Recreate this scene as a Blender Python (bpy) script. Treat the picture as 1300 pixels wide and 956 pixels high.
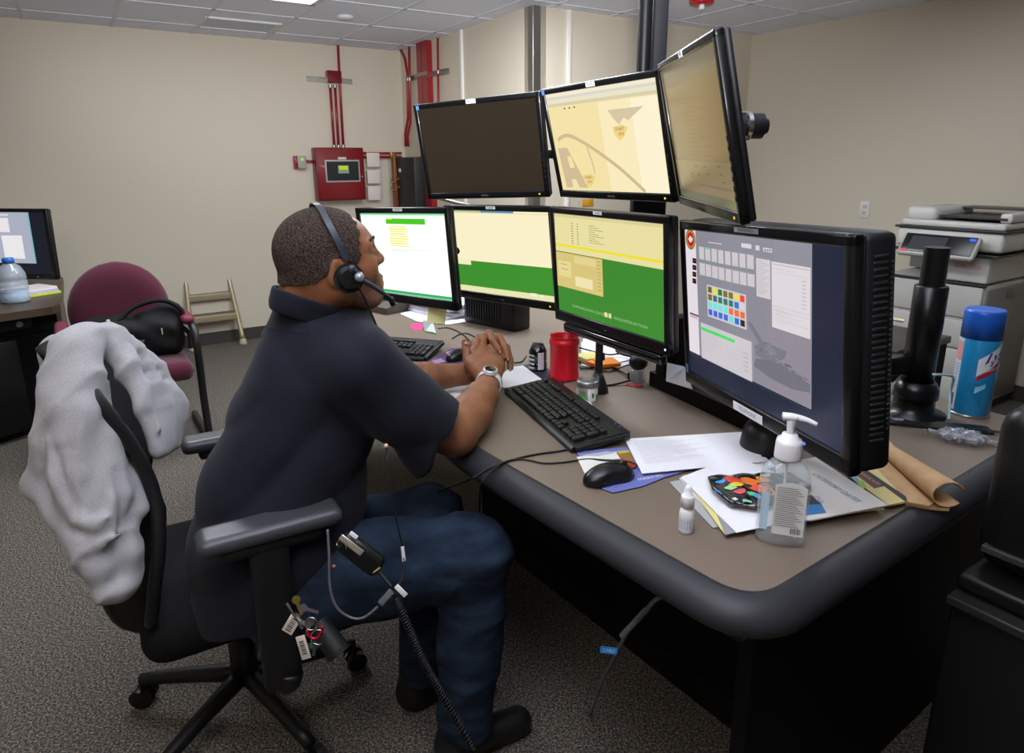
import bpy, math, random
import numpy as np
from mathutils import Matrix, Vector
random.seed(7); np.random.seed(7)
for o in list(bpy.data.objects): bpy.data.objects.remove(o)
SC = bpy.context.scene
COL = SC.collection
PI = math.pi
# ---------------------------------------------------------------- camera
EYE = np.array([0.0, 0.0, 1.44]); FPX = 850.0; PPY = 433.0
_pit, _rol = math.radians(14.9), math.radians(0.45)
_dn = np.array([math.sin(_rol)*math.cos(_pit), math.cos(_rol)*math.cos(_pit), math.sin(_pit)])
_up = -_dn; _ex = np.cross(_dn, [0, 0, 1.]); _ex /= np.linalg.norm(_ex); _ey = np.cross(_up, _ex)
WC = np.array([_ex, _ey, _up])                 # camera axes (right, down, forward) -> world
cd = bpy.data.cameras.new('camera'); cam = bpy.data.objects.new('camera', cd); COL.objects.link(cam)
cd.sensor_width = 36.0; cd.lens = FPX/1300*36; cd.shift_y = -(478-PPY)/1300
cd.clip_start = 0.02; cd.clip_end = 60
_r, _d, _f = WC[:, 0], WC[:, 1], WC[:, 2]
cam.matrix_world = Matrix(((_r[0], -_d[0], -_f[0], EYE[0]), (_r[1], -_d[1], -_f[1], EYE[1]),
                           (_r[2], -_d[2], -_f[2], EYE[2]), (0, 0, 0, 1)))
SC.camera = cam
cd.dof.use_dof = False
SC.view_settings.view_transform = 'Standard'; SC.view_settings.look = 'None'
SC.view_settings.gamma = 1.0; SC.view_settings.use_curve_mapping = False
SC.view_settings.exposure = 0.0
# ---------------------------------------------------------------- world + main lights
wd = bpy.data.worlds.new('world'); SC.world = wd; wd.use_nodes = True
wd.node_tree.nodes['Background'].inputs[0].default_value = (0.05, 0.05, 0.055, 1)
wd.node_tree.nodes['Background'].inputs[1].default_value = 0.3
def area_light(name, loc, target, sx, sy, power, color, spread=180):
    l = bpy.data.lights.new(name, 'AREA'); l.shape = 'RECTANGLE'; l.size = sx; l.size_y = sy
    l.energy = power; l.color = color; l.spread = math.radians(spread)
    o = bpy.data.objects.new(name, l); COL.objects.link(o); o.location = loc
    d = Vector(target)-Vector(loc); o.rotation_euler = d.to_track_quat('-Z', 'Y').to_euler(); return o
# added area fill standing in for the photographer's flash bounced behind the camera
area_light('flash_bounce_fill', (-0.7, -0.2, 2.25), (-0.3, 2.6, 0.9), 1.2, 0.8, 18, (1.0, 0.90, 0.79))
# the flash head on the camera, tilted up at the ceiling beyond the desk
fl_ = bpy.data.lights.new('camera_flash', 'SPOT'); fl_.energy = 620; fl_.color = (0.97, 0.975, 1.0); fl_.spot_size = math.radians(92); fl_.spot_blend = 0.7; fl_.shadow_soft_size = 0.09
flo = bpy.data.objects.new('camera_flash', fl_); COL.objects.link(flo); flo.location = (0.0, -0.05, 1.60)
flo.rotation_euler = Vector((-0.10, math.cos(math.radians(36)), math.sin(math.radians(36)))).to_track_quat('-Z', 'Y').to_euler()
# ceiling troffers: light emitted by the lamps in the grid (frames and diffusers are built with the ceiling)
LAMP_COLOR = (0.90, 0.95, 1.0)

def pray(x, y): return WC @ np.array([(x-650)/FPX, (y-PPY)/FPX, 1.0])
def on(x, y, z):                               # point at height z seen along a direction
    d = pray(x, y); return EYE + d*((z-EYE[2])/d[2])
def onV(x, y, p, n):
    d = pray(x, y); n = np.array(n); return EYE + d*(((np.array(p)-EYE) @ n)/(d @ n))
def at(x, y, dep): return EYE + pray(x, y)*dep
# ---------------------------------------------------------------- materials
def lin(c):
    if isinstance(c, str):
        c = c.lstrip('#'); c = [int(c[i:i+2], 16)/255 for i in (0, 2, 4)]
    return tuple((v/12.92 if v <= 0.04045 else ((v+0.055)/1.055)**2.4) for v in c)
MATS = {}
def mat(name, col=None, rough=0.5, metal=0.0, emit=0.0, bump=0.0, bscale=200, col2=None, nscale=50, trans=0.0, ior=1.45,
        coat=0.0, spec=0.5, ramp=(0.4, 0.6), sheen=0.0, ecol=None, alpha=1.0, detail=3.0, stretch=None):
    if name in MATS: return MATS[name]
    m = bpy.data.materials.new(name); m.use_nodes = True; MATS[name] = m
    nt = m.node_tree; b = nt.nodes['Principled BSDF']
    c = (*lin(col), 1)
    b.inputs['Base Color'].default_value = c
    b.inputs['Roughness'].default_value = rough; b.inputs['Metallic'].default_value = metal
    b.inputs['Transmission Weight'].default_value = trans; b.inputs['IOR'].default_value = ior
    b.inputs['Coat Weight'].default_value = coat; b.inputs['Specular IOR Level'].default_value = spec
    b.inputs['Sheen Weight'].default_value = sheen; b.inputs['Alpha'].default_value = alpha
    if emit:
        b.inputs['Emission Color'].default_value = (*lin(ecol), 1) if ecol else c
        b.inputs['Emission Strength'].default_value = emit
    tc = None
    def coord(scale):
        nonlocal tc
        if tc is None: tc = nt.nodes.new('ShaderNodeTexCoord')
        out = tc.outputs['Object']
        if stretch:
            mp = nt.nodes.new('ShaderNodeMapping'); mp.inputs['Scale'].default_value = stretch
            nt.links.new(out, mp.inputs['Vector']); out = mp.outputs['Vector']
        n = nt.nodes.new('ShaderNodeTexNoise'); n.inputs['Scale'].default_value = scale
        n.inputs['Detail'].default_value = detail
        nt.links.new(out, n.inputs['Vector']); return n
    if col2:
        n = coord(nscale); r = nt.nodes.new('ShaderNodeValToRGB')
        r.color_ramp.elements[0].position = ramp[0]; r.color_ramp.elements[1].position = ramp[1]
        r.color_ramp.elements[0].color = c; r.color_ramp.elements[1].color = (*lin(col2), 1)
        nt.links.new(n.outputs['Fac'], r.inputs[0]); nt.links.new(r.outputs[0], b.inputs['Base Color'])
    if bump:
        n = coord(bscale); bp = nt.nodes.new('ShaderNodeBump'); bp.inputs['Strength'].default_value = bump
        bp.inputs['Distance'].default_value = 0.002
        nt.links.new(n.outputs['Fac'], bp.inputs['Height']); nt.links.new(bp.outputs[0], b.inputs['Normal'])
    return m
def glow(col, s=1.0):                          # what a lit screen shows
    k = 'screen_'+col+('' if s == 1 else '_%d' % (s*100))
    return mat(k, '#050505', 0.22, emit=s, ecol=col)
def flat(col, rough=0.6): return mat('plain_'+col.strip('#')+'_%d' % (rough*10), col, rough)
# ---------------------------------------------------------------- mesh builder
class MB:
    def __init__(s): s.v = []; s.f = []; s.m = []; s.mats = []; s.sm = []
    def mi(s, m):
        if m is None: return -1
        if m not in s.mats: s.mats.append(m)
        return s.mats.index(m)
    def add(s, V, F, m=None, smooth=False, M=None):
        k = len(s.v); V = [Vector(v) for v in V]
        if M is not None: V = [M @ v for v in V]
        s.v += V; i = s.mi(m)
        for f in F: s.f.append(tuple(k+j for j in f)); s.m.append(i); s.sm.append(smooth)
        return s
    def quad(s, a, b, c, d, m=None): return s.add([a, b, c, d], [(0, 1, 2, 3)], m)
    def box(s, c, size, m=None, M=None, bev=0.0, rz=0.0, taper=1.0, seg=2):
        c = Vector(c); x, y, z = [k/2 for k in size]
        T = Matrix.Translation(c) @ Matrix.Rotation(rz, 4, 'Z')
        if M is not None: T = M @ T
        if bev <= 0:
            V = [(-x, -y, -z), (x, -y, -z), (x, y, -z), (-x, y, -z), (-x*taper, -y*taper, z), (x*taper, -y*taper, z), (x*taper, y*taper, z), (-x*taper, y*taper, z)]
            F = [(3, 2, 1, 0), (4, 5, 6, 7), (0, 1, 5, 4), (1, 2, 6, 5), (2, 3, 7, 6), (3, 0, 4, 7)]
            return s.add(V, F, m, False, T)
        bev = min(bev, x*.98, y*.98, z*.98)
        ring = []
        n = seg+1
        for (cx, cy, a0) in ((x-bev, y-bev, 0), (-x+bev, y-bev, PI/2), (-x+bev, -y+bev, PI), (x-bev, -y+bev, 1.5*PI)):
            for k in range(n): a = a0+k*PI/2/seg; ring.append((cx, cy, math.cos(a), math.sin(a)))
        N = len(ring); V = []; F = []
        prof = [(-1, k*PI/2/seg) for k in range(seg+1)]
        lev = []
        for k in range(seg+1): a = -PI/2+k*PI/2/seg; lev.append((-z+bev+math.sin(a)*bev, math.cos(a)))
        for k in range(seg+1): a = k*PI/2/seg; lev.append((z-bev+math.sin(a)*bev, math.cos(a)))
        for (zz, rr) in lev:
            t = 1+(taper-1)*(zz+z)/(2*z)
            for (cx, cy, ca, sa) in ring: V.append(((cx+ca*bev*rr)*t, (cy+sa*bev*rr)*t, zz))
        L = len(lev)
        for l in range(L-1):
            for i in range(N): j = (i+1) % N; F.append((l*N+i, l*N+j, (l+1)*N+j, (l+1)*N+i))
        F.append(tuple(reversed(range(N)))); F.append(tuple((L-1)*N+i for i in range(N)))
        return s.add(V, F, m, True, T)
    def cyl(s, p0, p1, r0, r1=None, n=20, m=None, caps=True, M=None, smooth=True):
        if r1 is None: r1 = r0
        p0 = Vector(p0); p1 = Vector(p1); d = (p1-p0); q = d.to_track_quat('Z', 'Y').to_matrix()
        V = []; F = []
        for (p, r) in ((p0, r0), (p1, r1)):
            for i in range(n): a = 2*PI*i/n; V.append(p+q @ Vector((math.cos(a)*r, math.sin(a)*r, 0)))
        for i in range(n): j = (i+1) % n; F.append((i, j, n+j, n+i))
        s.add(V, F, m, smooth, M)
        if caps:
            s.add(V[:n], [tuple(reversed(range(n)))], m, False, M); s.add(V[n:], [tuple(range(n))], m, False, M)
        return s
    def tube(s, pts, r, n=8, m=None, M=None, res=1, closed=False):
        P = [Vector(p) for p in pts]
        if res > 1: P = spline(P, res)
        R = r if callable(r) else (lambda t: r)
        V = []; F = []; L = len(P); prev = None
        for i, p in enumerate(P):
            t = (P[min(i+1, L-1)]-P[max(i-1, 0)])
            if t.length < 1e-9: t = Vector((0, 0, 1))
            t.normalize()
            if prev is None:
                u = t.orthogonal().normalized()
            else:
                u = (prev-t*prev.dot(t)); u = u.normalized() if u.length > 1e-6 else t.orthogonal().normalized()
            prev = u; w = t.cross(u); rr = R(i/max(1, L-1))
            for k in range(n): a = 2*PI*k/n; V.append(p+u*(math.cos(a)*rr)+w*(math.sin(a)*rr))
        for i in range(L-1):
            for k in range(n): j = (k+1) % n; F.append((i*n+k, i*n+j, (i+1)*n+j, (i+1)*n+k))
        F.append(tuple(reversed(range(n)))); F.append(tuple((L-1)*n+k for k in range(n)))
        return s.add(V, F, m, True, M)
    def lathe(s, prof, o=(0, 0, 0), n=32, m=None, M=None, sx=1.0, sy=1.0, closed=False):
        o = Vector(o); V = []; F = []; L = len(prof)
        for (r, z) in prof:
            for k in range(n): a = 2*PI*k/n; V.append(o+Vector((math.cos(a)*r*sx, math.sin(a)*r*sy, z)))
        for i in range(L-1):
            for k in range(n): j = (k+1) % n; F.append((i*n+k, i*n+j, (i+1)*n+j, (i+1)*n+k))
        if not closed: F.append(tuple(reversed(range(n)))); F.append(tuple((L-1)*n+k for k in range(n)))
        return s.add(V, F, m, True, M)
    def prism(s, pts, z0, z1, m=None, M=None, mtop=None):
        n = len(pts); V = [(p[0], p[1], z0) for p in pts]+[(p[0], p[1], z1) for p in pts]
        a = sum(pts[i][0]*pts[(i+1) % n][1]-pts[(i+1) % n][0]*pts[i][1] for i in range(n))
        if a < 0: V = [(p[0], p[1], z0) for p in pts[::-1]]+[(p[0], p[1], z1) for p in pts[::-1]]
        F = [(i, (i+1) % n, n+(i+1) % n, n+i) for i in range(n)]+[tuple(reversed(range(n)))]
        s.add(V, F, m, False, M); return s.add(V, [tuple(range(n, 2*n))], mtop or m, False, M)
    def sphere(s, c, r, n=16, m=None, M=None):
        r = (r, r, r) if not hasattr(r, '__len__') else r
        V = []; F = []; k = n//2
        for i in range(1, k):
            a = PI*i/k
            for j in range(n): b = 2*PI*j/n; V.append((c[0]+r[0]*math.sin(a)*math.cos(b), c[1]+r[1]*math.sin(a)*math.sin(b), c[2]+r[2]*math.cos(a)))
        T = len(V); V += [(c[0], c[1], c[2]+r[2]), (c[0], c[1], c[2]-r[2])]
        for i in range(k-2):
            for j in range(n): q = (j+1) % n; F.append((i*n+j, (i+1)*n+j, (i+1)*n+q, i*n+q))
        for j in range(n): q = (j+1) % n; F.append((T, j, q)); F.append((T+1, (k-2)*n+q, (k-2)*n+j))
        return s.add(V, F, m, True, M)
    def text(s, txt, h, M, m, wid=None, shear=0.0, bold=0.0):
        c = bpy.data.curves.new('t', 'FONT'); c.body = txt; c.size = h; c.align_x = 'CENTER'; c.align_y = 'CENTER'; c.shear = shear
        c.offset = bold; c.resolution_u = 3
        o = bpy.data.objects.new('t', c); COL.objects.link(o)
        dg = bpy.context.evaluated_depsgraph_get(); me = bpy.data.meshes.new_from_object(o.evaluated_get(dg))
        V = [v.co.copy() for v in me.vertices]; F = [tuple(p.vertices) for p in me.polygons]
        if wid and V:
            x0 = min(v.x for v in V); x1 = max(v.x for v in V); k = wid/(x1-x0)
            for v in V: v.x *= k
        s.add(V, F, m, False, M)
        bpy.data.objects.remove(o); bpy.data.curves.remove(c); bpy.data.meshes.remove(me); return s
    def build(s, name, m=None, parent=None, world=True, kind=None, label=None):
        me = bpy.data.meshes.new(name)
        V = s.v
        if parent is not None and world:
            Mi = RM[parent.name].inverted(); V = [Mi @ v for v in V]
        me.from_pydata([tuple(v) for v in V], [], s.f)
        if -1 in s.m:
            j = s.mi(m); s.m = [j if i < 0 else i for i in s.m]
        for k in s.mats: me.materials.append(k)
        me.polygons.foreach_set('material_index', s.m); me.polygons.foreach_set('use_smooth', s.sm)
        me.update(); me.validate()
        o = bpy.data.objects.new(name, me); COL.objects.link(o)
        if parent is not None: o.parent = parent
        RM[o.name] = RM[parent.name].copy() if parent is not None else Matrix.Identity(4)
        if kind: o['kind'] = kind
        if label: o['label'] = label
        return o
# note: a mesh whose faces were added with m=None takes the material given to build()
RM = {}
def spline(P, res):
    P = [Vector(p) for p in P]; out = []; L = len(P)
    for i in range(L-1):
        a = P[max(i-1, 0)]; b = P[i]; c = P[i+1]; d = P[min(i+2, L-1)]
        for k in range(res):
            t = k/res; out.append(0.5*((2*b)+(c-a)*t+(2*a-5*b+4*c-d)*t*t+(3*b-a-3*c+d)*t*t*t))
    out.append(P[-1]); return out
def thing(name, label, cat, loc=(0, 0, 0), M=None, group=None):
    o = bpy.data.objects.new(name, None); COL.objects.link(o); o.empty_display_size = 0.05
    if M is None: M = Matrix.Translation(Vector(loc))
    o.matrix_world = M; RM[o.name] = M.copy()
    o['label'] = label; o['category'] = cat
    if group: o['group'] = group
    return o
def tag(o, label, cat, group=None, kind=None):
    o['label'] = label; o['category'] = cat
    if group: o['group'] = group
    if kind: o['kind'] = kind
    return o
def frame(c, xr, n):                           # matrix: x = xr, z = n, y = n x xr
    x = Vector(xr).normalized(); z = Vector(n); z = (z-x*z.dot(x)).normalized(); y = z.cross(x)
    return Matrix(((x[0], y[0], z[0], c[0]), (x[1], y[1], z[1], c[1]), (x[2], y[2], z[2], c[2]), (0, 0, 0, 1)))
# ---------------------------------------------------------------- smooth implicit surfaces (for bodies and cloth)
def snet(f, lo, hi, h):
    lo = np.array(lo, float); hi = np.array(hi, float); n = np.ceil((hi-lo)/h).astype(int)+1
    ax = [lo[i]+h*np.arange(n[i]) for i in range(3)]
    V = np.empty(tuple(n), np.float32)
    step = max(1, int(400000/(n[1]*n[2])))
    for i in range(0, n[0], step):
        X, Y, Z = np.meshgrid(ax[0][i:i+step], ax[1], ax[2], indexing='ij')
        V[i:i+step] = f(np.stack([X.ravel(), Y.ravel(), Z.ravel()], 1)).reshape(X.shape)
    S = V < 0
    c = [(a, b, d) for a in (0, 1) for b in (0, 1) for d in (0, 1)]
    sl = lambda A, o: A[o[0]:n[0]-1+o[0], o[1]:n[1]-1+o[1], o[2]:n[2]-1+o[2]]
    cnt = sum(sl(S, o).astype(np.int8) for o in c)
    act = (cnt > 0) & (cnt < 8); idx = -np.ones(act.shape, np.int64); I = np.argwhere(act); idx[act] = np.arange(len(I))
    pos = np.zeros((len(I), 3)); w = np.zeros(len(I))
    for a in c:
        for k in range(3):
            if a[k]: continue
            b = list(a); b[k] = 1
            va = V[I[:, 0]+a[0], I[:, 1]+a[1], I[:, 2]+a[2]]; vb = V[I[:, 0]+b[0], I[:, 1]+b[1], I[:, 2]+b[2]]
            x = (va < 0) != (vb < 0); t = np.where(x, va/np.where(x, va-vb, 1), 0)
            p = np.array(a, float)[None, :].repeat(len(I), 0); p[:, k] += t
            pos += p*x[:, None]; w += x
    pos = lo+(I+pos/w[:, None])*h
    Fs = []
    for k in range(3):
        o = [0, 0, 0]; o[k] = 1; u, v = [(1, 2), (2, 0), (0, 1)][k]
        A = S[:n[0]-o[0], :n[1]-o[1], :n[2]-o[2]]; B = S[o[0]:, o[1]:, o[2]:]
        E = np.argwhere(A != B)
        ok = (E[:, u] > 0) & (E[:, v] > 0) & (E[:, u] < n[u]-1) & (E[:, v] < n[v]-1); E = E[ok]
        if not len(E): continue
        sgn = A[E[:, 0], E[:, 1], E[:, 2]]
        def cell(du, dv):
            G = E.copy(); G[:, u] -= du; G[:, v] -= dv; return idx[G[:, 0], G[:, 1], G[:, 2]]
        q = np.stack([cell(1, 1), cell(0, 1), cell(0, 0), cell(1, 0)], 1)
        q[~sgn] = q[~sgn][:, ::-1]; Fs.append(q)
    F = np.concatenate(Fs); F = F[(F >= 0).all(1)]
    return pos, F
def relax(pos, F, it=2, lam=0.5):
    for _ in range(it):
        acc = np.zeros_like(pos); c = np.zeros(len(pos))
        for i in range(4):
            a, b = F[:, i], F[:, (i+1) % 4]
            np.add.at(acc, a, pos[b]); np.add.at(acc, b, pos[a]); np.add.at(c, a, 1); np.add.at(c, b, 1)
        c[c == 0] = 1; pos = pos+lam*(acc/c[:, None]-pos)
    return pos
def sdf_mb(mb, f, lo, hi, h, m=None, it=1, keep=None, mfun=None):
    pos, F = snet(f, lo, hi, h); pos = relax(pos, F, it) if it else pos
    if keep is not None:
        k = keep(pos); F = F[k[F].all(1)]
        u = np.unique(F); r = -np.ones(len(pos), int); r[u] = np.arange(len(u)); pos = pos[u]; F = r[F]
    k = len(mb.v); mb.v += [Vector(p) for p in pos]; i = mb.mi(m)
    mb.f += [tuple(int(a)+k for a in q) for q in F]; mb.sm += [True]*len(F)
    if mfun is None: mb.m += [i]*len(F)
    else:
        cen = pos[F].mean(1); r = mfun(cen); ids = {}
        ms = {j: mb.mi(mm) for j, mm in r[1].items()}
        mb.m += [ms[int(j)] for j in r[0]]
    return mb
def cone(P, a, b, ra, rb=None):
    rb = ra if rb is None else rb; a = np.array(a, float); b = np.array(b, float); d = b-a
    t = np.clip(((P-a) @ d)/(d @ d), 0, 1); return np.linalg.norm(P-a-t[:, None]*d, axis=1)-(ra+(rb-ra)*t)
def ell(P, c, r, R=None):
    Q = P-np.array(c, float)
    if R is not None: Q = Q @ np.array(R, float)
    r = np.array(r, float); k0 = np.linalg.norm(Q/r, axis=1); k1 = np.linalg.norm(Q/(r*r), axis=1)+1e-9
    return k0*(k0-1)/k1
def rbox(P, c, hs, r, R=None):
    Q = P-np.array(c, float)
    if R is not None: Q = Q @ np.array(R, float)
    q = np.abs(Q)-(np.array(hs, float)-r); return np.linalg.norm(np.maximum(q, 0), axis=1)+np.minimum(q.max(1), 0)-r
def smin(a, b, k): h = np.clip(0.5+0.5*(b-a)/k, 0, 1); return b+(a-b)*h-k*h*(1-h)
def smax(a, b, k): return -smin(-a, -b, k)
def chain(P, pts, rs, k=0.0):
    d = None
    for i in range(len(pts)-1):
        e = cone(P, pts[i], pts[i+1], rs[i], rs[i+1]); d = e if d is None else (smin(d, e, k) if k else np.minimum(d, e))
    return d
def basis(fwd, up=(0, 0, 1)):                  # columns: forward, left, up
    f = np.array(fwd, float); f /= np.linalg.norm(f); l = np.cross(up, f); l /= np.linalg.norm(l); u = np.cross(f, l)
    return np.stack([f, l, u], 1)
# ================================================================ THE ROOM
V1 = np.array([0.8437, 0.5368, 0.0]); V2 = np.array([-0.5368, 0.8437, 0.0]); CEIL = 2.40
A12 = np.array([-0.967, 6.368, 0]); A23 = A12-V2*2.081; A34 = A23+V1*2.10+V2*0.0
FARL = A12-V1*5.6; NEARR = A34-V2*7.6; BACKL = FARL-V2*7.9
WALL = mat('painted_wall', '#cdc3b2', 0.42, bump=0.10, bscale=260, spec=0.35)
def room_wall(name, a, b, t=0.1, h=CEIL, m=WALL, flip=False):
    a = np.array(a); b = np.array(b); d = (b-a)/np.linalg.norm(b-a); n = np.array([-d[1], d[0], 0])*(-1 if flip else 1)
    pts = [a, b, b+n*t, a+n*t]
    mb = MB().prism([(p[0], p[1]) for p in pts], 0, h, m); o = mb.build(name, m); o['kind'] = 'structure'; return o
room_wall('wall_back', FARL, A12+V1*0.1, flip=False)
room_wall('wall_conduits', A12, A23-V2*0.0, flip=False)
room_wall('wall_middle', A23+V2*0.0, A34+V1*0.1, flip=False)
room_wall('wall_right', A34, NEARR, flip=False)
room_wall('wall_left', FARL-V2*7.9, FARL, flip=False)
room_wall('wall_front', NEARR, BACKL, flip=False)
# carpet: flecked loop pile
CARPET = mat('carpet', '#4c4a48', 0.95, bump=0.9, bscale=420, spec=0.1)
nt = CARPET.node_tree; b = nt.nodes['Principled BSDF']; tc = nt.nodes.new('ShaderNodeTexCoord')
n1 = nt.nodes.new('ShaderNodeTexNoise'); n1.inputs['Scale'].default_value = 190; n1.inputs['Detail'].default_value = 2
n2 = nt.nodes.new('ShaderNodeTexNoise'); n2.inputs['Scale'].default_value = 115; n2.inputs['Detail'].default_value = 1
r1 = nt.nodes.new('ShaderNodeValToRGB'); e = r1.color_ramp.elements
e[0].position = 0.36; e[0].color = (*lin('#45464a'), 1); e[1].position = 0.66; e[1].color = (*lin('#b5aa98'), 1)
k = r1.color_ramp.elements.new(0.5); k.color = (*lin('#77736d'), 1)
r2 = nt.nodes.new('ShaderNodeValToRGB'); e = r2.color_ramp.elements
e[0].position = 0.42; e[0].color = (*lin('#8d94a6'), 1); e[1].position = 0.58; e[1].color = (*lin('#dcd2c0'), 1)
mx = nt.nodes.new('ShaderNodeMixRGB'); mx.blend_type = 'MULTIPLY'; mx.inputs[0].default_value = 0.8
nt.links.new(tc.outputs['Object'], n1.inputs[0]); nt.links.new(tc.outputs['Object'], n2.inputs[0])
nt.links.new(n1.outputs[0], r1.inputs[0]); nt.links.new(n2.outputs[0], r2.inputs[0])
nt.links.new(r1.outputs[0], mx.inputs[1]); nt.links.new(r2.outputs[0], mx.inputs[2]); nt.links.new(mx.outputs[0], b.inputs['Base Color'])
c4 = [FARL-V1*0.1+V2*0.1, A34+V1*3+V2*0.1+V2*3, NEARR+V1*0.1-V2*0.1, BACKL-V1*0.1-V2*0.1]
outl = [FARL+V2*.1-V1*.1, A12+V2*.1+V1*.1, A23+V1*.1, A34+V1*.1+V2*.1, NEARR+V1*.1-V2*.1, BACKL-V1*.1-V2*.1]
o = MB().prism([(p[0], p[1]) for p in outl], -0.08, 0, CARPET).build('floor', CARPET); o['kind'] = 'structure'
# ceiling: suspended tiles, one mesh with its grid
TILE = mat('ceiling_tile', '#e4e8f4', 0.9, bump=0.3, bscale=300, spec=0.1); GRID = mat('ceiling_grid', '#d6d9e2', 0.5)
mb = MB(); mb.prism([(p[0], p[1]) for p in outl], CEIL, CEIL+0.08, TILE)
SP = 0.52
def cgrid(a, b, w=0.011):
    a = np.array(a); b = np.array(b); d = (b-a)/np.linalg.norm(b-a); n = np.array([-d[1], d[0], 0])
    q = [a-n*w, b-n*w, b+n*w, a+n*w]; mb.prism([(p[0], p[1]) for p in q], CEIL-0.004, CEIL+0.001, GRID)
for i in range(-10, 1):
    s = A12+V1*(i*SP-0.13); cgrid(s-V2*0, s-V2*7.9)
for i in range(1, 5):
    s = A23+V1*(i*SP-0.4); cgrid(s, s-V2*5.8)
for j in range(0, 13):
    s = A12-V2*(0.33+j*0.62); cgrid(s-V1*5.6, s+(V1*0 if s @ V2 > A23 @ V2 else V1*2.1))
o = mb.build('ceiling', TILE); o['kind'] = 'structure'
# baseboards
BASE = mat('cove_base', '#3f3a37', 0.5)
def baseboard(name, a, b, flip=1):
    a = np.array(a); b = np.array(b); d = (b-a)/np.linalg.norm(b-a); n = np.array([d[1], -d[0], 0])*flip
    q = [a, b, b+n*0.012, a+n*0.012]; o = MB().prism([(p[0], p[1]) for p in q], 0, 0.10, BASE).build(name, BASE); o['kind'] = 'structure'
baseboard('baseboard_back', FARL, A12-V1*0.013); baseboard('baseboard_conduits', A12-V2*.013, A23)
baseboard('baseboard_middle', A23+V1*0.0, A34-V1*.013); baseboard('baseboard_right', A34-V2*.013, NEARR)
# stainless corner guard on the outer corner, white surface raceways
STEEL = mat('brushed_steel', '#a3a09a', 0.35, 1.0, bump=0.08, bscale=60, stretch=(30, 30, 1))
cg = MB(); e = A23
for (d, n) in ((V2, -V1), (V1, -V2)):
    q = [e+n*0.003, e+d*0.055+n*0.003, e+d*0.055+n*0.0005, e+n*0.0005]
    cg.prism([(p[0], p[1]) for p in q], 0.1, CEIL-0.001, STEEL)
cg.cyl((*(e-V1*.001-V2*.001)[:2], .1), (*(e-V1*.001-V2*.001)[:2], CEIL-.001), .004, m=STEEL, n=10)
o = cg.build('trim_1', STEEL); o['kind'] = 'structure'
WHITE = mat('white_paint_metal', '#e6e4e0', 0.4)
for k, (a, d, n, w) in enumerate(((onV(588, 100, A12, V1), -V2, -V1, 0.022), (onV(721, 60, A23, V2), V1, -V2, 0.02))):
    q = [a-d*w/2+n*.0, a+d*w/2, a+d*w/2+n*0.018, a-d*w/2+n*0.018]
    o = MB().prism([(p[0], p[1]) for p in q], 0.1, CEIL-0.002, WHITE).build('trim_%d' % (k+2), WHITE); o['kind'] = 'structure'
# ---- lamps in the ceiling grid
FRAME = mat('lamp_frame', '#d8d8d8', 0.5)
def troffer(c, lx, ly, power, label, on_=True):
    M = frame((c[0], c[1], CEIL-0.006), V1, (0, 0, 1)); t = thing('ceiling_light', label, 'ceiling light', M=M, group=None)
    f = MB()
    for (x, y, sx, sy) in ((0, ly/2-.012, lx, .024), (0, -ly/2+.012, lx, .024), (lx/2-.012, 0, .024, ly), (-lx/2+.012, 0, .024, ly)): f.box((x, y, 0), (sx, sy, .012), FRAME)
    f.build('frame', FRAME, t, world=False)
    d = MB(); d.box((0, 0, 0.001), (lx-.05, ly-.05, .006), mat('lamp_diffuser', '#ffffff', 0.5, emit=2.2, ecol='#f4f8ff')); d.build('diffuser', None, t, world=False)
    l = bpy.data.lights.new('lamp_light', 'AREA'); l.shape = 'RECTANGLE'; l.size = lx-.06; l.size_y = ly-.06; l.energy = power; l.color = LAMP_COLOR
    lo = bpy.data.objects.new('lamp_light', l); COL.objects.link(lo); lo.parent = t; lo.location = (0, 0, -0.012); return t
LP = 10
p = on(352, -7, CEIL); lw = p-V2*0.45+V1*0.0
troffer(lw, .5, 1.15, LP, 'lit fluorescent panel above the red alarm panel')
for (a_, b_, nm) in ((1.9, 2.6, 'above the desk'),):  # unseen panel added for more light on walls and ceiling
    troffer(lw-V2*b_+V1*a_, .5, 1.15, LP, 'lit fluorescent ceiling panel '+nm)
troffer(np.array([.15, 3.45, 0]), .5, 1.15, 50, 'lit fluorescent ceiling panel in front of the steel corner guard')  # out of view; placed and powered for the brightness of the corner walls
troffer(np.array([-1.75, 3.3, 0]), .5, 1.15, 26, 'lit fluorescent ceiling panel in front of the back wall')  # out of view; placed and powered for the brightness of the back wall
# ================================================================ wall fittings
REDP = mat('red_paint', '#8e1420', 0.35, coat=0.3); REDM = mat('red_enamel', '#6e1018', 0.4, coat=0.2)
def wpt(x, y, w):                              # point on a wall at its face
    return onV(x, y, *{'b': (A12, V2), 'c': (A12, V1), 'm': (A23, V2), 'r': (A34, V1)}[w])
def wframe(x, y, w): return frame(wpt(x, y, w), {'b': V1, 'c': -V2, 'm': V1, 'r': -V2}[w], {'b': -V2, 'c': -V1, 'm': -V2, 'r': -V1}[w])
def wsize(x0, y0, x1, y1, w):
    M = wframe((x0+x1)/2, (y0+y1)/2, w); Mi = M.inverted()
    a = Mi @ Vector(wpt(x0, (y0+y1)/2, w)); b_ = Mi @ Vector(wpt(x1, (y0+y1)/2, w)); c = Mi @ Vector(wpt((x0+x1)/2, y0, w)); d = Mi @ Vector(wpt((x0+x1)/2, y1, w))
    return M, abs(b_.x-a.x), abs(c.y-d.y)
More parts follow.
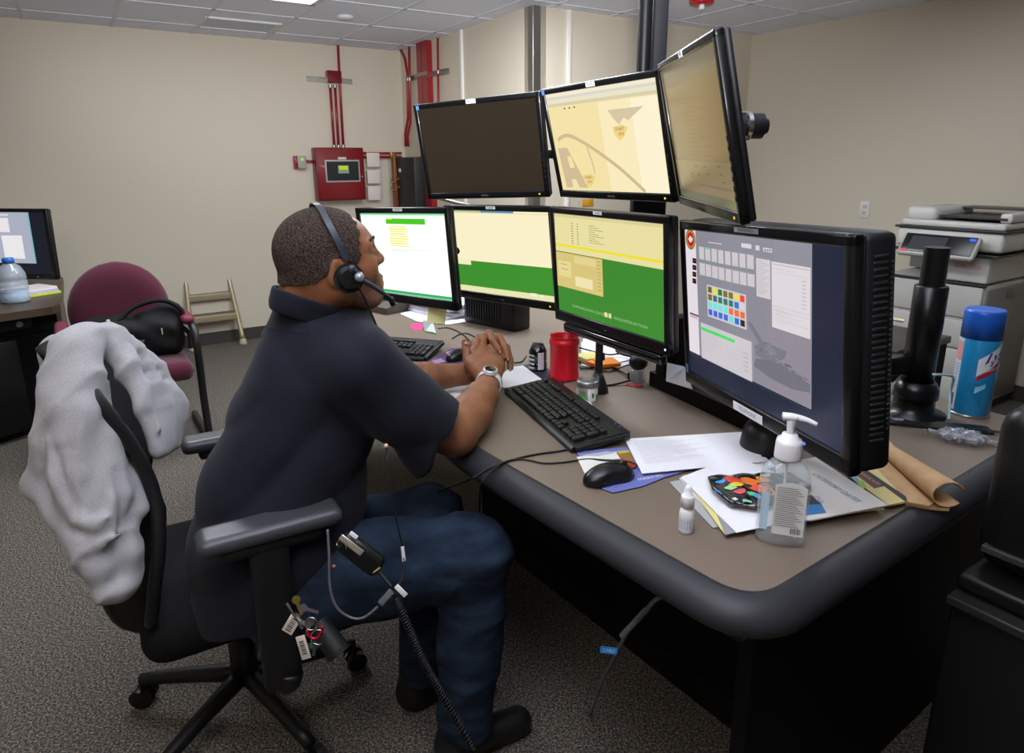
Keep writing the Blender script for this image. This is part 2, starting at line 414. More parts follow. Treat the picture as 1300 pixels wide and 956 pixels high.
# fire alarm panel
M, w, h = wsize(398, 188, 458, 254, 'b')
t = thing('fire_alarm_panel', 'dark red fire alarm control panel with a lit green display on the back wall', 'alarm panel', M=M)
D = 0.11
MB().box((0, 0, D/2), (w, h, D), REDM, bev=.006).build('cabinet', REDM, t, False)
f = MB(); f.box((0, 0, D+.004), (w*.94, h*.95, .010), mat('red_door', '#781019', .4, coat=.3), bev=.003); f.build('door', None, t, False)
BLK = mat('black_plastic', '#16161a', 0.42, bump=.05, bscale=500)
dp = MB(); dp.box((w*.03, h*.06, D+.010), (w*.72, h*.42, .004), flat('#a8a6a2', .4), bev=.001); dp.box((w*.03, h*.06, D+.013), (w*.66, h*.36, .004), BLK)
win = dp.build('display_window', BLK, t, False)
dd = MB(); dd.box((w*.04, h*.09, D+.0165), (w*.22, h*.15, .003), flat('#8d9a8f')); dd.box((w*.04, h*.12, D+.0185), (w*.18, h*.07, .002), glow('#b9d414', 0.9)); dd.build('display', None, win, False)
MB().box((w*.03, h*.30, D+.010), (w*.17, h*.045, .003), flat('#c9c4be')).build('name_plate', None, t, False)
MB().cyl((w*.43, -h*.05, D+.009), (w*.43, -h*.05, D+.016), .008, m=STEEL).build('lock', STEEL, t, False)
# call station beside it
M, w, h = wsize(372, 198, 387, 214, 'b')
t = thing('wall_switch_box', 'small red-sided switch box with green light left of the alarm panel', 'switch box', M=M)
MB().box((0, 0, .025), (w, h, .05), REDP, bev=.004).build('back_box', REDP, t, False)
MB().box((w*.12, 0, .053), (w*.7, h*.98, .008), flat('#9fa09a', .4), bev=.002).build('cover_plate', None, t, False)
MB().cyl((w*.15, h*.22, .056), (w*.15, h*.22, .062), w*.11, m=glow('#9be02a', 1.0), n=14).build('indicator_light', None, t, False)
# white module boxes in a column
for k, (y0, y1, nm) in enumerate(((194, 212, 'top'), (216, 233, 'middle'), (236, 254, 'bottom'))):
    M, w, h = wsize(463+k*.7, y0, 479+k*.7, y1, 'b')
    t = thing('module_box', 'square white wall box, %s of three right of the alarm panel' % nm, 'electrical box', M=M, group='white module boxes by the alarm panel')
    MB().box((0, 0, .025), (w*.9, h*.9, .05), flat('#cfc5bd', .4)).build('box_body', None, t, False)
    MB().box((0, 0, .053), (w, h, .008), flat('#ddd2cb', .4), bev=.002).build('cover_plate', None, t, False)
# conduits: each run its own thing
def conduit(pts, w, r, label, off=0.03, cat='conduit', group=None, m=REDP, clips=()):
    n = {'b': -V2, 'c': -V1, 'm': -V2}[w]; P = [Vector(wpt(x, y, w)+n*off) for (x, y) in pts]
    root = thing('conduit', label, cat, loc=P[0]); MB().tube(P, r, 12, m).build('pipe', m, root)
    for (x, y) in clips:
        c = wpt(x, y, w)+n*off; MB().cyl(c+np.array([0, 0, .012]), c-np.array([0, 0, .012]), r*1.35, m=STEEL, n=14).build('coupling', STEEL, root)
    if group: root['group'] = group
    return root
G1 = 'red conduits above the alarm panel'
conduit([(417.5, 108), (423, 187)], 'b', .011, 'left red conduit between junction box and alarm panel', group=G1, clips=[(417.8, 110), (422.6, 186)])
conduit([(423.7, 108), (428.5, 187)], 'b', .011, 'middle red conduit between junction box and alarm panel', group=G1, clips=[(423.8, 110), (428.2, 186)])
conduit([(427.5, 58), (430, 108), (434.5, 187)], 'b', .011, 'right red conduit running from ceiling past junction box to alarm panel', group=G1, clips=[(434.3, 186)])
conduit([(458, 194.5), (508, 194.5)], 'b', .010, 'upper horizontal red conduit from alarm panel toward the corner')
conduit([(458, 199.5), (508, 199.5)], 'b', .012, 'lower horizontal red conduit from alarm panel toward the corner')
conduit([(387, 204.5), (398, 205)], 'b', .010, 'short red conduit between switch box and alarm panel')
M, w, h = wsize(413, 91, 430, 106, 'b')
t = thing('junction_box', 'small red junction box on the back wall below the ceiling', 'junction box', M=M)
MB().box((0, 0, .035), (w, h, .06), REDP, bev=.003).build('box_body', REDP, t, False); MB().box((0, 0, .068), (w*1.02, h*1.02, .005), REDM, bev=.001).build('cover_plate', REDM, t, False)
def strut(x0, y0, x1, y1, w, label):
    n = {'b': -V2, 'c': -V1}[w]; a = wpt(x0, y0, w)+n*.010; b_ = wpt(x1, y1, w)+n*.010; mb = MB()
    d = (b_-a)/np.linalg.norm(b_-a); u = np.array([0, 0, 1.])
    for s_ in (-1, 1): mb.box((0, 0, 0), (np.linalg.norm(b_-a), .004, .016), STEEL, M=frame((a+b_)/2+u*s_*.018, d, n))
    mb.box((0, 0, -.006), (np.linalg.norm(b_-a), .040, .004), STEEL, M=frame((a+b_)/2, d, n))
    tag(mb.build('strut_channel', STEEL), label, 'strut channel')
strut(389, 100, 447, 104, 'b', 'short steel channel behind the red junction box')
strut(517, 101, 571, 90, 'c', 'steel channel carrying the vertical red conduits near the corner')
G2 = 'red conduits in the corner'
conduit([(512, 62), (518, 74), (521.5, 95), (522, 150), (518.5, 170), (519, 186)], 'c', .012, 'bent red conduit nearest the room corner', group=G2, clips=[(521.6, 101)])
conduit([(523.5, 57), (524, 100), (525, 155), (521.5, 172), (522, 186)], 'c', .011, 'second red conduit out from the room corner', group=G2, clips=[(524.2, 101)])
# big square duct pair
a = wpt(537, 52, 'c'); b_ = wpt(548, 50, 'c')
t = thing('cable_duct', 'wide red vertical cable duct on the corner wall', 'cable duct', loc=(a[0], a[1], 1.2))
for (x0, x1, nm) in ((535, 541, 'duct'), (541.6, 548, 'duct')):
    p0 = wpt(x0, 60, 'c'); p1 = wpt(x1, 60, 'c'); q = [p0, p1, p1-V1*.05, p0-V1*.05]
    MB().prism([(p[0], p[1]) for p in q], 1.0, CEIL-.002, REDP).build(nm, REDP, t)
p0 = wpt(534, 97, 'c'); p1 = wpt(549, 97, 'c'); q = [p0, p1, p1-V1*.056, p0-V1*.056]
MB().prism([(p[0], p[1]) for p in q], p0[2]-.015, p0[2]+.015, STEEL).build('strap', STEEL, t)
conduit([(560, 45), (561, 150), (562, 200)], 'c', .009, 'thin red conduit furthest from the corner', group=G2, clips=[(560.5, 92), (560.3, 47)])
# black equipment board with wooden piece and brass hooks
M, w, h = wsize(510, 188, 552, 300, 'c')
M = frame(wpt(530, 245, 'c')-V1*.0, -V2, -V1)
t = thing('equipment_cabinet', 'black wall cabinet below the red conduits with an orange-brown wooden strip', 'wall cabinet', M=M)
MB().box((0.05, -.05, .075), (.46, .72, .15), mat('black_satin', '#1d1c1b', .45), bev=.005).build('cabinet_body', None, t, False)
WOODO = mat('orange_wood', '#8a4a22', .4, col2='#6b3415', nscale=9, stretch=(8, 1, 1), coat=.3)
MB().box((-.115, -.02, .165), (.065, .74, .03), WOODO, bev=.006).build('wooden_strip', WOODO, t, False)
BRASS = mat('brass', '#c9a451', .3, 1.0)
for yy in (.10, .03): MB().tube([(-.19, yy+.02, .17), (-.15, yy, .185), (-.06, yy, .185), (-.01, yy+.03, .17)], .006, 8, BRASS, res=4).build('brass_hook', BRASS, t, False)
MB().box((-.115, .33, .185), (.035, .05, .012), BRASS, bev=.004).build('brass_clip', BRASS, t, False)
MB().box((-.02, .20, .152), (.04, .03, .006), flat('#d8d4cc')).build('sticker', None, t, False)
# outlet plates
def plate(x, y, wn, label, ww=.07, hh=.115):
    t = thing('wall_outlet', label, 'outlet', M=wframe(x, y, wn)); MB().box((0, 0, .003), (ww, hh, .006), flat('#d9d6d0', .4), bev=.002).build('cover_plate', None, t, False)
    for s_ in (-1, 1): MB().box((0, s_*.02, .0065), (.032, .026, .003), flat('#bcb8b1', .4), bev=.001).build('socket', None, t, False)
plate(1098, 266, 'r', 'white outlet plate on the wall left of the copier')
M, w, h = wsize(739, 253, 753, 262, 'm')
t = thing('caution_sign', 'small orange-yellow sign on the wall between upper and lower screens', 'sign', M=M)
MB().box((0, 0, .002), (w, h, .004), flat('#d79a2b'), bev=.001).build('sign_plate', None, t, False)
# smoke detector, strobe, vent on ceiling
p = on(438, 20, CEIL); t = thing('smoke_detector', 'small white round sensor on the ceiling tile', 'smoke detector', loc=(p[0], p[1], CEIL))
MB().lathe([(.055, 0), (.055, -.012), (.035, -.022), (.0, -.024)], (p[0], p[1], CEIL-.001), 24, flat('#d5d5d8')).build('sensor_body', None, t)
p = on(891, -1, CEIL); t = thing('fire_strobe', 'red fire alarm strobe hanging from the ceiling above the monitors', 'alarm strobe', loc=(p[0], p[1], CEIL))
STR = mat('bright_red_plastic', '#b81420', .35, coat=.4)
MB().lathe([(.075, 0), (.075, -.02), (.068, -.03), (0, -.03)], (p[0], p[1], CEIL-.001), 28, STR).build('housing', STR, t)
MB().box((p[0], p[1], CEIL-.045), (.03, .05, .03), mat('strobe_lens', '#f2f2f4', .15), bev=.008).build('strobe_lens', None, t)
p = on(303, 31, CEIL); M = frame((p[0], p[1], CEIL-.006), V1, (0, 0, 1)); t = thing('ceiling_vent', 'pale blue-grey ceiling vent grille near the left wall', 'vent', M=M)
VM = mat('vent_panel', '#b9c2d2', .5); f = MB()
for (x, y, sx, sy) in ((0, .18, .48, .02), (0, -.18, .48, .02), (.24, 0, .02, .38), (-.24, 0, .02, .38)): f.box((x, y, 0), (sx, sy, .012), FRAME)
f.build('frame', FRAME, t, False); MB().box((0, 0, .002), (.46, .35, .004), VM).build('grille', VM, t, False)
# ================================================================ THE CONSOLE DESK
DZ = 0.77
def rnd(pts, r, seg=6):                        # round the corners of an open path
    out = [np.array(pts[0][:2], float)]
    for i in range(1, len(pts)-1):
        a, b, c = [np.array(p[:2], float) for p in pts[i-1:i+2]]; rr = r[i] if hasattr(r, '__len__') else r
        u = (a-b)/np.linalg.norm(a-b); v = (c-b)/np.linalg.norm(c-b); rr = min(rr, .45*np.linalg.norm(a-b), .45*np.linalg.norm(c-b))
        for k in range(seg+1): t = k/seg; out.append((1-t)**2*(b+u*rr)+2*t*(1-t)*b+t*t*(b+v*rr))
    out.append(np.array(pts[-1][:2], float)); return out
LAM = mat('desk_laminate', '#776a5e', 0.42, bump=.05, bscale=900, spec=.4, col2='#716458', nscale=600)
BUMP = mat('soft_bumper', '#2e2e33', 0.5, bump=.08, bscale=700, spec=.45)
DBLK = mat('matte_black', '#0b0b0c', 0.6, spec=.2)
e0 = on(603, 566, DZ); e1 = on(914, 741, DZ); dd = (e1-e0)/np.linalg.norm(e1-e0)
g0 = on(1010, 730, DZ); g1 = on(1247, 586, DZ); gd = (g1-g0)/np.linalg.norm(g1-g0)
tt = np.linalg.solve(np.array([[dd[0], -gd[0]], [dd[1], -gd[1]]]), (g0-e0)[:2]); corner = e0+dd*tt[0]
backc = corner+gd*1.23
front = [(-1.03, 2.80), (-.74, 2.36), (-.42, 2.20), e0-dd*.02, corner, backc]
path = rnd(front, [0, .15, .22, .14, .075, 0], 8)
back = [(backc[0]-.10, backc[1]+.15), (.95, 2.50), (.55, 3.05), (-.10, 3.50), (-.86, 3.36)]
back = [np.array(p) for p in back]
desk = thing('console_desk', 'large grey-brown wraparound console desk with thick black bumper edge', 'desk', loc=(.3, 2.0, 0))
MB().prism([tuple(p) for p in path+back], DZ-.035, DZ, LAM).build('worktop', LAM, desk)
def sweep_band(path, prof, m, mb=None):
    mb = mb or MB(); V = []; F = []; L = len(path); n = len(prof)
    for i, p in enumerate(path):
        t = path[min(i+1, L-1)]-path[max(i-1, 0)]; t = t/np.linalg.norm(t); o = np.array([t[1], -t[0]])
        for (d, z) in prof: q = p+o*d; V.append((q[0], q[1], z))
    for i in range(L-1):
        for k in range(n): j = (k+1) % n; F.append((i*n+k, (i+1)*n+k, (i+1)*n+j, i*n+j))
    F.append(tuple(range(n))); F.append(tuple((L-1)*n+k for k in reversed(range(n)))); return mb.add(V, F, m, True)
dpath = []
for a, b_ in zip(path[:-1], path[1:]):
    k = max(1, int(np.linalg.norm(b_-a)/.08)); dpath += [a+(b_-a)*j/k for j in range(k)]
dpath.append(path[-1])
prof = [(0.0005, DZ-.06), (0.0005, DZ+.001), (.012, DZ+.0012), (.026, DZ-.002), (.040, DZ-.010), (.050, DZ-.023), (.053, DZ-.038), (.048, DZ-.052), (.036, DZ-.06)]
sweep_band(dpath, prof, BUMP).build('bumper_edge', BUMP, desk)
# base panels under the top
inn = [on(640, 697, 0)[:2], on(850, 860, 0)[:2]]; bd = (inn[1]-inn[0])/np.linalg.norm(inn[1]-inn[0])
p0 = inn[0]-bd*.15; p1 = inn[1]+bd*.22; off = np.array([-bd[1], bd[0]])*-1
nrm = np.array([bd[1], -bd[0]])*-1; nrm = nrm if nrm[0] > 0 else -nrm
MB().prism([tuple(p0), tuple(p1), tuple(p1+nrm*.04), tuple(p0+nrm*.04)], 0.0, DZ-.036, DBLK).build('modesty_panel', DBLK, desk)
k0 = p1+nrm*.04
MB().prism([tuple(p0-nrm*.012), tuple(p1-nrm*.012), tuple(p1-nrm*.001), tuple(p0-nrm*.001)], 0.0, .09, mat('kick_black', '#060606', .5)).build('kick_plate', None, desk)
q0 = corner[:2]+np.array([.16, .30]); q1 = backc[:2]+np.array([-.20, -.03])
pil = MB(); sd = gd[:2]; sn = np.array([-sd[1], sd[0]])
s0 = corner[:2]+sn*.05+sd*.10; s1 = corner[:2]+sn*.05+sd*1.18
pil.prism([tuple(s0), tuple(s1), tuple(s1+sn*.03), tuple(s0+sn*.03)], 0, DZ-.061, DBLK); pil.build('end_panel', DBLK, desk)
lft = MB().prism([(-.95, 2.86), (-.90, 2.90), (-.80, 3.2), (-.85, 3.25)], 0, DZ-.036, DBLK); lft.build('end_panel', DBLK, desk)
# under-desk outlet unit with a green lamp, chrome hook and pull
uM = frame(on(868, 772, .675)+np.array([.03, .02, 0]), (dd[0], dd[1], 0), (-gd[0], -gd[1], 0))
u = thing('power_module', 'black power box with green light under the front edge of the desk', 'power outlet', M=uM)
MB().box((0, 0.0, -.02), (.20, .045, .07), BLK, bev=.006).build('housing', BLK, u, False)
MB().cyl((.035, -.004, .014), (.035, -.004, .018), .003, m=glow('#a6e010', 1.0), n=12).build('indicator_light', None, u, False)
for xx in (-.06, -.02): MB().box((xx, 0, .0155), (.026, .028, .003), flat('#1f1f22', .35), bev=.001).build('socket', None, u, False)
hM = on(938, 806, .655)
t = thing('headset_hook', 'small chrome hook screwed under the desk corner', 'hook', loc=hM)
CHR = mat('chrome', '#cfcac4', .18, 1.0)
hb = MB(); hb.cyl(hM, hM+np.array([.03, .03, .028]), .0035, m=CHR, n=12); hb.cyl(hM-np.array([.002, .002, .001]), hM+np.array([-.004, -.003, -.003]), .009, m=CHR, n=16); hb.build('hook_pin', CHR, t)
c_ = hM+np.array([.03, .03, .028]); MB().tube([c_+np.array([-.012, -.012, .010]), c_+np.array([.0, .0, .014]), c_+np.array([.012, .002, .004]), c_+np.array([.014, -.004, -.012])], .0035, 8, CHR, res=5).build('hook_arm', CHR, t)
MB().box((c_[0]+.01, c_[1]+.012, .70), (.04, .03, .055), BLK, bev=.003).build('mounting_block', BLK, t)
# ================================================================ MONITORS
SHELL = mat('monitor_shell', '#0c0d10', 0.28, spec=.5, coat=.15)
SHELLM = mat('monitor_shell_matte', '#121317', 0.5, spec=.4)
LABEL = flat('#e9e9ee', .5)
def uvmap(M, w, h):
    Mi = M.inverted(); c = np.array(M.translation); n = np.array([M[i][2] for i in range(3)])
    def uv(x, y):
        P = Mi @ Vector(onV(x, y, c, n)); return P.x, P.y
    return uv
class Screen:
    def __init__(s, M, w, h, base): s.uv = uvmap(M, w, h); s.w, s.h = w, h; s.mb = MB(); s.k = 0; s.mb.box((0, 0, -.002), (w, h, .004), base)
    def R(s, x0, y0, x1, y1, c, lift=None):    # rectangle given by two opposite corners as measured in the photograph
        a = s.uv(x0, y0); b = s.uv(x1, y1); s.r(a[0], a[1], b[0], b[1], c)
    def Rm(s, x0, y0, x1, y1, c): s.R(x0, y0, x1, y1, c)
    def r(s, ax, ay, bx, by, c):
        cl = lambda v, m: max(-m, min(m, v)); W, H = s.w/2, s.h/2
        ax, bx = sorted((cl(ax, W), cl(bx, W))); ay, by = sorted((cl(ay, H), cl(by, H))); s.k += 1; z = .0003+s.k*.000012
        s.mb.quad((ax, ay, z), (bx, ay, z), (bx, by, z), (ax, by, z), glow(c) if isinstance(c, str) else c)
    def f(s, u0, v0, u1, v1, c): s.r((u0-.5)*s.w, (.5-v0)*s.h, (u1-.5)*s.w, (.5-v1)*s.h, c)
    def poly(s, pts, c, px=True):
        P = [s.uv(*p) for p in pts] if px else [((p[0]-.5)*s.w, (.5-p[1])*s.h) for p in pts]; s.k += 1; z = .0003+s.k*.000012
        a = sum(P[i][0]*P[(i+1) % len(P)][1]-P[(i+1) % len(P)][0]*P[i][1] for i in range(len(P)))
        if a < 0: P = P[::-1]
        s.mb.add([(x, y, z) for x, y in P], [tuple(range(len(P)))], glow(c))
    def strip(s, pts, wd, c, px=True):
        P = [Vector(s.uv(*p)) for p in pts] if px else [Vector(((p[0]-.5)*s.w, (.5-p[1])*s.h)) for p in pts]
        P = [Vector((q.x, q.y)) for q in spline([Vector((p.x, p.y, 0)) for p in P], 6)]; s.k += 1; z = .0003+s.k*.000012; V = []; F = []
        for i, p in enumerate(P):
            t = (P[min(i+1, len(P)-1)]-P[max(i-1, 0)]).normalized(); n = Vector((-t.y, t.x))*wd/2; V += [(p.x+n.x, p.y+n.y, z), (p.x-n.x, p.y-n.y, z)]
        for i in range(len(P)-1): F.append((2*i+1, 2*i+3, 2*i+2, 2*i))
        s.mb.add(V, F, glow(c))
    def t(s, txt, h, u, v, c, wid=None):
        s.k += 1; z = .0003+s.k*.000012
        s.mb.text(txt, h, Matrix.Translation(Vector(((u-.5)*s.w, (.5-v)*s.h, z))), glow(c), wid)
def monitor(name, label, C, az, droll, n, w, h, bz, base, depth=.06, led=None, ledx=.9, buttons=0, tagtext=None, tagpx=None, sticker=None, logo=None, chin=0, scale=1.0):
    C = EYE+(np.array(C)-EYE)*scale
    xr = Vector((math.cos(math.radians(az))*math.cos(math.radians(droll)), math.sin(math.radians(az))*math.cos(math.radians(droll)), math.sin(math.radians(droll))))
    M = frame(C, xr, n) @ Matrix.Diagonal((scale, scale, scale, 1)); t = thing(name, label, 'monitor', M=M)
    l, r, tp, bt = bz; W = w+l+r; H = h+tp+bt; cx = (r-l)/2; cy = (tp-bt)/2
    f = MB()
    f.box((cx, cy+H/2-tp/2, -.004), (W, tp, .018), SHELL, bev=.004); f.box((cx, cy-H/2+bt/2, -.004), (W, bt, .018), SHELL, bev=.004)
    f.box((-w/2-l/2, cy, -.004), (l, H, .018), SHELL, bev=.004); f.box((w/2+r/2, cy, -.004), (r, H, .018), SHELL, bev=.004)
    f.build('bezel', SHELL, t, False)
    b = MB(); b.box((cx, cy, -.012-depth*.14), (W-.004, H-.004, depth*.28), SHELLM, bev=.006); b.box((cx, cy, -.012-depth*.5), (W*.66, H*.62, depth*.6), SHELLM, bev=.02)
    b.build('back_shell', SHELLM, t, False)
    S = Screen(M, w, h, base)
    if led:
        x = cx+W*(ledx-.5); MB().cyl((x, -h/2-bt*.5, .004), (x, -h/2-bt*.5, .0065), .0030, m=glow(led, 1.2), n=12).build('power_light', None, t, False)
    if buttons:
        for k in range(buttons): MB().box((w/2+r*.5, -h/2+.025+k*.018, .0055), (.006, .010, .002), BLK, bev=.0008).build('button', BLK, t, False)
    if tagpx:
        a = S.uv(tagpx[0], tagpx[1]); d = S.uv(tagpx[2], tagpx[3]); m = MB(); cxx, cyy = (a[0]+d[0])/2, (a[1]+d[1])/2; tw, th = abs(d[0]-a[0]), max(abs(d[1]-a[1]), .009)
        m.box((cxx, cyy, .0056), (tw, th, .001), LABEL)
        if tagtext: m.text(tagtext, th*.8, Matrix.Translation((cxx, cyy, .0063)), flat('#33333a'), tw*.6)
        m.build('name_label', LABEL, t, False, label='white name label')
    if sticker:
        a = S.uv(*sticker); MB().box((a[0], a[1], .0056), (.012, .014, .001), flat('#5b93d8', .3)).build('corner_sticker', None, t, False, label='blue corner sticker')
    if logo:
        MB().text(logo, .009, Matrix.Translation((0 if logo != 'NEC' else -w/2+.02, (-h/2-bt*.55) if logo != 'NEC' else h/2+tp*.45, .0055)), flat('#8a8d93', .3)).build('maker_badge', None, t, False)
    return t, M, S, (cx, cy, W, H)
def fin(t, S): S.mb.build('screen', None, t, False)
A = (.474, .296, (.018, .018, .018, .024))
# --- top row
t, M, S, g = monitor('monitor', 'dark switched-off monitor, leftmost of the three in the top row', (-0.1071, 2.4214, 1.4885), -30, 2.06, (-0.4893, -0.8582, -0.1555), *A[:2], A[2], mat('dark_screen_reflection', '#0d0b09', .25, emit=1, ecol='#332a20'), led='#e8d52a', ledx=.93, buttons=5, tagpx=(592, 126, 605, 130.5), tagtext='911', sticker=(531, 137), logo='HANNS')  # weak brown glow paints the reflection on the switched-off panel
fin(t, S)
t, M, S, g = monitor('monitor', 'monitor with pale yellow screen and tan curved logo, middle of the top row', (0.2677, 2.0093, 1.4996), -57.1, .4, (-0.8132, -0.5287, -0.2432), *A[:2], A[2], glow('#f4e2a8'), led='#e8d52a', ledx=.93, buttons=5, tagpx=(745, 104.5, 757, 108.5), tagtext='MAPS', sticker=(691, 117.5), logo='HANNS')
S.f(0.5, .14, 1, 1, '#f9ebbd'); S.f(.78, .14, 1, 1, '#fdf3d2')  # lighter bands to the right paint the panel's view-angle brightening
S.f(0, .0, 1, .035, '#f3ead2'); S.f(0, .035, 1, .06, '#d9d8cb'); S.f(0, .06, 1, .10, '#eae3c8'); S.f(0, .10, 1, .13, '#d8cfae')
for k in range(3): S.f(.17+k*.05, .15, .185+k*.05, .165, '#6b5a3c')
S.poly([(.58, .22), (.88, .22), (.74, .33), (.71, .30), (.66, .36), (.62, .30)], '#d6c6a4', False)
S.strip([(.05, .47), (.10, .435), (.18, .43), (.30, .50), (.45, .62), (.62, .78), (.80, .99)], .011, '#cfbc94', False)
S.strip([(.33, .53), (.36, .70), (.37, .83)], .006, '#d6c395', False)
for q in ([(.03, .55), (.13, .55), (.28, .97), (.19, .97), (.165, .88), (.12, .88), (.12, .97), (.05, .97)],): S.poly(q, '#d1bd98', False)
S.poly([(.115, .64), (.155, .64), (.175, .76), (.125, .76)], '#f4e2a8', False)
for (u, v) in ((.66, .42), (.30, .88)):
    S.poly([(u-.06, v-.04), (u+.02, v-.06), (u+.07, v-.03), (u+.03, v+.05), (u-.01, v+.09), (u-.05, v+.03)], '#f0d489', False)
    S.t('START', .012, u, v-.018, '#6b5528'); S.t('1074', .012, u+.005, v+.028, '#a8442c')
fin(t, S)
t, M, S, g = monitor('monitor', 'steeply angled monitor with dim brown screen, rightmost of the top row', (0.3884, 1.4736, 1.4997), -91.3, -1.09, (-0.9746, 0.0267, -0.2224), *A[:2], A[2], glow('#75603f'), led='#e8a52a', ledx=.93, buttons=7, depth=.05, tagpx=(864, 64.5, 869.5, 71), tagtext='4')  # dim brown glow has the wall's reflection painted into the panel's picture
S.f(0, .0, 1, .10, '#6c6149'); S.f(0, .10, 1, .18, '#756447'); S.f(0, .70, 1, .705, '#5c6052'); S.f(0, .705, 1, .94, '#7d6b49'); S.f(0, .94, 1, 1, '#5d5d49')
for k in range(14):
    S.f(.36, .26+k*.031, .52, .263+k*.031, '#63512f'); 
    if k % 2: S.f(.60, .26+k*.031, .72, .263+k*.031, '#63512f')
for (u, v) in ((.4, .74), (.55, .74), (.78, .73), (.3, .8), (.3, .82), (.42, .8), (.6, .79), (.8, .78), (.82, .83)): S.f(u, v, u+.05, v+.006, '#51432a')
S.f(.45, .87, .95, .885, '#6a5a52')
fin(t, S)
# --- lower row
t, M, S, g = monitor('monitor', 'bright white spreadsheet monitor beside the man, leftmost of the lower row', (-0.3861, 2.4145, 1.1216), -42.3, 2.24, (-0.6709, -0.7401, -0.0463), *A[:2], (.026, .02, .022, .034), glow('#fbfffb', 1.05), tagpx=(500, 264.5, 512, 268), tagtext='CAD')
S.f(0, 0, 1, .018, '#7fe0a0'); S.f(0, .018, 1, .03, '#eaffee')
S.f(.32, .06, .78, .125, '#49c81f'); S.f(.32, .06, .40, .075, '#c6e81f')
for k in range(9): S.f(.35, .15+k*.029, .55+.01*(k % 3), .164+k*.029, '#f6ee3c' if k % 2 else '#fbf35e'); S.f(.62, .15+k*.029, .78, .152+k*.029, '#eef3ee')
S.f(.35, .43, .8, .434, '#b8e8c0'); S.f(.35, .45, .55, .455, '#a8d8e0')
for k in range(12): S.f(.05, .5+k*.036, .95, .502+k*.036, '#f0f6f0')
S.f(0, .955, 1, .985, '#36b268'); S.f(0, .985, 1, 1, '#8fd8a8'); fin(t, S)
t, M, S, g = monitor('monitor', 'cream and green monitor behind the clasped hands, middle of the lower row', (-0.0424, 2.3261, 1.1342), -43, 1.43, (-0.677, -0.7297, -0.0957), *A[:2], (.02, .018, .02, .03), glow('#faf1cb'), tagpx=(618, 261.5, 630, 265.5), tagtext='CAD', led='#c8d82a', ledx=.93, logo='HP')
S.f(.35, 0, .68, .02, '#4f93b8'); S.f(0, 0, .35, .02, '#b8c890'); S.f(0, .02, 1, .03, '#e9dfae')
S.f(0, .61, 1, .93, '#3f9130'); S.f(0, .60, .19, .665, '#f3ecc0'); S.f(0, .93, 1, 1, '#e9e6b4')
S.f(.78, .925, .84, .96, '#f5f0d8'); S.f(.87, .935, .9, .96, '#f5f0d8'); fin(t, S)
t, M, S, g = monitor('monitor', 'monitor with green lower half and cream table window, rightmost of the lower row', (0.2565, 1.8269, 1.1473), -60.1, .22, (-0.8644, -0.4971, -0.075), *A[:2], (.02, .02, .02, .034), glow('#3f8a32'), depth=.075, tagpx=(755, 267.8, 766, 273), tagtext='CAD', led='#e8e8f0', ledx=.975, logo='HP')
S.f(0, 0, 1, .375, '#e9dfa2'); S.f(0, .0, 1, .03, '#d9d09a'); S.f(0, .30, 1, .322, '#efe22a')
for k in range(9):
    S.f(.18, .08+k*.024, .20, .088+k*.024, '#8f8658'); S.f(.24, .08+k*.024, .255, .088+k*.024, '#8f8658')
    S.f(.36, .08+k*.020, .36+.06+.04*((k*7) % 3), .084+k*.020, '#7d7a5c')
S.f(0, .375, .48, .382, '#555338'); S.f(0, .382, .48, .74, '#d9c67c'); S.f(.02, .47, .16, .63, '#e6d795'); S.f(.2, .40, .42, .47, '#e3d38e')
S.f(.20, .60, .38, .70, '#efe3b0'); S.f(.05, .5, .12, .505, '#8f7f45'); S.f(.05, .55, .13, .555, '#8f7f45')
for k in range(9): S.f(.43, .41+k*.034, .465, .415+k*.034, '#9a8a50')
S.t('COMMUNICATIONS CENTER', .011, .32, .915, '#9fc48f', .16); S.t('HEADQUARTERS BATTALION', .011, .72, .915, '#9fc48f', .14)
S.f(.485, .885, .515, .93, '#e8e0a8'); S.f(.525, .885, .55, .93, '#e8e0a8'); fin(t, S)
f = MB(); f.box((g[0], -.296/2-.034-.019, -.012), (.44, .030, .03), mat('glossy_black', '#0e0e10', .15, coat=.6), bev=.008); sb = f.build('speaker_bar', None, t, False)
for k in range(2): MB().box((g[0], -.296/2-.034-.013-k*.011, .0035), (.42, .0015, .001), flat('#3a3a3e', .3)).build('trim_line', None, sb, False)
# --- the large radio monitor
t, M, S, g = monitor('radio_monitor', 'large thick black monitor labelled RADIO at the right of the desk', (0.449, 1.2244, 1.1455), -78.3, 2.36, (-0.9747, -0.2061, -0.0862), .518, .324, (.020, .024, .020, .030), glow('#20263a'), depth=.02, led='#4c7dff', ledx=.80, tagpx=(935.5, 288, 966, 297), tagtext='RADIO', logo='NEC', scale=1.12)
t['category'] = 'monitor'
z8 = lambda X, Y: (860+X/4.345, 280+Y/4.345)
def Z(x0, y0, x1, y1, c): S.R(*z8(x0, y0), *z8(x1, y1), c)
u1 = S.uv(*z8(743, 400))[0]/.518+.5
S.f(0, 0, u1, .85, '#8b8a95'); S.f(u1-.25, .25, u1, .85, '#918a95'); S.f(u1-.2, .0, u1, .2, '#8f8f9a')
ul = S.uv(*z8(112, 400))[0]/.518+.5; S.f(0, 0, ul, .85, '#e3dce2')
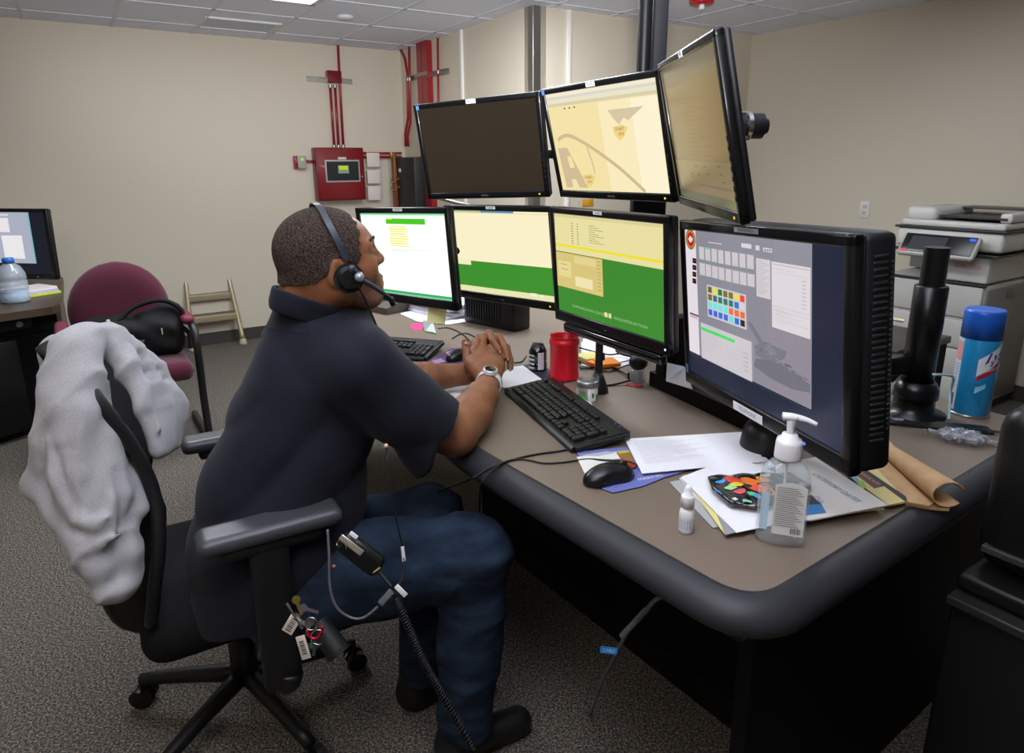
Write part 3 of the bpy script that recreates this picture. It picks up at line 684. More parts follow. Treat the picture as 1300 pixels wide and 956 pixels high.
# emblem: round red and gold seal
ex, ey = S.uv(*z8(73, 103))
for (r_, c_) in ((.0225, '#2a2f2c'), (.0215, '#b98a4a'), (.0195, '#6b2a20'), (.0180, '#c9a45a'), (.0158, '#b8251e'), (.0070, '#e8ddd8')):
    S.k += 1; z = .0003+S.k*.000012; S.mb.add([(ex+r_*math.cos(2*PI*k/28), ey+r_*math.sin(2*PI*k/28), z) for k in range(28)], [tuple(range(28))], glow(c_))
S.poly([(73+860-860, 0)]*0 or [z8(60, 100), z8(72, 92), z8(86, 96), z8(84, 112), z8(70, 120)], '#e6d9d2')
for k in range(4):
    X, Y = 84, 206+k*37; Z(X, Y, X+22, Y+32, '#1c1518'); Z(X+3, Y+28, X+20, Y+31, '#b83a3a'); Z(X+7, Y+12, X+15, Y+18, '#b8483a')
Z(70, 515, 118, 522, '#6b5a66'); Z(72, 530, 112, 534, '#c8a8b0')
Z(116, 86, 318, 112, '#b9b4bb'); S.f(.2, .062, .31, .066, '#e5e0e6')
Z(354, 124, 410, 156, '#d8d2d8'); Z(432, 136, 455, 166, '#d5cfd5'); Z(474, 148, 524, 178, '#cfc9cf')
for k in range(3): Z(482+k*14, 158, 490+k*14, 170, '#77727c')
xs = [120, 154, 189, 226, 264, 303, 344, 386]; we = [150, 184, 221, 257, 296, 338, 379, 424]
for k in range(8):
    yt = 142+k*6.2; Z(xs[k], yt, we[k], yt+76+k*1.2, '#ccc5cb'); Z(xs[k]+4, yt+4, we[k]-4, yt+8, '#77727c')
    if k in (0, 1, 2, 5, 7): Z(xs[k]+6, yt+66, we[k]-5, yt+75, '#7fe04a')
    if k == 1: Z(xs[k]+2, yt+2, we[k]-2, yt+14, '#4ae08a')
    if k == 2: Z(xs[k], yt, we[k], yt+4, '#d8d86a')
    yt = 230+k*8.2; Z(xs[k]+3, yt, we[k]+5, yt+74+k*1.0, '#ccc5cb'); Z(xs[k]+7, yt+4, we[k], yt+8, '#77727c')
    if k < 6: Z(xs[k]+8, yt+66, we[k], yt+74, '#8fe05a')
ax, ay = S.uv(*z8(165, 352)); bx, by = S.uv(*z8(384, 603)); S.r(ax, ay, bx, S.uv(*z8(384, 603))[1], '#cfc9cf')
pal = ['#6b6a1e e8e03a 1e7a3a 7a6f1e 7a6f1e e8e04a ef4a28', '#7a6f2a 2a7a6a 2a7a66 2a7a6a 2a7a6a 2f7ad0 d8d0d6', '#6ae8e0 6ae8e8 6ae8e0 6ae8e0 f0703a f0703a f0703a', '#3a6ae0 3a70e0 3a70e0 3a70e0 6ae0d8 2f70d8 2a2a2e']
for r_ in range(4):
    for k, c_ in enumerate(pal[r_].replace('#', '').split()):
        cw = (bx-ax)/7.2; ch = (by-ay)/4.25; X = ax+cw*.12+k*cw; Y = ay+ch*.12+r_*ch; S.r(X+cw*.1, Y+ch*.08, X+cw*.86, Y+ch*.86, '#'+c_)
def win(x0, y0, x1, y1, c, rows):              # a window with its text lines, laid out in the screen's own plane
    a = S.uv(*z8(x0, y0)); b = S.uv(*z8(x1, y1)); S.r(a[0], a[1], b[0], b[1], c); W_, H_ = b[0]-a[0], a[1]-b[1]
    for (u0, u1, v, hh, cl) in rows: S.r(a[0]+W_*u0, a[1]-H_*v, a[0]+W_*u1, a[1]-H_*(v+hh), cl)
win(438, 206, 518, 436, '#d3ccd2', [(.06, .55+.35*((k*5) % 3)/2, .05+k*.057, .010, '#a19ba4') for k in range(16)])
win(524, 224, 738, 655, '#ddd6db', [(.02, .98, .03, .012, '#b5aeb6'), (.02, .6, .10, .006, '#bdb5bd'), (.02, .98, .15, .004, '#bdb5bd'), (.02, .98, .66, .005, '#b5aeb6'), (.02, .98, .72, .005, '#b5aeb6'), (.02, .8, .78, .004, '#bdb5bd'), (.02, .98, .86, .005, '#b5aeb6')]+[(.80, .9, .2+k*.055, .010, '#b0a8b0') for k in range(8)]+[(.05+.03*(k % 4), .35+.1*(k % 3), .68+k*.03, .006, '#c4bcc4') for k in range(8)])
ga = S.uv(*z8(133, 575)); gb = S.uv(*z8(418, 890)); S.r(ga[0], ga[1]+.006, gb[0], gb[1], '#cdc6cb'); S.r(ga[0]+.001, ga[1]-.003, ga[0]+(gb[0]-ga[0])*.70, ga[1]-.010, '#45e06a')
gh = ga[1]-gb[1]
for k in range(7): S.r(ga[0]+.01+k*.019, ga[1]-gh*.2, ga[0]+.0107+k*.019, ga[1]-gh*.62, '#bab3ba')
for k in range(5): S.r(gb[0]-.03, ga[1]-gh*(.28+k*.12), gb[0]-.012, ga[1]-gh*(.30+k*.12), '#a69fa8')
# rocky grey picture at the lower right of the window
for (pts, c_) in (([(430, 690), (490, 665), (560, 700), (610, 720), (600, 760), (520, 790), (440, 740)], '#7b7983'), ([(440, 760), (520, 770), (600, 800), (740, 905), (740, 950), (640, 930), (520, 870), (425, 800)], '#74737c'), ([(470, 690), (520, 680), (560, 740), (500, 740)], '#85828c'), ([(390, 560), (410, 555), (500, 700), (470, 700)], '#7a7882')):
    S.poly([z8(*p) for p in pts], c_)
for k in range(16):                            # shading strokes of the grey rock picture
    X = 455+(k*53) % 250; Y = 700+(k*37) % 180; S.poly([z8(X, Y), z8(X+34, Y+10+(k % 3)*6), z8(X+52, Y+30), z8(X+14, Y+20)], ['#6a6972', '#85828b', '#76747e', '#8b8891'][k % 4])
S.f(.0, .853, u1, .86, '#2a3c4a'); fin(t, S)
bk = MB(); bk.box((g[0], g[1], -.041), (g[2]-.002, g[3]-.002, .058), SHELLM, bev=.012)
bs = bk.build('rear_housing', SHELLM, t, False)
for k in range(30): MB().box((g[0]+g[2]/2-.0008, g[1]+g[3]/2-.035-k*.0098, -.040), (.003, .0042, .024), flat('#2b2b30', .35), bev=.001).build('vent_slot', None, bs, False)
for k in range(34): MB().box((g[0]+g[2]/2-.0008, g[1]+g[3]/2-.045-k*.0078, -.059), (.003, .003, .004), flat('#3a3a3e', .35)).build('vent_hole', None, bs, False)
a = S.uv(934.3, 511.5); d = S.uv(971, 536.5)
m = MB(); m.box(((a[0]+d[0])/2, -.324/2-.015-.003, .0056), (abs(d[0]-a[0]), .017, .001), LABEL); m.text('TELEPHONE', .012, Matrix.Translation(((a[0]+d[0])/2, -.324/2-.018, .0064)), flat('#77777d'), abs(d[0]-a[0])*.6); m.build('telephone_label', None, t, False, label='white label on the lower bezel')
MB().box((-.518/2-.006, -.324/2+.006, .0056), (.008, .02, .001), flat('#3d8fd0', .3)).build('corner_sticker', None, t, False, label='blue corner sticker')
ar = MB(); ar.cyl((0, -.05, -.10), (0, -.05, -.17), .03, m=BLK); ar.build('mount_neck', BLK, t, False)
# stand foot of the radio monitor
p = on(962, 562, DZ); wM = M
c0 = np.array((M @ Vector((0, -.05, -.15)))); st = thing('monitor_stand', 'black round-footed stand on the desk under the RADIO monitor', 'monitor stand', loc=(p[0]+.02, p[1]-.02, DZ))
pb = np.array([p[0]+.03, p[1]-.03])
MB().lathe([(.062, 0), (.062, .006), (.055, .05), (.040, .075), (.0, .08)], (p[0]+.005, p[1]-.04, DZ), 32, BLK).build('foot', BLK, st)
MB().tube([(p[0]+.01, p[1]-.04, DZ+.06), (c0[0]+.02, p[1]-.10, DZ+.16), (c0[0]+.01, c0[1]+.08, c0[2]-.12), (c0[0], c0[1], c0[2])], .02, 12, BLK, res=5).build('arm', BLK, st)
# ---- rear equipment rail and pole for the six screens
a = on(824, 489, DZ); b2 = on(950, 549, DZ)
rd = (b2-a)/np.linalg.norm(b2-a); rn = np.array([-rd[1], rd[0], 0]); rn = rn if rn[0] > 0 else -rn
r = thing('equipment_rail', 'long low black rail on the desk below the gap between lower screens and RADIO monitor', 'rail', loc=(a[0], a[1], DZ))
mb = MB(); q0 = a+rn*.0; q1 = b2
mb.prism([(q0[0], q0[1]), (q1[0], q1[1]), (q1[0]+rn[0]*.08, q1[1]+rn[1]*.08), (q0[0]+rn[0]*.08, q0[1]+rn[1]*.08)], DZ, DZ+.045, DBLK); mb.build('rail_body', DBLK, r)
mb = MB(); c = a+rd*.05+rn*.05; mb.box((c[0], c[1], DZ+.045+.09), (.05, .10, .18), DBLK, bev=.006, rz=math.atan2(rd[1], rd[0])); br = mb.build('upright_bracket', DBLK, r)
for (i, j) in ((0, 0), (1, 0), (0, 1), (1, 1)):
    q = a+rd*(.028+.03*i)-rn*.0+np.array([0, 0, .085+.045*j]); MB().cyl(q+rn*.0-rn*.004, q+rn*.004, .004, m=CHR, n=10).build('screw', CHR, br)
P0 = onV(822, 200, (0.45, 2.35, 0), (0, 1, 0)); P0 = np.array([P0[0], 2.33, 0])
po = thing('monitor_pole', 'tall black double pole behind the top row of screens', 'monitor pole', loc=(P0[0], P0[1], DZ))
PB = mat('black_pole', '#111215', .4, spec=.35)
MB().cyl((P0[0]-.030, P0[1], DZ), (P0[0]-.030, P0[1], 2.395), .022, m=PB, n=24).build('round_pole', PB, po)
mb = MB(); mb.box((P0[0]+.018, P0[1]+.01, (1.62+2.395)/2), (.046, .05, 2.395-1.62), mat('grey_post', '#232428', .6, spec=.2), bev=.006); mb.cyl((P0[0]+.018, P0[1]+.01, 1.56), (P0[0]+.018, P0[1]+.01, 1.62), .018, m=PB); mb.build('square_post', None, po)
MB().lathe([(.09, 0), (.09, .012), (.04, .03), (.03, .03)], (P0[0]-.0, P0[1], DZ), 28, PB).build('base_plate', PB, po)
MB().box((P0[0], P0[1]-.02, 1.30), (.11, .08, .10), DBLK, bev=.01).build('clamp_block', DBLK, po)
for (z, pts) in ((1.47, [(-.05, 2.53), (P0[0]-.03, P0[1]), (.37, 2.09)]), (1.13, [(-.33, 2.50), (.04, 2.44), (P0[0]-.03, P0[1]), (.37, 1.95)])):
    MB().tube([(x, y, z) for x, y in pts], .017, 10, PB, res=4).build('cross_arm', PB, po)
MB().tube([(P0[0]-.03, P0[1], 1.5), (.50, 2.0, 1.5), (.50, 1.7, 1.49), (.46, 1.50, 1.48)], .014, 10, PB, res=5).build('side_arm', PB, po)
# thin chrome strip seen under the top left screen
a = at(556, 251, 2.62); b2 = at(598, 262, 2.45); MB().cyl(a, b2, .008, m=STEEL, n=12).build('support_rod', STEEL, po)
# joint behind the right top screen: spring arm head
j = at(958, 160, 1.62)
ja = thing('arm_joint', 'chrome and black swivel joint sticking out behind the angled top-right screen', 'monitor arm joint', loc=j)
JX = WC[:, 0]
MB().cyl(j-JX*.075, j-JX*.02, .026, m=BLK, n=24).build('knuckle', BLK, ja); mb = MB()
mb.cyl(j-JX*.022, j-JX*.012, .032, m=CHR, n=24); mb.build('chrome_ring', CHR, ja)
mb = MB(); mb.box(j-JX*.04+WC[:, 1]*-.028, (.055, .03, .012), CHR, bev=.003); mb.box(j-JX*.04+WC[:, 1]*.03, (.05, .03, .010), CHR, bev=.003); mb.build('clamp_plate', CHR, ja)
mb = MB(); mb.cyl(j-JX*.012, j+JX*.018, .030, m=BLK, n=12); mb.cyl(j+JX*.018, j+JX*.03, .022, .018, m=BLK, n=12); k_ = mb.build('adjusting_knob', BLK, ja)
MB().box(j+JX*.03, (.006, .012, .012), flat('#c9c9cc', .3)).build('screw_head', None, ja)
# ---- black post with clamp to the right of the RADIO monitor
pb = on(1160, 535, DZ)
pr = thing('arm_post', 'thick black telescopic post standing on the desk behind the RADIO monitor', 'monitor post', loc=(pb[0]+.02, pb[1]+.02, DZ))
pc = np.array([pb[0]+.03, pb[1]+.06])
zt = onV(1182, 314, (pc[0], pc[1], 0), (0, 1, 0))[2]; zm = onV(1182, 362, (pc[0], pc[1], 0), (0, 1, 0))[2]
GB = mat('satin_black_metal', '#0f1012', .3, spec=.5)
MB().cyl((pc[0], pc[1], zm-.2), (pc[0], pc[1], zt), .030, m=GB, n=28).build('inner_tube', GB, pr)
MB().lathe([(.040, DZ+.09), (.040, zm-.003), (.036, zm), (.031, zm)], (pc[0], pc[1], 0), 28, GB).build('outer_tube', GB, pr)
MB().lathe([(.080, DZ), (.080, DZ+.006), (.052, DZ+.010), (.050, DZ+.045), (.056, DZ+.050), (.056, DZ+.075), (.045, DZ+.095), (0, DZ+.1)], (pc[0], pc[1], 0), 32, GB).build('base_clamp', GB, pr)
MB().box((pc[0]-.09, pc[1]-.005, DZ+.14), (.14, .05, .05), GB, bev=.012, rz=.1).build('collar_arm', GB, pr)
CAB = mat('black_cable', '#0a0a0b', .45)
for k, (pts, cm, lab) in enumerate((
    ([(pc[0]-.10, pc[1]-.07, DZ+.115), (pc[0]-.115, pc[1]-.075, DZ+.06), (pc[0]-.10, pc[1]-.075, DZ+.016), (pc[0]-.075, pc[1]-.09, DZ+.016)], flat('#8f8f8f', .4), 'grey cable bent down at the left of the telescopic post'),
    ([(pc[0]+.0, pc[1]-.06, DZ+.13), (pc[0]+.06, pc[1]-.05, DZ+.12), (pc[0]+.075, pc[1]-.03, DZ+.07), (pc[0]+.045, pc[1]-.085, DZ+.014)], flat('#a9c4c8', .3), 'pale cable looped round the right of the telescopic post'))):
    tag(MB().tube(pts, .0035, 8, cm, res=6).build('cable_loop', None), lab, 'cable')
a = on(1050, 532, DZ); b2 = on(1262, 553, DZ); rd2 = (b2-a)/np.linalg.norm(b2-a); rn2 = np.array([-rd2[1], rd2[0], 0])
rr = thing('cable_trough', 'flat black slotted strip across the desk in front of the telescopic post', 'cable trough', loc=(b2[0], b2[1], DZ))
mb = MB(); mb.prism([tuple((a-rn2*.0)[:2]), tuple(b2[:2]), tuple((b2+rn2*.05)[:2]), tuple((a+rn2*.05)[:2])], DZ, DZ+.006, mat('trough_black', '#17181a', .4)); mb.build('strip', None, rr)
for k in range(3):
    c = a+rd2*(.30+k*.05)+rn2*(.012+.012*k*0); MB().box((c[0], c[1], DZ+.008), (.04, .012, .003), flat('#2a2b2e', .3), rz=math.atan2(rd2[1], rd2[0])).build('slot', None, rr)
# ---- black cabinets at the right edge, next to the desk end
ca = np.array([.55, -.835]); cb = np.array([.835, .55]); F0 = np.array([.880, 1.172])
def cbox(name, F, la, lb, z0, z1, m, parent, bev=.02):
    c = F+ca*la/2+cb*lb/2; return MB().box((c[0], c[1], (z0+z1)/2), (la, lb, z1-z0), m, bev=bev, rz=math.atan2(ca[1], ca[0]), seg=4).build(name, m, parent)
CB = mat('cabinet_black', '#141414', .38, spec=.5)
t = thing('equipment_cabinet', 'black equipment cabinet with rounded top at the right edge beside the desk end', 'cabinet', loc=(F0[0]+.2, F0[1]+.0, 0))
cbox('lower_case', F0, .62, .55, 0.0, .575, CB, t, .012); cbox('ledge', F0-cb*.02, .62, .55, .58, .60, flat('#2a2a2a', .25), t, .004); cbox('tray', F0+cb*.01, .62, .55, .605, .64, CB, t, .01)
cbox('upper_case', F0+cb*.055+ca*.0, .62, .5, .645, .985, CB, t, .045)
cbox('front_strip', F0+cb*.045+ca*.02, .5, .02, .685, .70, flat('#3a3a3a', .3), t, .003)
# ================================================================ LEFT CONSOLE
CZ = 0.72
a = on(0, 398, CZ); b2 = on(73, 386, CZ); ld = (b2-a)/np.linalg.norm(b2-a); ln = np.array([-ld[1], ld[0], 0])
E0 = b2
lc = thing('side_console', 'brown-topped black console at the left edge carrying a monitor and water bottle', 'desk', loc=(E0[0]-.3, E0[1]+.2, 0))
CP = [on(x, y, CZ)[:2] for x, y in ((-95, 412), (66, 389.5), (76, 386), (79, 380), (80, 352), (-95, 352))]
CLM = mat('console_laminate', '#493c2f', .4, spec=.4)
MB().prism([tuple(q) for q in CP], CZ-.04, CZ, CLM).build('worktop', CLM, lc)
gc = CP[3]; ge = CP[4]; sdv = (ge-gc)/np.linalg.norm(ge-gc); inw = -ld[:2]
BB = [CP[0]+ln[:2]*.10, gc+inw*.05+sdv*.05, ge+inw*.05-sdv*.05, CP[5]-ln[:2]*.05]
MB().prism([tuple(q) for q in BB], 0, CZ-.17, DBLK).build('cabinet_body', DBLK, lc)
SB = [gc+inw*.045+sdv*.04, gc+inw*.02+sdv*.04, ge+inw*.02-sdv*.04, ge+inw*.045-sdv*.04]
MB().prism([tuple(q) for q in SB], 0, CZ-.041, mat('side_brown', '#5c4d40', .5)).build('side_panel', None, lc)
for k in range(2):
    q = E0-ld*(.42+.5*k)+ln*.095; MB().box((q[0], q[1], .30), (.46, .012, .50), mat('cabinet_door_black', '#101010', .4), bev=.003, rz=math.atan2(ld[1], ld[0])).build('door', None, lc)
q = E0-ld*.28+ln*.19
dv = thing('network_device', 'black slim device with yellow-green light on the shelf under the left console top', 'electronic device', M=frame((q[0], q[1], CZ-.085), ld, (0, 0, 1)))
MB().box((0, 0, 0), (.34, .24, .055), BLK, bev=.006).build('case', BLK, dv, False)
MB().box((-.04, -.123, -.012), (.012, .003, .008), glow('#d8e020', 1.1)).build('indicator_light', None, dv, False)
MB().cyl((.11, -.12, .0), (.11, -.128, .0), .016, m=flat('#8a8a8a', .3), n=18).build('dial', None, dv, False)
MB().box((-.12, -.125, -.018), (.02, .006, .012), flat('#7fb0d8', .4), bev=.002).build('plug', None, dv, False)
MB().prism([tuple(q) for q in BB], CZ-.165, CZ-.125, DBLK).build('shelf', DBLK, lc)
t, M, S, g = monitor('monitor', 'monitor on the far left console, cut off by the picture edge', tuple(at(60.5, 309.5, 3.53)-np.array([.259*.9816, -.259*.1908, 0])), -11, 0, (-0.191, -0.982, 0.034), .518, .324, (.022, .026, .02, .028), glow('#141826'), led='#3b55ff', ledx=.80, scale=1.12)
MB().lathe([(.12, 0), (.12, .008), (.03, .02), (.028, .10), (0, .10)], (M.translation.x+.0, M.translation.y+.06, CZ), 28, BLK).build('stand', BLK, t)
u = lambda x, y: (x/5.62, 250+y/5.62)
S.poly([u(-260, 105), u(195, 105), u(258, 475), u(-260, 465)], '#a9adc0'); S.poly([u(190, 105), u(200, 105), u(262, 475), u(252, 475)], '#6fb8b8')
S.poly([u(-40, 150), u(55, 150), u(72, 252), u(-20, 250)], '#e6e2e6'); S.poly([u(8, 275), u(155, 275), u(182, 442), u(38, 435)], '#e9e6e8'); S.poly([u(0, 122), u(55, 122), u(58, 135), u(0, 135)], '#d8d4dc')
fin(t, S)
# water bottle
p = on(24, 384, CZ); p[:2] += ln[:2]*.03
wb = thing('water_bottle', 'clear plastic water bottle with blue cap on the left console', 'bottle', loc=p)
PET = mat('clear_plastic', '#dfe9f2', .05, alpha=.38, spec=1.0, coat=1.0); WAT = mat('water', '#d5e6f4', .02, alpha=.2)
MB().lathe([(.064, 0), (.070, .01), (.070, .05), (.064, .06), (.070, .07), (.070, .115), (.064, .122), (.070, .13), (.067, .16), (.050, .195), (.024, .215), (.024, .222)], p, 32, PET).build('bottle_body', PET, wb)
MB().lathe([(.060, .003), (.066, .012), (.066, .048), (.060, .06), (.060, .066), (0, .066)], p, 28, mat('blue_water', '#a9cdf0', .1, alpha=.75)).build('water_fill', None, wb)
MB().lathe([(.028, .214), (.028, .238), (.024, .244), (0, .244)], p, 24, flat('#2f6fc4', .35)).build('cap', None, wb, label='blue screw cap')
# papers on left console
for k, (dx, ang, colr, lab) in enumerate(((0, .03, '#c9d84a', 'yellow-green sheet under the paper stack on the left console'), (0, -.02, '#b8b4d4', 'lilac paper pad in the stack on the left console'), (0, .06, '#e0d6d2', 'white papers on top of the stack on the left console'))):
    p = on(52, 376, CZ); M = frame((p[0]-.10+.01*(1-k), p[1]+.06, CZ+.007+k*.0131), Vector((ld[0], ld[1], 0)), (0, 0, 1)) @ Matrix.Rotation(ang, 4, 'Z')
    tag(MB().box((0, 0, 0), (.22, .19, .013), flat(colr, .7), M=M).build('paper_pad', None), lab, 'paper')
# ================================================================ MAROON CHAIR
MAR = mat('maroon_fabric', '#4d1a2c', .85, bump=.35, bscale=420, sheen=.25, spec=.2)
MARA = mat('maroon_arm_pad', '#6b2236', .6, bump=.1, bscale=300)
f3 = np.array([.55, -.835, 0]); Mc = frame((-1.99, 3.36, 0), (.835, .55, 0), (0, 0, 1))
t = thing('guest_chair', 'maroon upholstered guest chair with black frame by the back wall', 'chair', M=Mc)
def fback(P): return smax(ell(P, (0, .27, .68), (.245, .10, .265)), rbox(P, (0, .245+0*P[:, 2].mean(), .69), (.30, .045, .29), .04), .02)
mb = MB(); sdf_mb(mb, fback, (-.3, .15, .35), (.3, .4, 1.0), .011, MAR, 2); o = mb.build('backrest', MAR, t, False)
MB().box((0, -.05, .43), (.52, .50, .10), MAR, bev=.045, seg=4).build('seat', MAR, t, False)
for s in (-1, 1):
    MB().box((s*.275, -.03, .665), (.06, .27, .045), MARA, bev=.02, seg=3).build('arm_pad', MARA, t, False)
    MB().tube([(s*.285, .12, .645), (s*.29, -.10, .645), (s*.292, -.20, .60), (s*.292, -.22, .45), (s*.292, -.21, .25), (s*.292, -.24, .05), (s*.292, -.24, .018)], .019, 10, BLK, res=4).build('leg', BLK, t, False)
    MB().tube([(s*.292, -.24, .019), (s*.292, .0, .019), (s*.292, .26, .019)], .018, 10, BLK, res=3).build('floor_runner', BLK, t, False)
MB().box((0, .21, .42), (.10, .09, .30), BLK, bev=.01).build('back_bracket', BLK, t, False)
MB().tube([(-.292, .0, .36), (.292, .0, .36)], .014, 10, BLK).build('cross_bar', BLK, t, False)
# black bag on the seat
BAG = mat('black_nylon', '#0e0e10', .75, bump=.4, bscale=90, spec=.3)
Mb = Mc @ Matrix.Translation((.03, -.02, .482)) @ Matrix.Rotation(-.10, 4, 'Z')
bg = thing('duffel_bag', 'soft black carrying bag lying on the maroon chair', 'bag', M=Mb)
def fbag(P):
    d = rbox(P, (0, 0, .10), (.23, .10, .10), .06); d = smin(d, cone(P, (-.17, .02, .17), (-.05, -.02, .20), .035, .03), .05)
    d = smin(d, cone(P, (.06, 0, .20), (.20, .02, .22), .035, .045), .05)
    return d+.006*np.sin(P[:, 0]*38+P[:, 2]*22)*np.sin(P[:, 2]*31+P[:, 1]*20)
mb = MB(); sdf_mb(mb, fbag, (-.28, -.16, -.02), (.28, .16, .3), .01, BAG, 2, keep=None); mb.build('bag_body', BAG, bg, False)
MB().tube([(.21, -.02, .12), (.235, -.04, .22), (.15, -.03, .285), (.02, -.03, .262), (-.06, -.06, .20)], .012, 8, BAG, res=6).build('handle', BAG, bg, False)
MB().tube([(.225, -.05, .14), (.255, -.08, .10), (.250, -.10, .03)], .012, 8, BAG, res=5).build('strap', BAG, bg, False)
MB().box((-.10, -.075, .205), (.016, .012, .03), flat('#d8c6b4', .4), bev=.003).build('zip_pull', None, bg, False); MB().box((.13, -.110, .14), (.006, .006, .035), flat('#b8a890', .4), bev=.002).build('zip_pull', None, bg, False)
MB().box((.02, -.107, .10), (.05, .004, .010), flat('#6a6258', .4)).build('badge', None, bg, False)
# ================================================================ STEP STOOL
p = (on(245, 446, 0)+on(310, 437, 0))/2; Ms = frame(p, V1, (0, 0, 1))
t = thing('step_stool', 'beige metal two-step stool standing against the back wall', 'step stool', M=Ms)
BEI = mat('beige_metal', '#a89a7c', .35, .35, spec=.5); hw = .19
for s in (-1, 1):
    MB().tube([(s*hw, 0, .05), (s*(hw-.01), .08, .25), (s*(hw-.025), .16, .50), (s*(hw-.025), .20, .55), (s*(hw-.025), .24, .50), (s*(hw-.02), .27, .25), (s*(hw), .29, .045)], .019, 10, BEI, res=5).build('side_rail', BEI, t, False)
    for y in (0, .29):
        MB().lathe([(.030, 0), (.032, .012), (.022, .05), (0, .055)], (s*hw, y, 0), 18, flat('#b0a488', .5)).build('rubber_foot', None, t, False)
        
for z, y0 in ((.255, .13), (.42, .20)):
    f = MB(); f.box((0, y0, z), (hw*2-.03, .16, .014), BEI, bev=.003); f.box((0, y0-.078, z-.02), (hw*2-.03, .008, .05), BEI, bev=.002); st_ = f.build('step', BEI, t, False)
    MB().box((0, y0, z+.0085), (hw*2-.06, .13, .003), flat('#6d6458', .9)).build('grip_pad', None, st_, False)
MB().box((0, .25, .10), (hw*2-.03, .012, .04), BEI, bev=.003).build('brace', BEI, t, False)
MB().box((0, .268, .30), (hw*2-.04, .004, .22), flat('#b4aea6', .4)).build('back_plate', None, t, False)
# ================================================================ COPIER
E1 = at(1252, 365, 3.6); Mp = frame((E1[0], E1[1], 0), -V2, (0, 0, 1)); zb = E1[2]
t = thing('copier', 'light grey office copier with document feeder by the right wall', 'copier', M=Mp)
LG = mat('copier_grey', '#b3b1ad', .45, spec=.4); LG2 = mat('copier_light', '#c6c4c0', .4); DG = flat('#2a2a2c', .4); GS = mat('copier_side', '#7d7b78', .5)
MB().box((-.30, .31, zb/2+.03), (.60, .62, zb-.06), LG, bev=.012).build('body', LG, t, False)
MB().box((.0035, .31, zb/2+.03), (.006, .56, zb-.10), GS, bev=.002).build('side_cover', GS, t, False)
for k in range(4): MB().box((-.30, -.006, zb-.28-k*.165+.0), (.585, .014, .155), LG, bev=.005).build('paper_drawer', LG, t, False)
MB().box((-.30, -.006, zb-.095), (.585, .014, .175), LG, bev=.005).build('front_door', LG, t, False)
MB().box((-.30, -.004, zb+.004), (.605, .02, .012), DG, bev=.002).build('trim_line', DG, t, False)
MB().box((-.13, .30, zb+.085), (.25, .58, .145), LG2, bev=.01).build('right_tower', LG2, t, False)
MB().box((-.42, .48, zb+.085), (.35, .24, .145), flat('#6f6e6c', .5)).build('output_bay', None, t, False)
for xx in (-.15, -.07): MB().box((xx, -.0115+.02-.001, zb+.10), (.05, .004, .02), flat('#c9a0a0', .5)).build('sticker', None, t, False)
MB().box((-.24, .22, zb+.165), (.56, .48, .012), DG, bev=.003).build('shelf', DG, t, False)
MB().box((-.24, .29, zb+.235), (.56, .56, .11), LG2, bev=.02).build('scanner', LG2, t, False)
MB().box((-.24, .29, zb+.292), (.58, .58, .012), DG, bev=.004).build('lid_line', DG, t, False)
pm = Matrix.Translation((-.24, -.07, zb+.20)) @ Matrix.Rotation(.95, 4, 'X')
f = MB(); f.box((0, 0, 0), (.40, .14, .035), flat('#a8a6a4', .4), M=pm, bev=.012); cp = f.build('control_panel', None, t, False)
MB().box((0, .005, .019), (.37, .115, .004), flat('#1c1e22', .25), M=pm, bev=.002).build('panel_face', None, cp, False)
MB().box((-.05, .005, .0225), (.19, .08, .003), mat('touch_screen', '#3d4045', .2), M=pm).build('touch_screen', None, cp, False)
MB().box((.165, .045, .023), (.03, .012, .004), glow('#3a62ff', 1.4), M=pm).build('blue_light', None, cp, False)
MB().box((-.165, -.05, .023), (.035, .010, .004), glow('#ff4a5a', 1.0), M=pm).build('red_light', None, cp, False)
f = MB(); f.box((-.24, .29, zb+.315), (.54, .52, .035), LG2, bev=.01); f.build('feeder_base', LG2, t, False)
MB().box((-.42, .28, zb+.365), (.17, .46, .075), LG2, bev=.025).build('feeder_head', LG2, t, False)
MB().box((-.16, .28, zb+.355), (.34, .40, .012), DG, M=Matrix.Translation((0, 0, 0)), bev=.003).build('document_tray', DG, t, False)
MB().box((-.22, .46, zb+.392), (.50, .20, .010), flat('#3a3a3c', .4), bev=.003).build('feeder_cover', None, t, False)
MB().box((.0, .29, zb+.36), (.06, .40, .05), LG2, bev=.012).build('tray_end', LG2, t, False)
for (y_, z_) in ((.30, zb-.06), (.30, zb-.32)): MB().box((.009, y_, z_), (.006, .10, .05), flat('#6a6866', .4), bev=.002).build('side_handle', None, t, False)
MB().box((-.3, .31, .025), (.56, .58, .05), DG).build('plinth', DG, t, False)
# low black table beyond the desk with brass piece
q = on(1127, 447, .60)
q = np.array([1.60, 2.78, 0]); t = thing('low_cabinet', 'low black cabinet standing between the desk and the copier', 'cabinet', loc=q)
mb = MB().box((q[0], q[1], .70), (.42, .34, .03), mat('dark_top', '#3a3735', .4), bev=.005, rz=.56); mb.build('cabinet_top', None, t)
MB().box((q[0], q[1], .3425), (.40, .32, .685), DBLK, rz=.56).build('cabinet_body', DBLK, t)
p = on(1133, 409, .715); t = thing('brass_fitting', 'small cream and brass fitting on the low black cabinet', 'fitting', loc=(p[0], p[1], .715))
MB().cyl((p[0]-.05, p[1]+.03, .735), (p[0]+.035, p[1]-.03, .727), .008, m=flat('#d9c49a', .3)).build('rod', None, t); MB().box((p[0]-.05, p[1]+.03, .755), (.035, .035, .08), flat('#cfc0a0', .4), bev=.006).build('block', None, t)
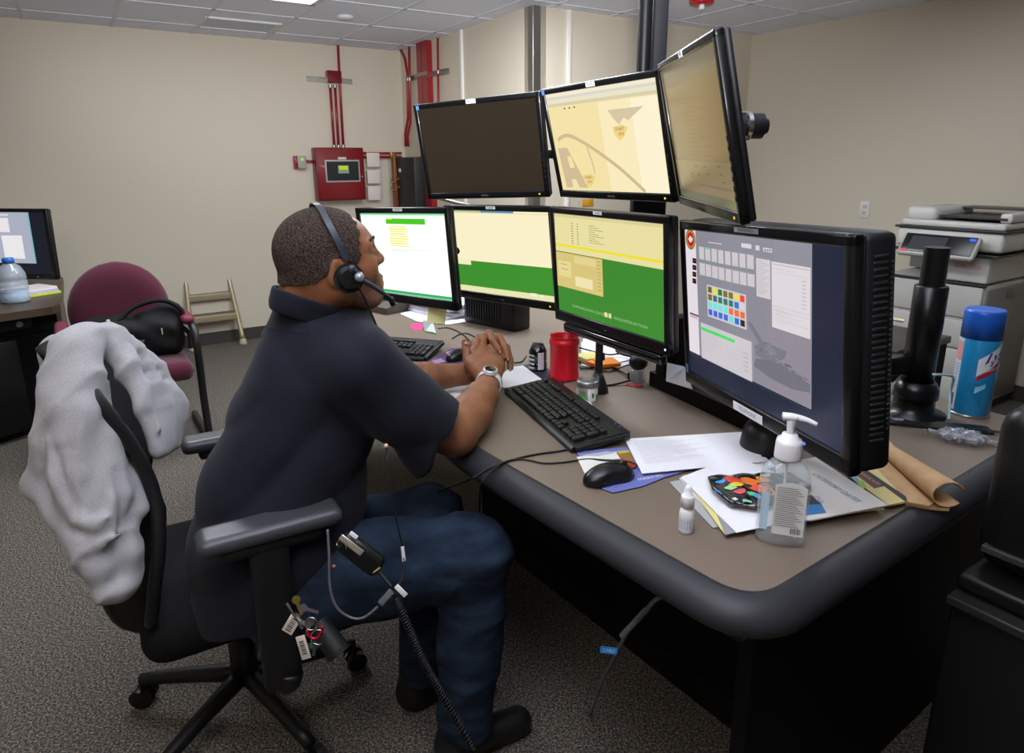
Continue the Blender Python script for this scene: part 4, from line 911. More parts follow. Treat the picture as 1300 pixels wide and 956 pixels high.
# ================================================================ KEYBOARDS
KEYM = mat('key_black', '#1b1c1e', .38, spec=.5); KEYB = mat('keyboard_black', '#121315', .4, spec=.5)
def key_shape():
    mb = MB(); mb.box((0, 0, 0), (1, 1, 1), KEYM, bev=0.12, taper=.86, seg=2); return mb
def keyboard(label, M, body=(.455, .158), group=None, tray=False):
    t = thing('keyboard', label, 'keyboard', M=M)
    f = MB(); L, D = body
    prof = [(-D/2, 0), (-D/2, .012), (-D/2+.006, .017), (D/2-.02, .026), (D/2, .024), (D/2, .006)]
    V = [(-L/2, y, z) for y, z in prof]+[(L/2, y, z) for y, z in prof]; n = len(prof)
    f.add(V, [(i, i+n, (i+1) % n+n, (i+1) % n) for i in range(n)]+[tuple(range(n)), tuple(range(2*n-1, n-1, -1))], KEYB)
    for s in (-1, 1): f.cyl((s*L/2, -D/2+.008, .009), (s*L/2, D/2-.008, .015), .0085, m=KEYB, n=12)
    f.build('case', KEYB, t, False)
    U = .0190; x0 = -L/2+.016; y0 = -D/2+.024; rows = [
        [1.25, 1.25, 1.25, 6.25, 1.25, 1.25, 1.25, 1.25], [2.25]+[1]*10+[2.75], [1.75]+[1]*11+[2.25], [1.5]+[1]*12+[1.5], [1]*13+[2], [1, -1, 1, 1, 1, 1, -.5, 1, 1, 1, 1, -.5, 1, 1, 1, 1]]
    first = None; tilt = math.atan2(.009, D-.026)
    def put(cx, cy, w, h):
        nonlocal first
        z = .0215+(cy+D/2)*math.tan(tilt)*.95
        if first is None: first = key_shape().build('key', KEYM, t, False); o = first
        else: o = first.copy(); COL.objects.link(o); o.parent = t
        o.location = (cx, cy, z); o.scale = (w*U-.0028, h*U-.0028, .0085); o.rotation_euler = (tilt, 0, 0)
    for r, row in enumerate(rows):
        y = y0+r*U+(.006 if r == 5 else 0); x = x0
        for w in row:
            if w > 0: put(x+w*U/2, y, w, .8 if r == 5 else 1)
            x += abs(w)*U
    nx = x0+15.25*U
    for (c_, r_) in ((0, 0), (1, 0), (2, 0), (1, 1), (0, 3), (1, 3), (2, 3), (0, 4), (1, 4), (2, 4), (0, 5), (1, 5), (2, 5)): put(nx+(c_+.5)*U, y0+r_*U+(.006 if r_ == 5 else 0), 1, .8 if r_ == 5 else 1)
    px_ = x0+18.5*U
    for (c_, r_, w, h) in ((0.5, 0, 2, 1), (2, 0, 1, 1), (0, 1, 1, 1), (1, 1, 1, 1), (2, 1, 1, 1), (0, 2, 1, 1), (1, 2, 1, 1), (2, 2, 1, 1), (0, 3, 1, 1), (1, 3, 1, 1), (2, 3, 1, 1), (3, 3.5-1, 1, 2), (0, 4, 1, 1), (1, 4, 1, 1), (2, 4, 1, 1), (3, 4, 1, 1), (3, .5, 1, 2)): put(px_+(c_+.5)*U, y0+r_*U, w, h)
    for k in range(2): MB().box((L/2-.035-k*.02, D/2-.010, .0262), (.004, .002, .001), glow('#4a62ff', 1.2)).build('indicator_light', None, t, False)
    for s in (-1, 1): MB().box((s*.17, D/2-.02, .004), (.03, .012, .012), KEYB, bev=.002).build('foot', KEYB, t, False)
    return t
KM = DZ+.004
a = on(639.2, 493.6, DZ+.015); b2 = on(725.4, 569.7, DZ+.015); kd = (b2-a); kl = np.linalg.norm(kd[:2]); kd /= np.linalg.norm(kd); kn = np.array([-kd[1], kd[0], 0])
print('kb len', kl)
c = (a+b2)/2+kn*.082; Mk = frame((c[0], c[1], DZ+.004), kd, (0, 0, 1)) @ Matrix.Rotation(.05, 4, 'X')
keyboard('black keyboard on the desk right in front of the clasped hands', Mk, body=(kl-.008, .160))
a = on(573, 432, DZ+.02); c0_ = on(531, 459, DZ+.02)                     # right end of the far keyboard
yv = a-c0_; yv = yv/np.linalg.norm(yv); xv = np.array([yv[1], -yv[0], 0])
cc = (a+c0_)/2-xv*.232; Mk2 = frame((cc[0], cc[1], DZ+.004), xv, (0, 0, 1)) @ Matrix.Rotation(.07, 4, 'X')
keyboard('black keyboard partly hidden behind the man\'s shoulder', Mk2, body=(.45, .175))
# ================================================================ MICE AND PADS
def mouse(label, M, k=1.0):
    t = thing('computer_mouse', label, 'mouse', M=M); mm = mat('mouse_black', '#101114', .28, spec=.5)
    def fm(P):
        d = ell(P, (0, 0, .004), (.061*k, .034*k, .034)); d = smax(d, -(P[:, 2]), .003)
        d = smax(d, np.abs(P[:, 1])-(.0315-.004*np.cos(P[:, 0]*50))*k, .006); return d
    mb = MB(); sdf_mb(mb, fm, (-.075, -.045, -.006), (.075, .045, .045), .0028, mm, 2); mb.build('mouse_body', mm, t, False)
    MB().cyl((.035*k, -.003, .0305), (.035*k, .003, .0305), .008, m=flat('#2a2a2e', .4), n=18).build('scroll_wheel', None, t, False)
    for s in (-1, 1): MB().tube([(.058*k, s*.001+0*s, .016), (.040*k, s*.0005, .0295), (.012*k, s*.0005, .0375)], .0006, 4, flat('#050505'), res=4).build('button_seam', None, t, False)
    return t
PADB = mat('mouse_pad_blue', '#6a72b4', .8, bump=.1, bscale=500)
P_ = [on(*q, DZ) for q in ((731, 574), (775, 567), (860, 572), (935, 590), (905, 594), (870, 599), (830, 612), (800, 622), (775, 627), (765, 624), (760, 614))]
pts = [tuple(p[:2]) for p in [on(731, 575, DZ), on(806, 568, DZ), on(925, 589, DZ), on(880, 597, DZ), on(845, 607, DZ), on(815, 619, DZ), on(778, 627, DZ), on(764, 622, DZ)]]
mb = MB(); mb.prism(pts, DZ, DZ+.003, mat('pad_rubber', '#1a1a22', .8), mtop=PADB)
def deco(mb, pxs, m, z):
    p = [on(x, y, z) for x, y in pxs]; a = sum(p[i][0]*p[(i+1) % len(p)][1]-p[(i+1) % len(p)][0]*p[i][1] for i in range(len(p)))
    if a < 0: p = p[::-1]
    mb.add([tuple(q) for q in p], [tuple(range(len(p)))], m)
z = DZ+.0033
deco(mb, [(732, 580), (783, 573), (808, 592), (742, 601)], flat('#dcdcd8', .7), z); deco(mb, [(782, 574), (799, 572), (809, 593), (795, 594)], flat('#8a6a35', .7), z+.0002)
deco(mb, [(784, 572.5), (798, 571.5), (800, 574), (786, 576)], flat('#b8b03a', .7), z+.0003); deco(mb, [(788, 580), (800, 587), (809, 592), (796, 594), (790, 588)], flat('#b83228', .7), z+.0004)
deco(mb, [(772, 584), (790, 582), (795, 590), (790, 594), (776, 592)], flat('#7a6a66', .7), z+.0003)
deco(mb, [(735, 578), (770, 573), (784, 574), (760, 579)], flat('#aeb2b8', .7), z+.0005)
p = on(830, 604.5, z+.0002); M = frame(p, kd+kn*.15, (0, 0, 1))
mb.text('MARINES', .016, frame(on(826, 606, z+.0003), on(850, 601, z)-on(815, 608, z), (0, 0, 1)), flat('#d8d8e6'), .06)
tag(mb.build('mouse_pad', None), 'blue mouse pad with a picture under the front mouse', 'mouse pad')
mp_ = on(768, 612, DZ+.004); Mm = frame((mp_[0]+.01, mp_[1]+.012, DZ+.0035), (.92, .39, 0), (0, 0, 1))
mouse('large black mouse on the blue mouse pad at the front', Mm, 1.02)
tip = np.array(Mm @ Vector((.062, 0, .014)))
def cableobj(pts, r, m, label, name='cable', res=6, group=None): return tag(MB().tube(pts, r, 8, m, res=res).build(name, m), label, 'cable', group)
def dk(x, y, h=.003): return on(x, y, DZ+h)
cableobj([tip, tip+np.array([.012, .02, -.002]), tip+np.array([-.005, .05, -.006]), dk(765, 584, .006), dk(745, 583), dk(715, 587), dk(690, 588), dk(662, 583), dk(640, 587, .006), on(622, 601, DZ+.004), on(611, 615, DZ-.01), on(609, 640, DZ-.10), on(608, 665, DZ-.2)], .0022, CAB, 'thin black mouse cable running over the front desk edge')
cableobj([dk(735, 566, .010), dk(715, 572), dk(680, 577), dk(650, 584), dk(622, 595, .004), on(602, 606, DZ+.003), on(585, 613, DZ-.03), on(560, 622, DZ-.12), on(545, 630, DZ-.2)], .0026, CAB, 'black keyboard cable crossing the desk edge by the man\'s elbow')
PURP = mat('mouse_pad_purple', '#6b5078', .8, col2='#4a3f5c', nscale=14)
pts = [tuple(on(*q, DZ)[:2]) for q in ((542, 461), (573, 443), (600, 440), (612, 458), (590, 470), (552, 474))]
mb = MB().prism(pts, DZ, DZ+.003, mat('pad_rubber'), mtop=PURP); deco(mb, [(548, 458), (560, 455), (566, 459), (553, 462)], flat('#b488c0', .7), DZ+.0034); deco(mb, [(565, 447), (576, 444), (580, 447), (568, 450)], flat('#b488c0', .7), DZ+.0034)
tag(mb.build('mouse_pad', None), 'purple mouse pad beside the far keyboard', 'mouse pad')
q = on(583, 456, DZ+.003); Mm2 = frame((q[0], q[1], DZ+.0035), (.75, .66, 0), (0, 0, 1)); mouse('small grey-black mouse just behind the man\'s hands', Mm2, .9)
cableobj([np.array(Mm2 @ Vector((.055, 0, .012))), dk(598, 436), dk(592, 428), dk(580, 420), dk(568, 416), dk(556, 417)], .0022, CAB, 'cable of the far mouse curving back toward the left monitors')
cableobj([dk(574, 430), dk(585, 424), dk(600, 426), dk(640, 455), dk(660, 460), dk(668, 452)], .0022, CAB, 'thin black cable on the desk behind the hands')
# ================================================================ PAPERS (each its own sheet)
PAP = mat('white_paper', '#e9e9ee', .75, spec=.2); PAPC = mat('cream_paper', '#e6e0b4', .75)
def sheet(label, pxs, z0, m, th=.0012, lines=None, cat='paper', name='paper_sheet', curl=None):
    p = [on(x, y, DZ+z0) for x, y in pxs]; mb = MB().prism([(q[0], q[1]) for q in p], DZ+z0-th, DZ+z0, m)
    if lines:
        a, b_, c_, d_ = p[:4]
        for (u0, u1, v, w, cl) in lines:
            P2 = lambda u, v: (a*(1-u)*(1-v)+b_*u*(1-v)+c_*u*v+d_*(1-u)*v)+np.array([0, 0, .0004]); q = [P2(u0, v), P2(u1, v), P2(u1, v+w), P2(u0, v+w)]
            n_ = np.cross(q[1]-q[0], q[2]-q[0]); q = q if n_[2] > 0 else q[::-1]; mb.add([tuple(k) for k in q], [(0, 1, 2, 3)], flat(cl, .8))
    return tag(mb.build(name, m), label, cat)
ln1 = [(.06+.0*k, .06+.25+.35*((k*37) % 10)/10, .10+.05*k, .010, '#c9c9d4') for k in range(14)]
sheet('large white printed sheet lying over the blue mouse pad', [(793, 557), (944, 548), (972, 586), (815, 601)], .010, PAP, lines=ln1)
sheet('white sheet under the big paper stack near the monitor foot', [(930, 586), (960, 570), (985, 592), (950, 600)], .006, PAP)
sheet('dark grey-white bottom sheet sticking out of the paper stack behind the small white bottle', [(850, 612), (905, 600), (990, 655), (905, 670)], .003, flat('#a9a9ac', .7))
sheet('white sheet near the bottom of the stack behind the eye drop bottle', [(862, 607), (940, 596), (1010, 640), (915, 668)], .006, PAP)
sheet('yellow sheet sticking out of the stack behind the eye drop bottle', [(866, 604), (950, 585), (1020, 655), (920, 678)], .009, mat('yellow_paper', '#d9cf86', .7))
sheet('plastic sleeve on the stack beside the eye drop bottle', [(905, 640), (935, 640), (948, 672), (921, 679)], .011, flat('#8f9196', .2))
sheet('white sheet on top of the stack under the black candy bag', [(864, 606), (905, 590), (945, 584), (1015, 612), (1060, 650), (935, 676)], .013, PAP)
# white envelope with printing
ev = [(985, 590), (1035, 580), (1127, 641), (1030, 660), (985, 660)]
sheet('yellow-edged sheet under the white flyer right of the sanitizer bottle', [(985, 598), (1035, 586), (1123, 646), (985, 663)], .012, mat('yellow_paper'))
p = [on(x, y, DZ+.018) for x, y in ev]; mb = MB().prism([(q[0], q[1]) for q in p], DZ+.015, DZ+.018, flat('#dfdbd8', .7))
da = on(1083, 634, DZ+.018)-on(1033, 603, DZ+.018)
mb.text('CATEGORY DATES', .020, frame(on(1060, 618, DZ+.0186), da, (0, 0, 1)), flat('#7f97b8', .7), np.linalg.norm(da)*1.15, shear=.2)
da2 = on(1047, 640, DZ+.018)-on(1028, 626, DZ+.018); mb.text('Due', .016, frame(on(1040, 634, DZ+.0186), da2, (0, 0, 1)), flat('#7f97b8', .7))
deco(mb, [(1010, 640), (1030, 631), (1042, 638), (1049, 651), (1010, 655)], flat('#1f6fae', .5), DZ+.0188); deco(mb, [(1008, 632), (1030, 628), (1042, 640), (1020, 641)], flat('#23242a', .5), DZ+.0190)
tag(mb.build('flyer', None), 'white flyer with blue printed lettering right of the sanitizer bottle', 'flyer')
# printed folder with yellow page and dark red title block
fz = .0135
p = [on(x, y, DZ+fz) for x, y in ((1030, 570), (1085, 565), (1152, 636), (1128, 641))]
mb = MB().prism([(q[0], q[1]) for q in p], DZ+fz-.004, DZ+fz, flat('#d9ca8a', .6))
deco(mb, [(1079, 597), (1093, 595), (1123, 617), (1110, 620)], flat('#5c1a1c', .5), DZ+fz+.0004); deco(mb, [(1030, 578), (1045, 578), (1078, 604), (1068, 606)], flat('#5c1a1c', .5), DZ+fz+.0005)
deco(mb, [(1070, 596), (1076, 594), (1100, 619), (1096, 621)], flat('#6fa7c8', .5), DZ+fz+.0004); deco(mb, [(1088, 611), (1096, 610), (1100, 619), (1096, 621), (1090, 616)], flat('#9fc23a', .5), DZ+fz+.0005)
deco(mb, [(1091, 594), (1095, 593), (1150, 630), (1152, 636), (1148, 636)], flat('#1c1a1a', .5), DZ+fz+.0004)
da = on(1118, 613, DZ+fz)-on(1090, 595.5, DZ+fz); mb.text('ADVOCATE', .013, frame(on(1102.5, 606.5, DZ+fz+.0008), da, (0, 0, 1)), flat('#c9b08a', .6), np.linalg.norm(da)*.95)
tag(mb.build('printed_folder', None), 'yellow printed folder with dark red title block under the RADIO monitor corner', 'folder')
# brown paper folded over with a rolled edge
BRN = mat('brown_paper', '#c4a078', .8, bump=.15, bscale=60, col2='#bb966c', nscale=25)
bp = thing('brown_paper', 'brown kraft paper with a rolled edge at the right end of the desk', 'wrapping paper', loc=(1.0, 1.45, DZ))
p = [on(x, y, DZ+.012) for x, y in ((1088, 572), (1114, 553), (1130, 560), (1192, 634), (1180, 642), (1152, 637), (1120, 612))]
MB().prism([(q[0], q[1]) for q in p], DZ+.0045+.003, DZ+.012, BRN).build('flat_sheet', BRN, bp)
p = [on(x, y, DZ+.006) for x, y in ((1100, 575), (1120, 570), (1208, 640), (1205, 646), (1180, 644), (1150, 639))]
MB().prism([(q[0], q[1]) for q in p], DZ+.0005, DZ+.007, BRN).build('lower_sheet', BRN, bp)
a = on(1117, 563, DZ+.022); b2 = on(1204, 634, DZ+.027); mb = MB(); V = []; F = []; n = 20
ax_ = (b2-a)/np.linalg.norm(b2-a); sd_ = np.cross(ax_, [0, 0, 1])
for i in range(13):
    s = i/12; c = a+(b2-a)*s; r = .012+.013*s
    for k in range(n+1): th = -2.4+k/n*5.2; V.append(tuple(c+sd_*(-math.cos(th)*r*1.2)*-1+np.array([0, 0, 1])*math.sin(th)*r+np.array([0, 0, r-.015])))
for i in range(12):
    for k in range(n): q = i*(n+1)+k; F.append((q, q+1, q+n+2, q+n+1))
mb.add(V, F, BRN, True); o = mb.build('rolled_edge', BRN, bp); md = o.modifiers.new('s', 'SOLIDIFY'); md.thickness = .0015
# sheets near the hands
sheet('white sheet on the desk between the hands and the front keyboard', [(648, 466), (664, 464), (690, 483), (640, 493), (628, 484)], .004, PAP)
DP = mat('dark_mat', '#2b2c3c', .7)
tag(MB().prism([tuple(on(*q, DZ)[:2]) for q in ((655, 466), (675, 462), (716, 475), (716, 488), (690, 484))], DZ, DZ+.002, DP).build('desk_mat', DP), 'dark blue mat under the white sheet and red cup', 'mat')
sheet('white sheet poking out under the man\'s forearms', [(556, 497), (585, 486), (622, 492), (596, 508), (572, 507)], .003, PAP)
sheet('thin white strip on the desk edge of the front keyboard near the tin', [(727, 501), (731, 500), (752, 513), (748, 515)], .012, PAP)
# stack under left monitors
for k in range(5):
    j = (k*7) % 5-2; c = on(555, 398, DZ); M = Matrix.Translation((c[0]+.01*j+.05, c[1]+.006*j+.06, DZ+.007+k*.0125)) @ Matrix.Rotation(-.75+.05*j, 4, 'Z')
    tag(MB().box((0, 0, 0), (.34, .24, .012), flat(['#e4e2e8', '#d8cfd8', '#e8e6ea', '#cfd0d8', '#ececf0'][k], .7), M=M).build('document_pile', None), 'document pile under the left lower monitors, layer %s' % ['at the bottom', 'second from bottom', 'in the middle', 'second from top', 'on top'][k], 'papers', 'documents piled under the left monitors')
sheet('loose white sheet in front of the document pile under the left monitors', [(508, 398), (532, 392), (600, 396), (602, 407), (568, 412), (530, 408)], .003, PAP)
# papers behind red cup
sheet('grey-white sheet behind the red cup', [(738, 434), (760, 430), (820, 450), (804, 460), (772, 471), (738, 464)], .004, flat('#c9c9d2', .7))
sheet('white sheet lying on top behind the red cup', [(740, 430), (765, 428), (822, 446), (806, 455), (780, 461), (741, 448)], .008, PAP)
# ================================================================ STICKY NOTES AND PADS
p = on(748, 452, DZ+.02); tag(MB().box((p[0], p[1], DZ+.0155), (.076, .076, .014), flat('#e6dc8a', .7), rz=.5).build('sticky_note_pad', None), 'yellow sticky note pad behind the black antenna', 'note pad')
OR = mat('orange_note', '#ef8a1e', .6)
for k, (x, y, z_, rz, sz, lab) in enumerate(((757, 461, .014, .7, .05, 'small'), (770, 459, .022, .25, .074, 'large'))):
    p = on(x, y, DZ+z_); tag(MB().box((p[0], p[1], DZ+.0085+z_*.45), (sz, sz, .012), OR, rz=rz, bev=.001).build('sticky_note_pad', OR), '%s orange sticky note pad beside the black antenna' % lab, 'note pad')
# yellow note hanging from the white monitor, pink note, small photo card
NY = mat('note_yellow', '#dcd79a', .7)
def card(pxd, m, label, cat='note', name='sticky_note'):
    P3 = [np.array(at(x, y, d)) for (x, y, d) in pxd]; n_ = np.cross(P3[1]-P3[0], P3[3]-P3[0]); n_ /= np.linalg.norm(n_)
    V = P3+[p-n_*.0008 for p in P3]; return tag(MB().add([tuple(v) for v in V], [(0, 1, 2, 3), (7, 6, 5, 4), (0, 4, 5, 1), (1, 5, 6, 2), (2, 6, 7, 3), (3, 7, 4, 0)], m).build(name, m), label, cat)
Dn = 2.44
card([(545, 382.5, Dn), (567.5, 385, Dn-.01), (565, 412, Dn-.04), (541.5, 409.5, Dn-.03)], NY, 'yellow sticky note hanging from the lower edge of the white monitor')
card([(519.5, 412, 2.60), (535, 409.5, 2.60), (539, 418.5, 2.56), (527, 420.5, 2.56)], mat('note_pink', '#e23a8a', .6), 'bright pink sticky note standing behind the far keyboard')
card([(536.5, 406.5, 2.62), (549.5, 408.5, 2.60), (554, 424.5, 2.52), (539, 421.5, 2.52)], flat('#8f9a9c', .3), 'small photo card leaning on the far keyboard', 'photo card', 'photo_card')
card([(537, 419.5, 2.517), (553, 422.5, 2.515), (554.3, 425, 2.512), (539, 422, 2.512)], flat('#4f9a3a', .4), 'green bottom strip of the small photo card', 'strip', 'card_strip')
# ================================================================ PHONE CONSOLE behind the face, file holder, speaker box
c = on(490, 392, DZ); Mt = Matrix.Translation((c[0]+.0, c[1]+.02, DZ)) @ Matrix.Rotation(-.72, 4, 'Z')
t = thing('telephone_console', 'dark grey telephone console on the desk below the white monitor', 'telephone', M=Mt); PG = mat('phone_grey', '#4c4740', .5)
mb = MB(); V = [(-.13, -.10, 0), (.13, -.10, 0), (.13, .10, 0), (-.13, .10, 0), (-.13, -.10, .03), (.13, -.10, .03), (.13, .10, .085), (-.13, .10, .085)]
mb.add(V, [(3, 2, 1, 0), (4, 5, 6, 7), (0, 1, 5, 4), (1, 2, 6, 5), (2, 3, 7, 6), (3, 0, 4, 7)], PG); mb.build('phone_body', PG, t, False)
MB().box((.05, .04, .075), (.10, .05, .01), flat('#6f6e66', .3), M=Matrix.Rotation(.0, 4, 'X'), bev=.003).build('display', None, t, False)
for i in range(3):
    for j in range(3): MB().box((-.02+i*.026, -.06+j*.024, .046+j*.0066), (.018, .016, .008), flat('#8a857c', .4), bev=.002).build('phone_key', None, t, False)
MB().tube([(-.095, -.09, .07), (-.10, 0, .085), (-.095, .09, .115)], .02, 10, PG, res=4).build('handset', PG, t, False)
c = on(630, 416, DZ); Mt = Matrix.Translation((c[0], c[1]+.05, DZ)) @ Matrix.Rotation(-.75, 4, 'Z')
t = thing('ribbed_box', 'black ribbed plastic box under the middle lower monitor', 'box', M=Mt)
MB().box((0, 0, .07), (.30, .10, .14), BLK, bev=.008).build('box_body', BLK, t, False)
for k in range(14): MB().box((-.13+k*.015, -.051, .075), (.005, .006, .10), flat('#26262a', .4), bev=.001).build('rib', None, t, False)
# ================================================================ RED CUP, TIN, ANTENNA, SMALL BOTTLES
p = on(716, 480, DZ); p = np.array([p[0], p[1], DZ]); t = thing('red_cup', 'tall red plastic canister with open top in front of the green monitor', 'cup', loc=p)
RC = mat('red_plastic', '#c41626', .32, spec=.5); r = .0475; hh = .142
MB().lathe([(0, .001), (r*.96, .001), (r*1.0, .004), (r*1.0, .016), (r*.955, .021), (r*.955, hh-.030), (r*1.01, hh-.026), (r*1.02, hh-.020), (r*1.01, hh-.014), (r*.93, hh-.010), (r*.93, hh-.004), (r*.99, hh), (r*.97, hh+.001), (r*.90, hh-.004), (r*.88, .01), (0, .01)], p, 40, RC, closed=True).build('canister', RC, t)
p = on(746.5, 511, DZ); p = np.array([p[0], p[1]+.02, DZ]); t = thing('tobacco_tin', 'small round container with silver lid and green label beside the red cup', 'tin', loc=p)
SIL = mat('silver_lid', '#a6a6a6', .3, .8)
MB().lathe([(0, .001), (.029, .001), (.030, .004), (.030, .048), (0, .048)], p, 32, flat('#d8dcd8', .4)).build('tin_body', None, t)
MB().lathe([(.0322, .046), (.0325, .048), (.0325, .060), (.030, .063), (0, .0625)], p, 32, SIL).build('lid', SIL, t)
def wrap(mb, c, r, a0, a1, z0, z1, m, n=12):
    V = []; F = []
    for i in range(n+1): a = a0+(a1-a0)*i/n; V += [(c[0]+r*math.cos(a), c[1]+r*math.sin(a), z0), (c[0]+r*math.cos(a), c[1]+r*math.sin(a), z1)]
    for i in range(n): F.append((2*i, 2*i+2, 2*i+3, 2*i+1))
    return mb.add(V, F, m, True)
va = math.atan2(-p[1], -p[0]); mb = MB(); wrap(mb, p, .0304, va-1.2, va+.05, p[2]+.006, p[2]+.024, flat('#2f9a52', .4)); wrap(mb, p, .0304, va-1.2, va+.05, p[2]+.024, p[2]+.044, flat('#7f9a8a', .4)); wrap(mb, p, .0306, va-.8, va-.1, p[2]+.022, p[2]+.036, flat('#8a6a58', .4))
wrap(mb, p, .0306, va+.25, va+.9, p[2]+.006, p[2]+.042, flat('#e6e6e6', .4)); wrap(mb, p, .0308, va+.45, va+.65, p[2]+.016, p[2]+.030, flat('#4a4a50', .4)); wrap(mb, p, .0306, va+.9, va+1.3, p[2]+.006, p[2]+.024, flat('#2f9a52', .4)); mb.build('label', None, t)
p = on(759, 497, DZ); p = np.array([p[0], p[1], DZ]); t = thing('desk_antenna', 'black upright antenna with flared base behind the silver-lidded tin', 'antenna', loc=p)
MB().lathe([(.032, 0), (.030, .012), (.020, .04), (.013, .06), (0, .06)], p, 24, BLK).build('base', BLK, t); sx = WC[:, 0]*.010
MB().box((p[0]+.001, p[1], p[2]+.125), (.022, .017, .145), BLK, bev=.005).build('mast', BLK, t); MB().box((p[0]+.014, p[1], p[2]+.11), (.008, .012, .022), BLK, bev=.002).build('clip', BLK, t)
p = on(683, 471, DZ); p = np.array([p[0], p[1]+.01, DZ]); t = thing('small_bottle', 'small silver and black bottle left of the red cup', 'bottle', loc=p)
MB().lathe([(.0, 0), (.028, 0), (.030, .004), (.030, .03), (.026, .034), (.030, .038), (.030, .07), (.026, .076), (.018, .092), (0, .094)], p, 24, mat('black_gloss', '#101013', .15, coat=.5)).build('bottle_body', None, t)
mb = MB(); va = math.atan2(-p[1], -p[0])
for k in range(4): wrap(mb, p, .0306, va-1.4, va-.4, p[2]+.012+k*.014, p[2]+.018+k*.014, flat('#b4b4ba', .25))
wrap(mb, p, .0306, va+.0, va+.7, p[2]+.01, p[2]+.068, flat('#c9ccd6', .3)); mb.build('label', None, t)
p = on(811, 486, DZ); p = np.array([p[0], p[1]+.02, DZ]); t = thing('capped_bottle', 'clear small bottle with big black cap beside the rail', 'bottle', loc=p)
MB().lathe([(0, 0), (.024, 0), (.026, .004), (.026, .035), (.018, .042), (0, .042)], p, 24, mat('clear_plastic')).build('bottle_body', None, t)
MB().sphere((p[0], p[1], p[2]+.062), (.030, .030, .026), 20, BLK).build('cap', BLK, t)
# red tag and small connector at rail foot, business card on rail
p = on(805, 490, DZ); tag(MB().box((p[0], p[1], DZ+.0015), (.05, .02, .003), flat('#b02a34', .5), rz=-.5).build('red_strip', None), 'short red strip on the desk beside the equipment rail', 'strip')
p = on(806, 481, DZ); t = thing('cable_connector', 'black cable connector on the desk at the rail end', 'connector', loc=p)
MB().box((p[0], p[1], DZ+.012), (.045, .03, .022), BLK, bev=.004, rz=-.4).build('housing', BLK, t)
MB().tube([dk(800, 483, .012), dk(780, 488, .004), dk(765, 490, .004), dk(758, 492, .012)], .0035, 8, CAB, res=5).build('lead', CAB, t)
cableobj([dk(800, 478, .012), dk(785, 470, .005), dk(768, 465, .005), dk(742, 468, .005), dk(736, 466, .005)], .003, CAB, 'black cable curving behind the antenna')
cableobj([dk(815, 455, .03), dk(790, 449, .02), dk(770, 450, .016), dk(735, 441, .02), dk(728, 436, .03)], .003, CAB, 'black cable lying over the papers behind the red cup')
card([(847, 460.5, 1.90), (869, 465.5, 1.86), (879.5, 494.5, 1.82), (845.5, 484, 1.86)], flat('#d6d8e0', .4), 'white tag card hanging on the rail left of the RADIO monitor', 'card', 'tag_card')
# ================================================================ FRONT RIGHT OBJECTS
p = on(872, 677, DZ); p = np.array([p[0], p[1]+.008, DZ]); t = thing('eye_drop_bottle', 'tiny white dropper bottle on the front of the desk', 'bottle', loc=p)
WP = mat('white_plastic', '#e8e8ec', .35, spec=.5)
p0_ = p; MB().lathe([(0, 0), (.0125, 0), (.014, .002), (.014, .038), (.0125, .045), (.008, .050), (0, .050)], p, 28, WP).build('bottle_body', WP, t)
MB().lathe([(.0125, .052), (.0125, .072), (.0115, .074), (.0085, .0745), (.007, .088), (.0045, .094), (0, .095)], p, 24, WP).build('cap', WP, t)
MB().lathe([(.0085, .049), (.0085, .053)], p, 20, flat('#d8c84a', .4)).build('neck_ring', None, t)
mb = MB(); va = math.atan2(-p[1], -p[0]); wrap(mb, p, .01415, va-1.3, va+.9, p[2]+.006, p[2]+.032, flat('#d4d6e0', .5))
for k in range(5): wrap(mb, p, .0143, va-1.0+.35*k, va-.85+.35*k, p[2]+.010, p[2]+.028, flat('#a9afc4', .5), 3)
mb.build('label', None, t)
# hand sanitizer: flattened oval bottle with pump
p = on(992, 690, DZ); p = np.array([p[0]+.0, p[1]+.012, DZ]); Mz = Matrix.Translation(p) @ Matrix.Rotation(math.atan2(p[1], p[0])-PI/2+.10, 4, 'Z') @ Matrix.Diagonal((1.22, 1.22, 1.20, 1))
t = thing('sanitizer_bottle', 'clear pump bottle of hand sanitizer with white label at the front of the desk', 'bottle', M=Mz)
GEL = mat('clear_gel', '#dcebf6', .04, alpha=.30, spec=1.0, coat=1.0)
def oval(mb, prof, m, flatn=.62, n=40, pw=2.6):
    V = []; F = []
    for (r, z) in prof:
        for k in range(n):
            a = 2*PI*k/n; ca, sa = math.cos(a), math.sin(a); fy = flatn if r > .02 else flatn+(1-flatn)*(1-max(0, (r-.012))/.008)
            q = (abs(ca)**pw+abs(sa)**pw)**(-1/pw) if r > .02 else 1
            V.append((r*q*ca, r*q*sa*fy, z))
    L = len(prof)
    for i in range(L-1):
        for k in range(n): j = (k+1) % n; F.append((i*n+k, i*n+j, (i+1)*n+j, (i+1)*n+k))
    F.append(tuple(reversed(range(n)))); F.append(tuple((L-1)*n+k for k in range(n))); return mb.add(V, F, m, True)
oval(MB(), [(.026, .0), (.0325, .003), (.0345, .010), (.0350, .05), (.0352, .095), (.0340, .110), (.029, .122), (.021, .131), (.014, .134), (.0125, .142)], GEL).build('bottle_body', GEL, t, False)
MB().lathe([(.0185, .136), (.0190, .139), (.0182, .160), (.0168, .166), (.012, .168), (.0105, .174), (0, .175)], (0, 0, 0), 32, WP).build('pump_collar', WP, t, False)
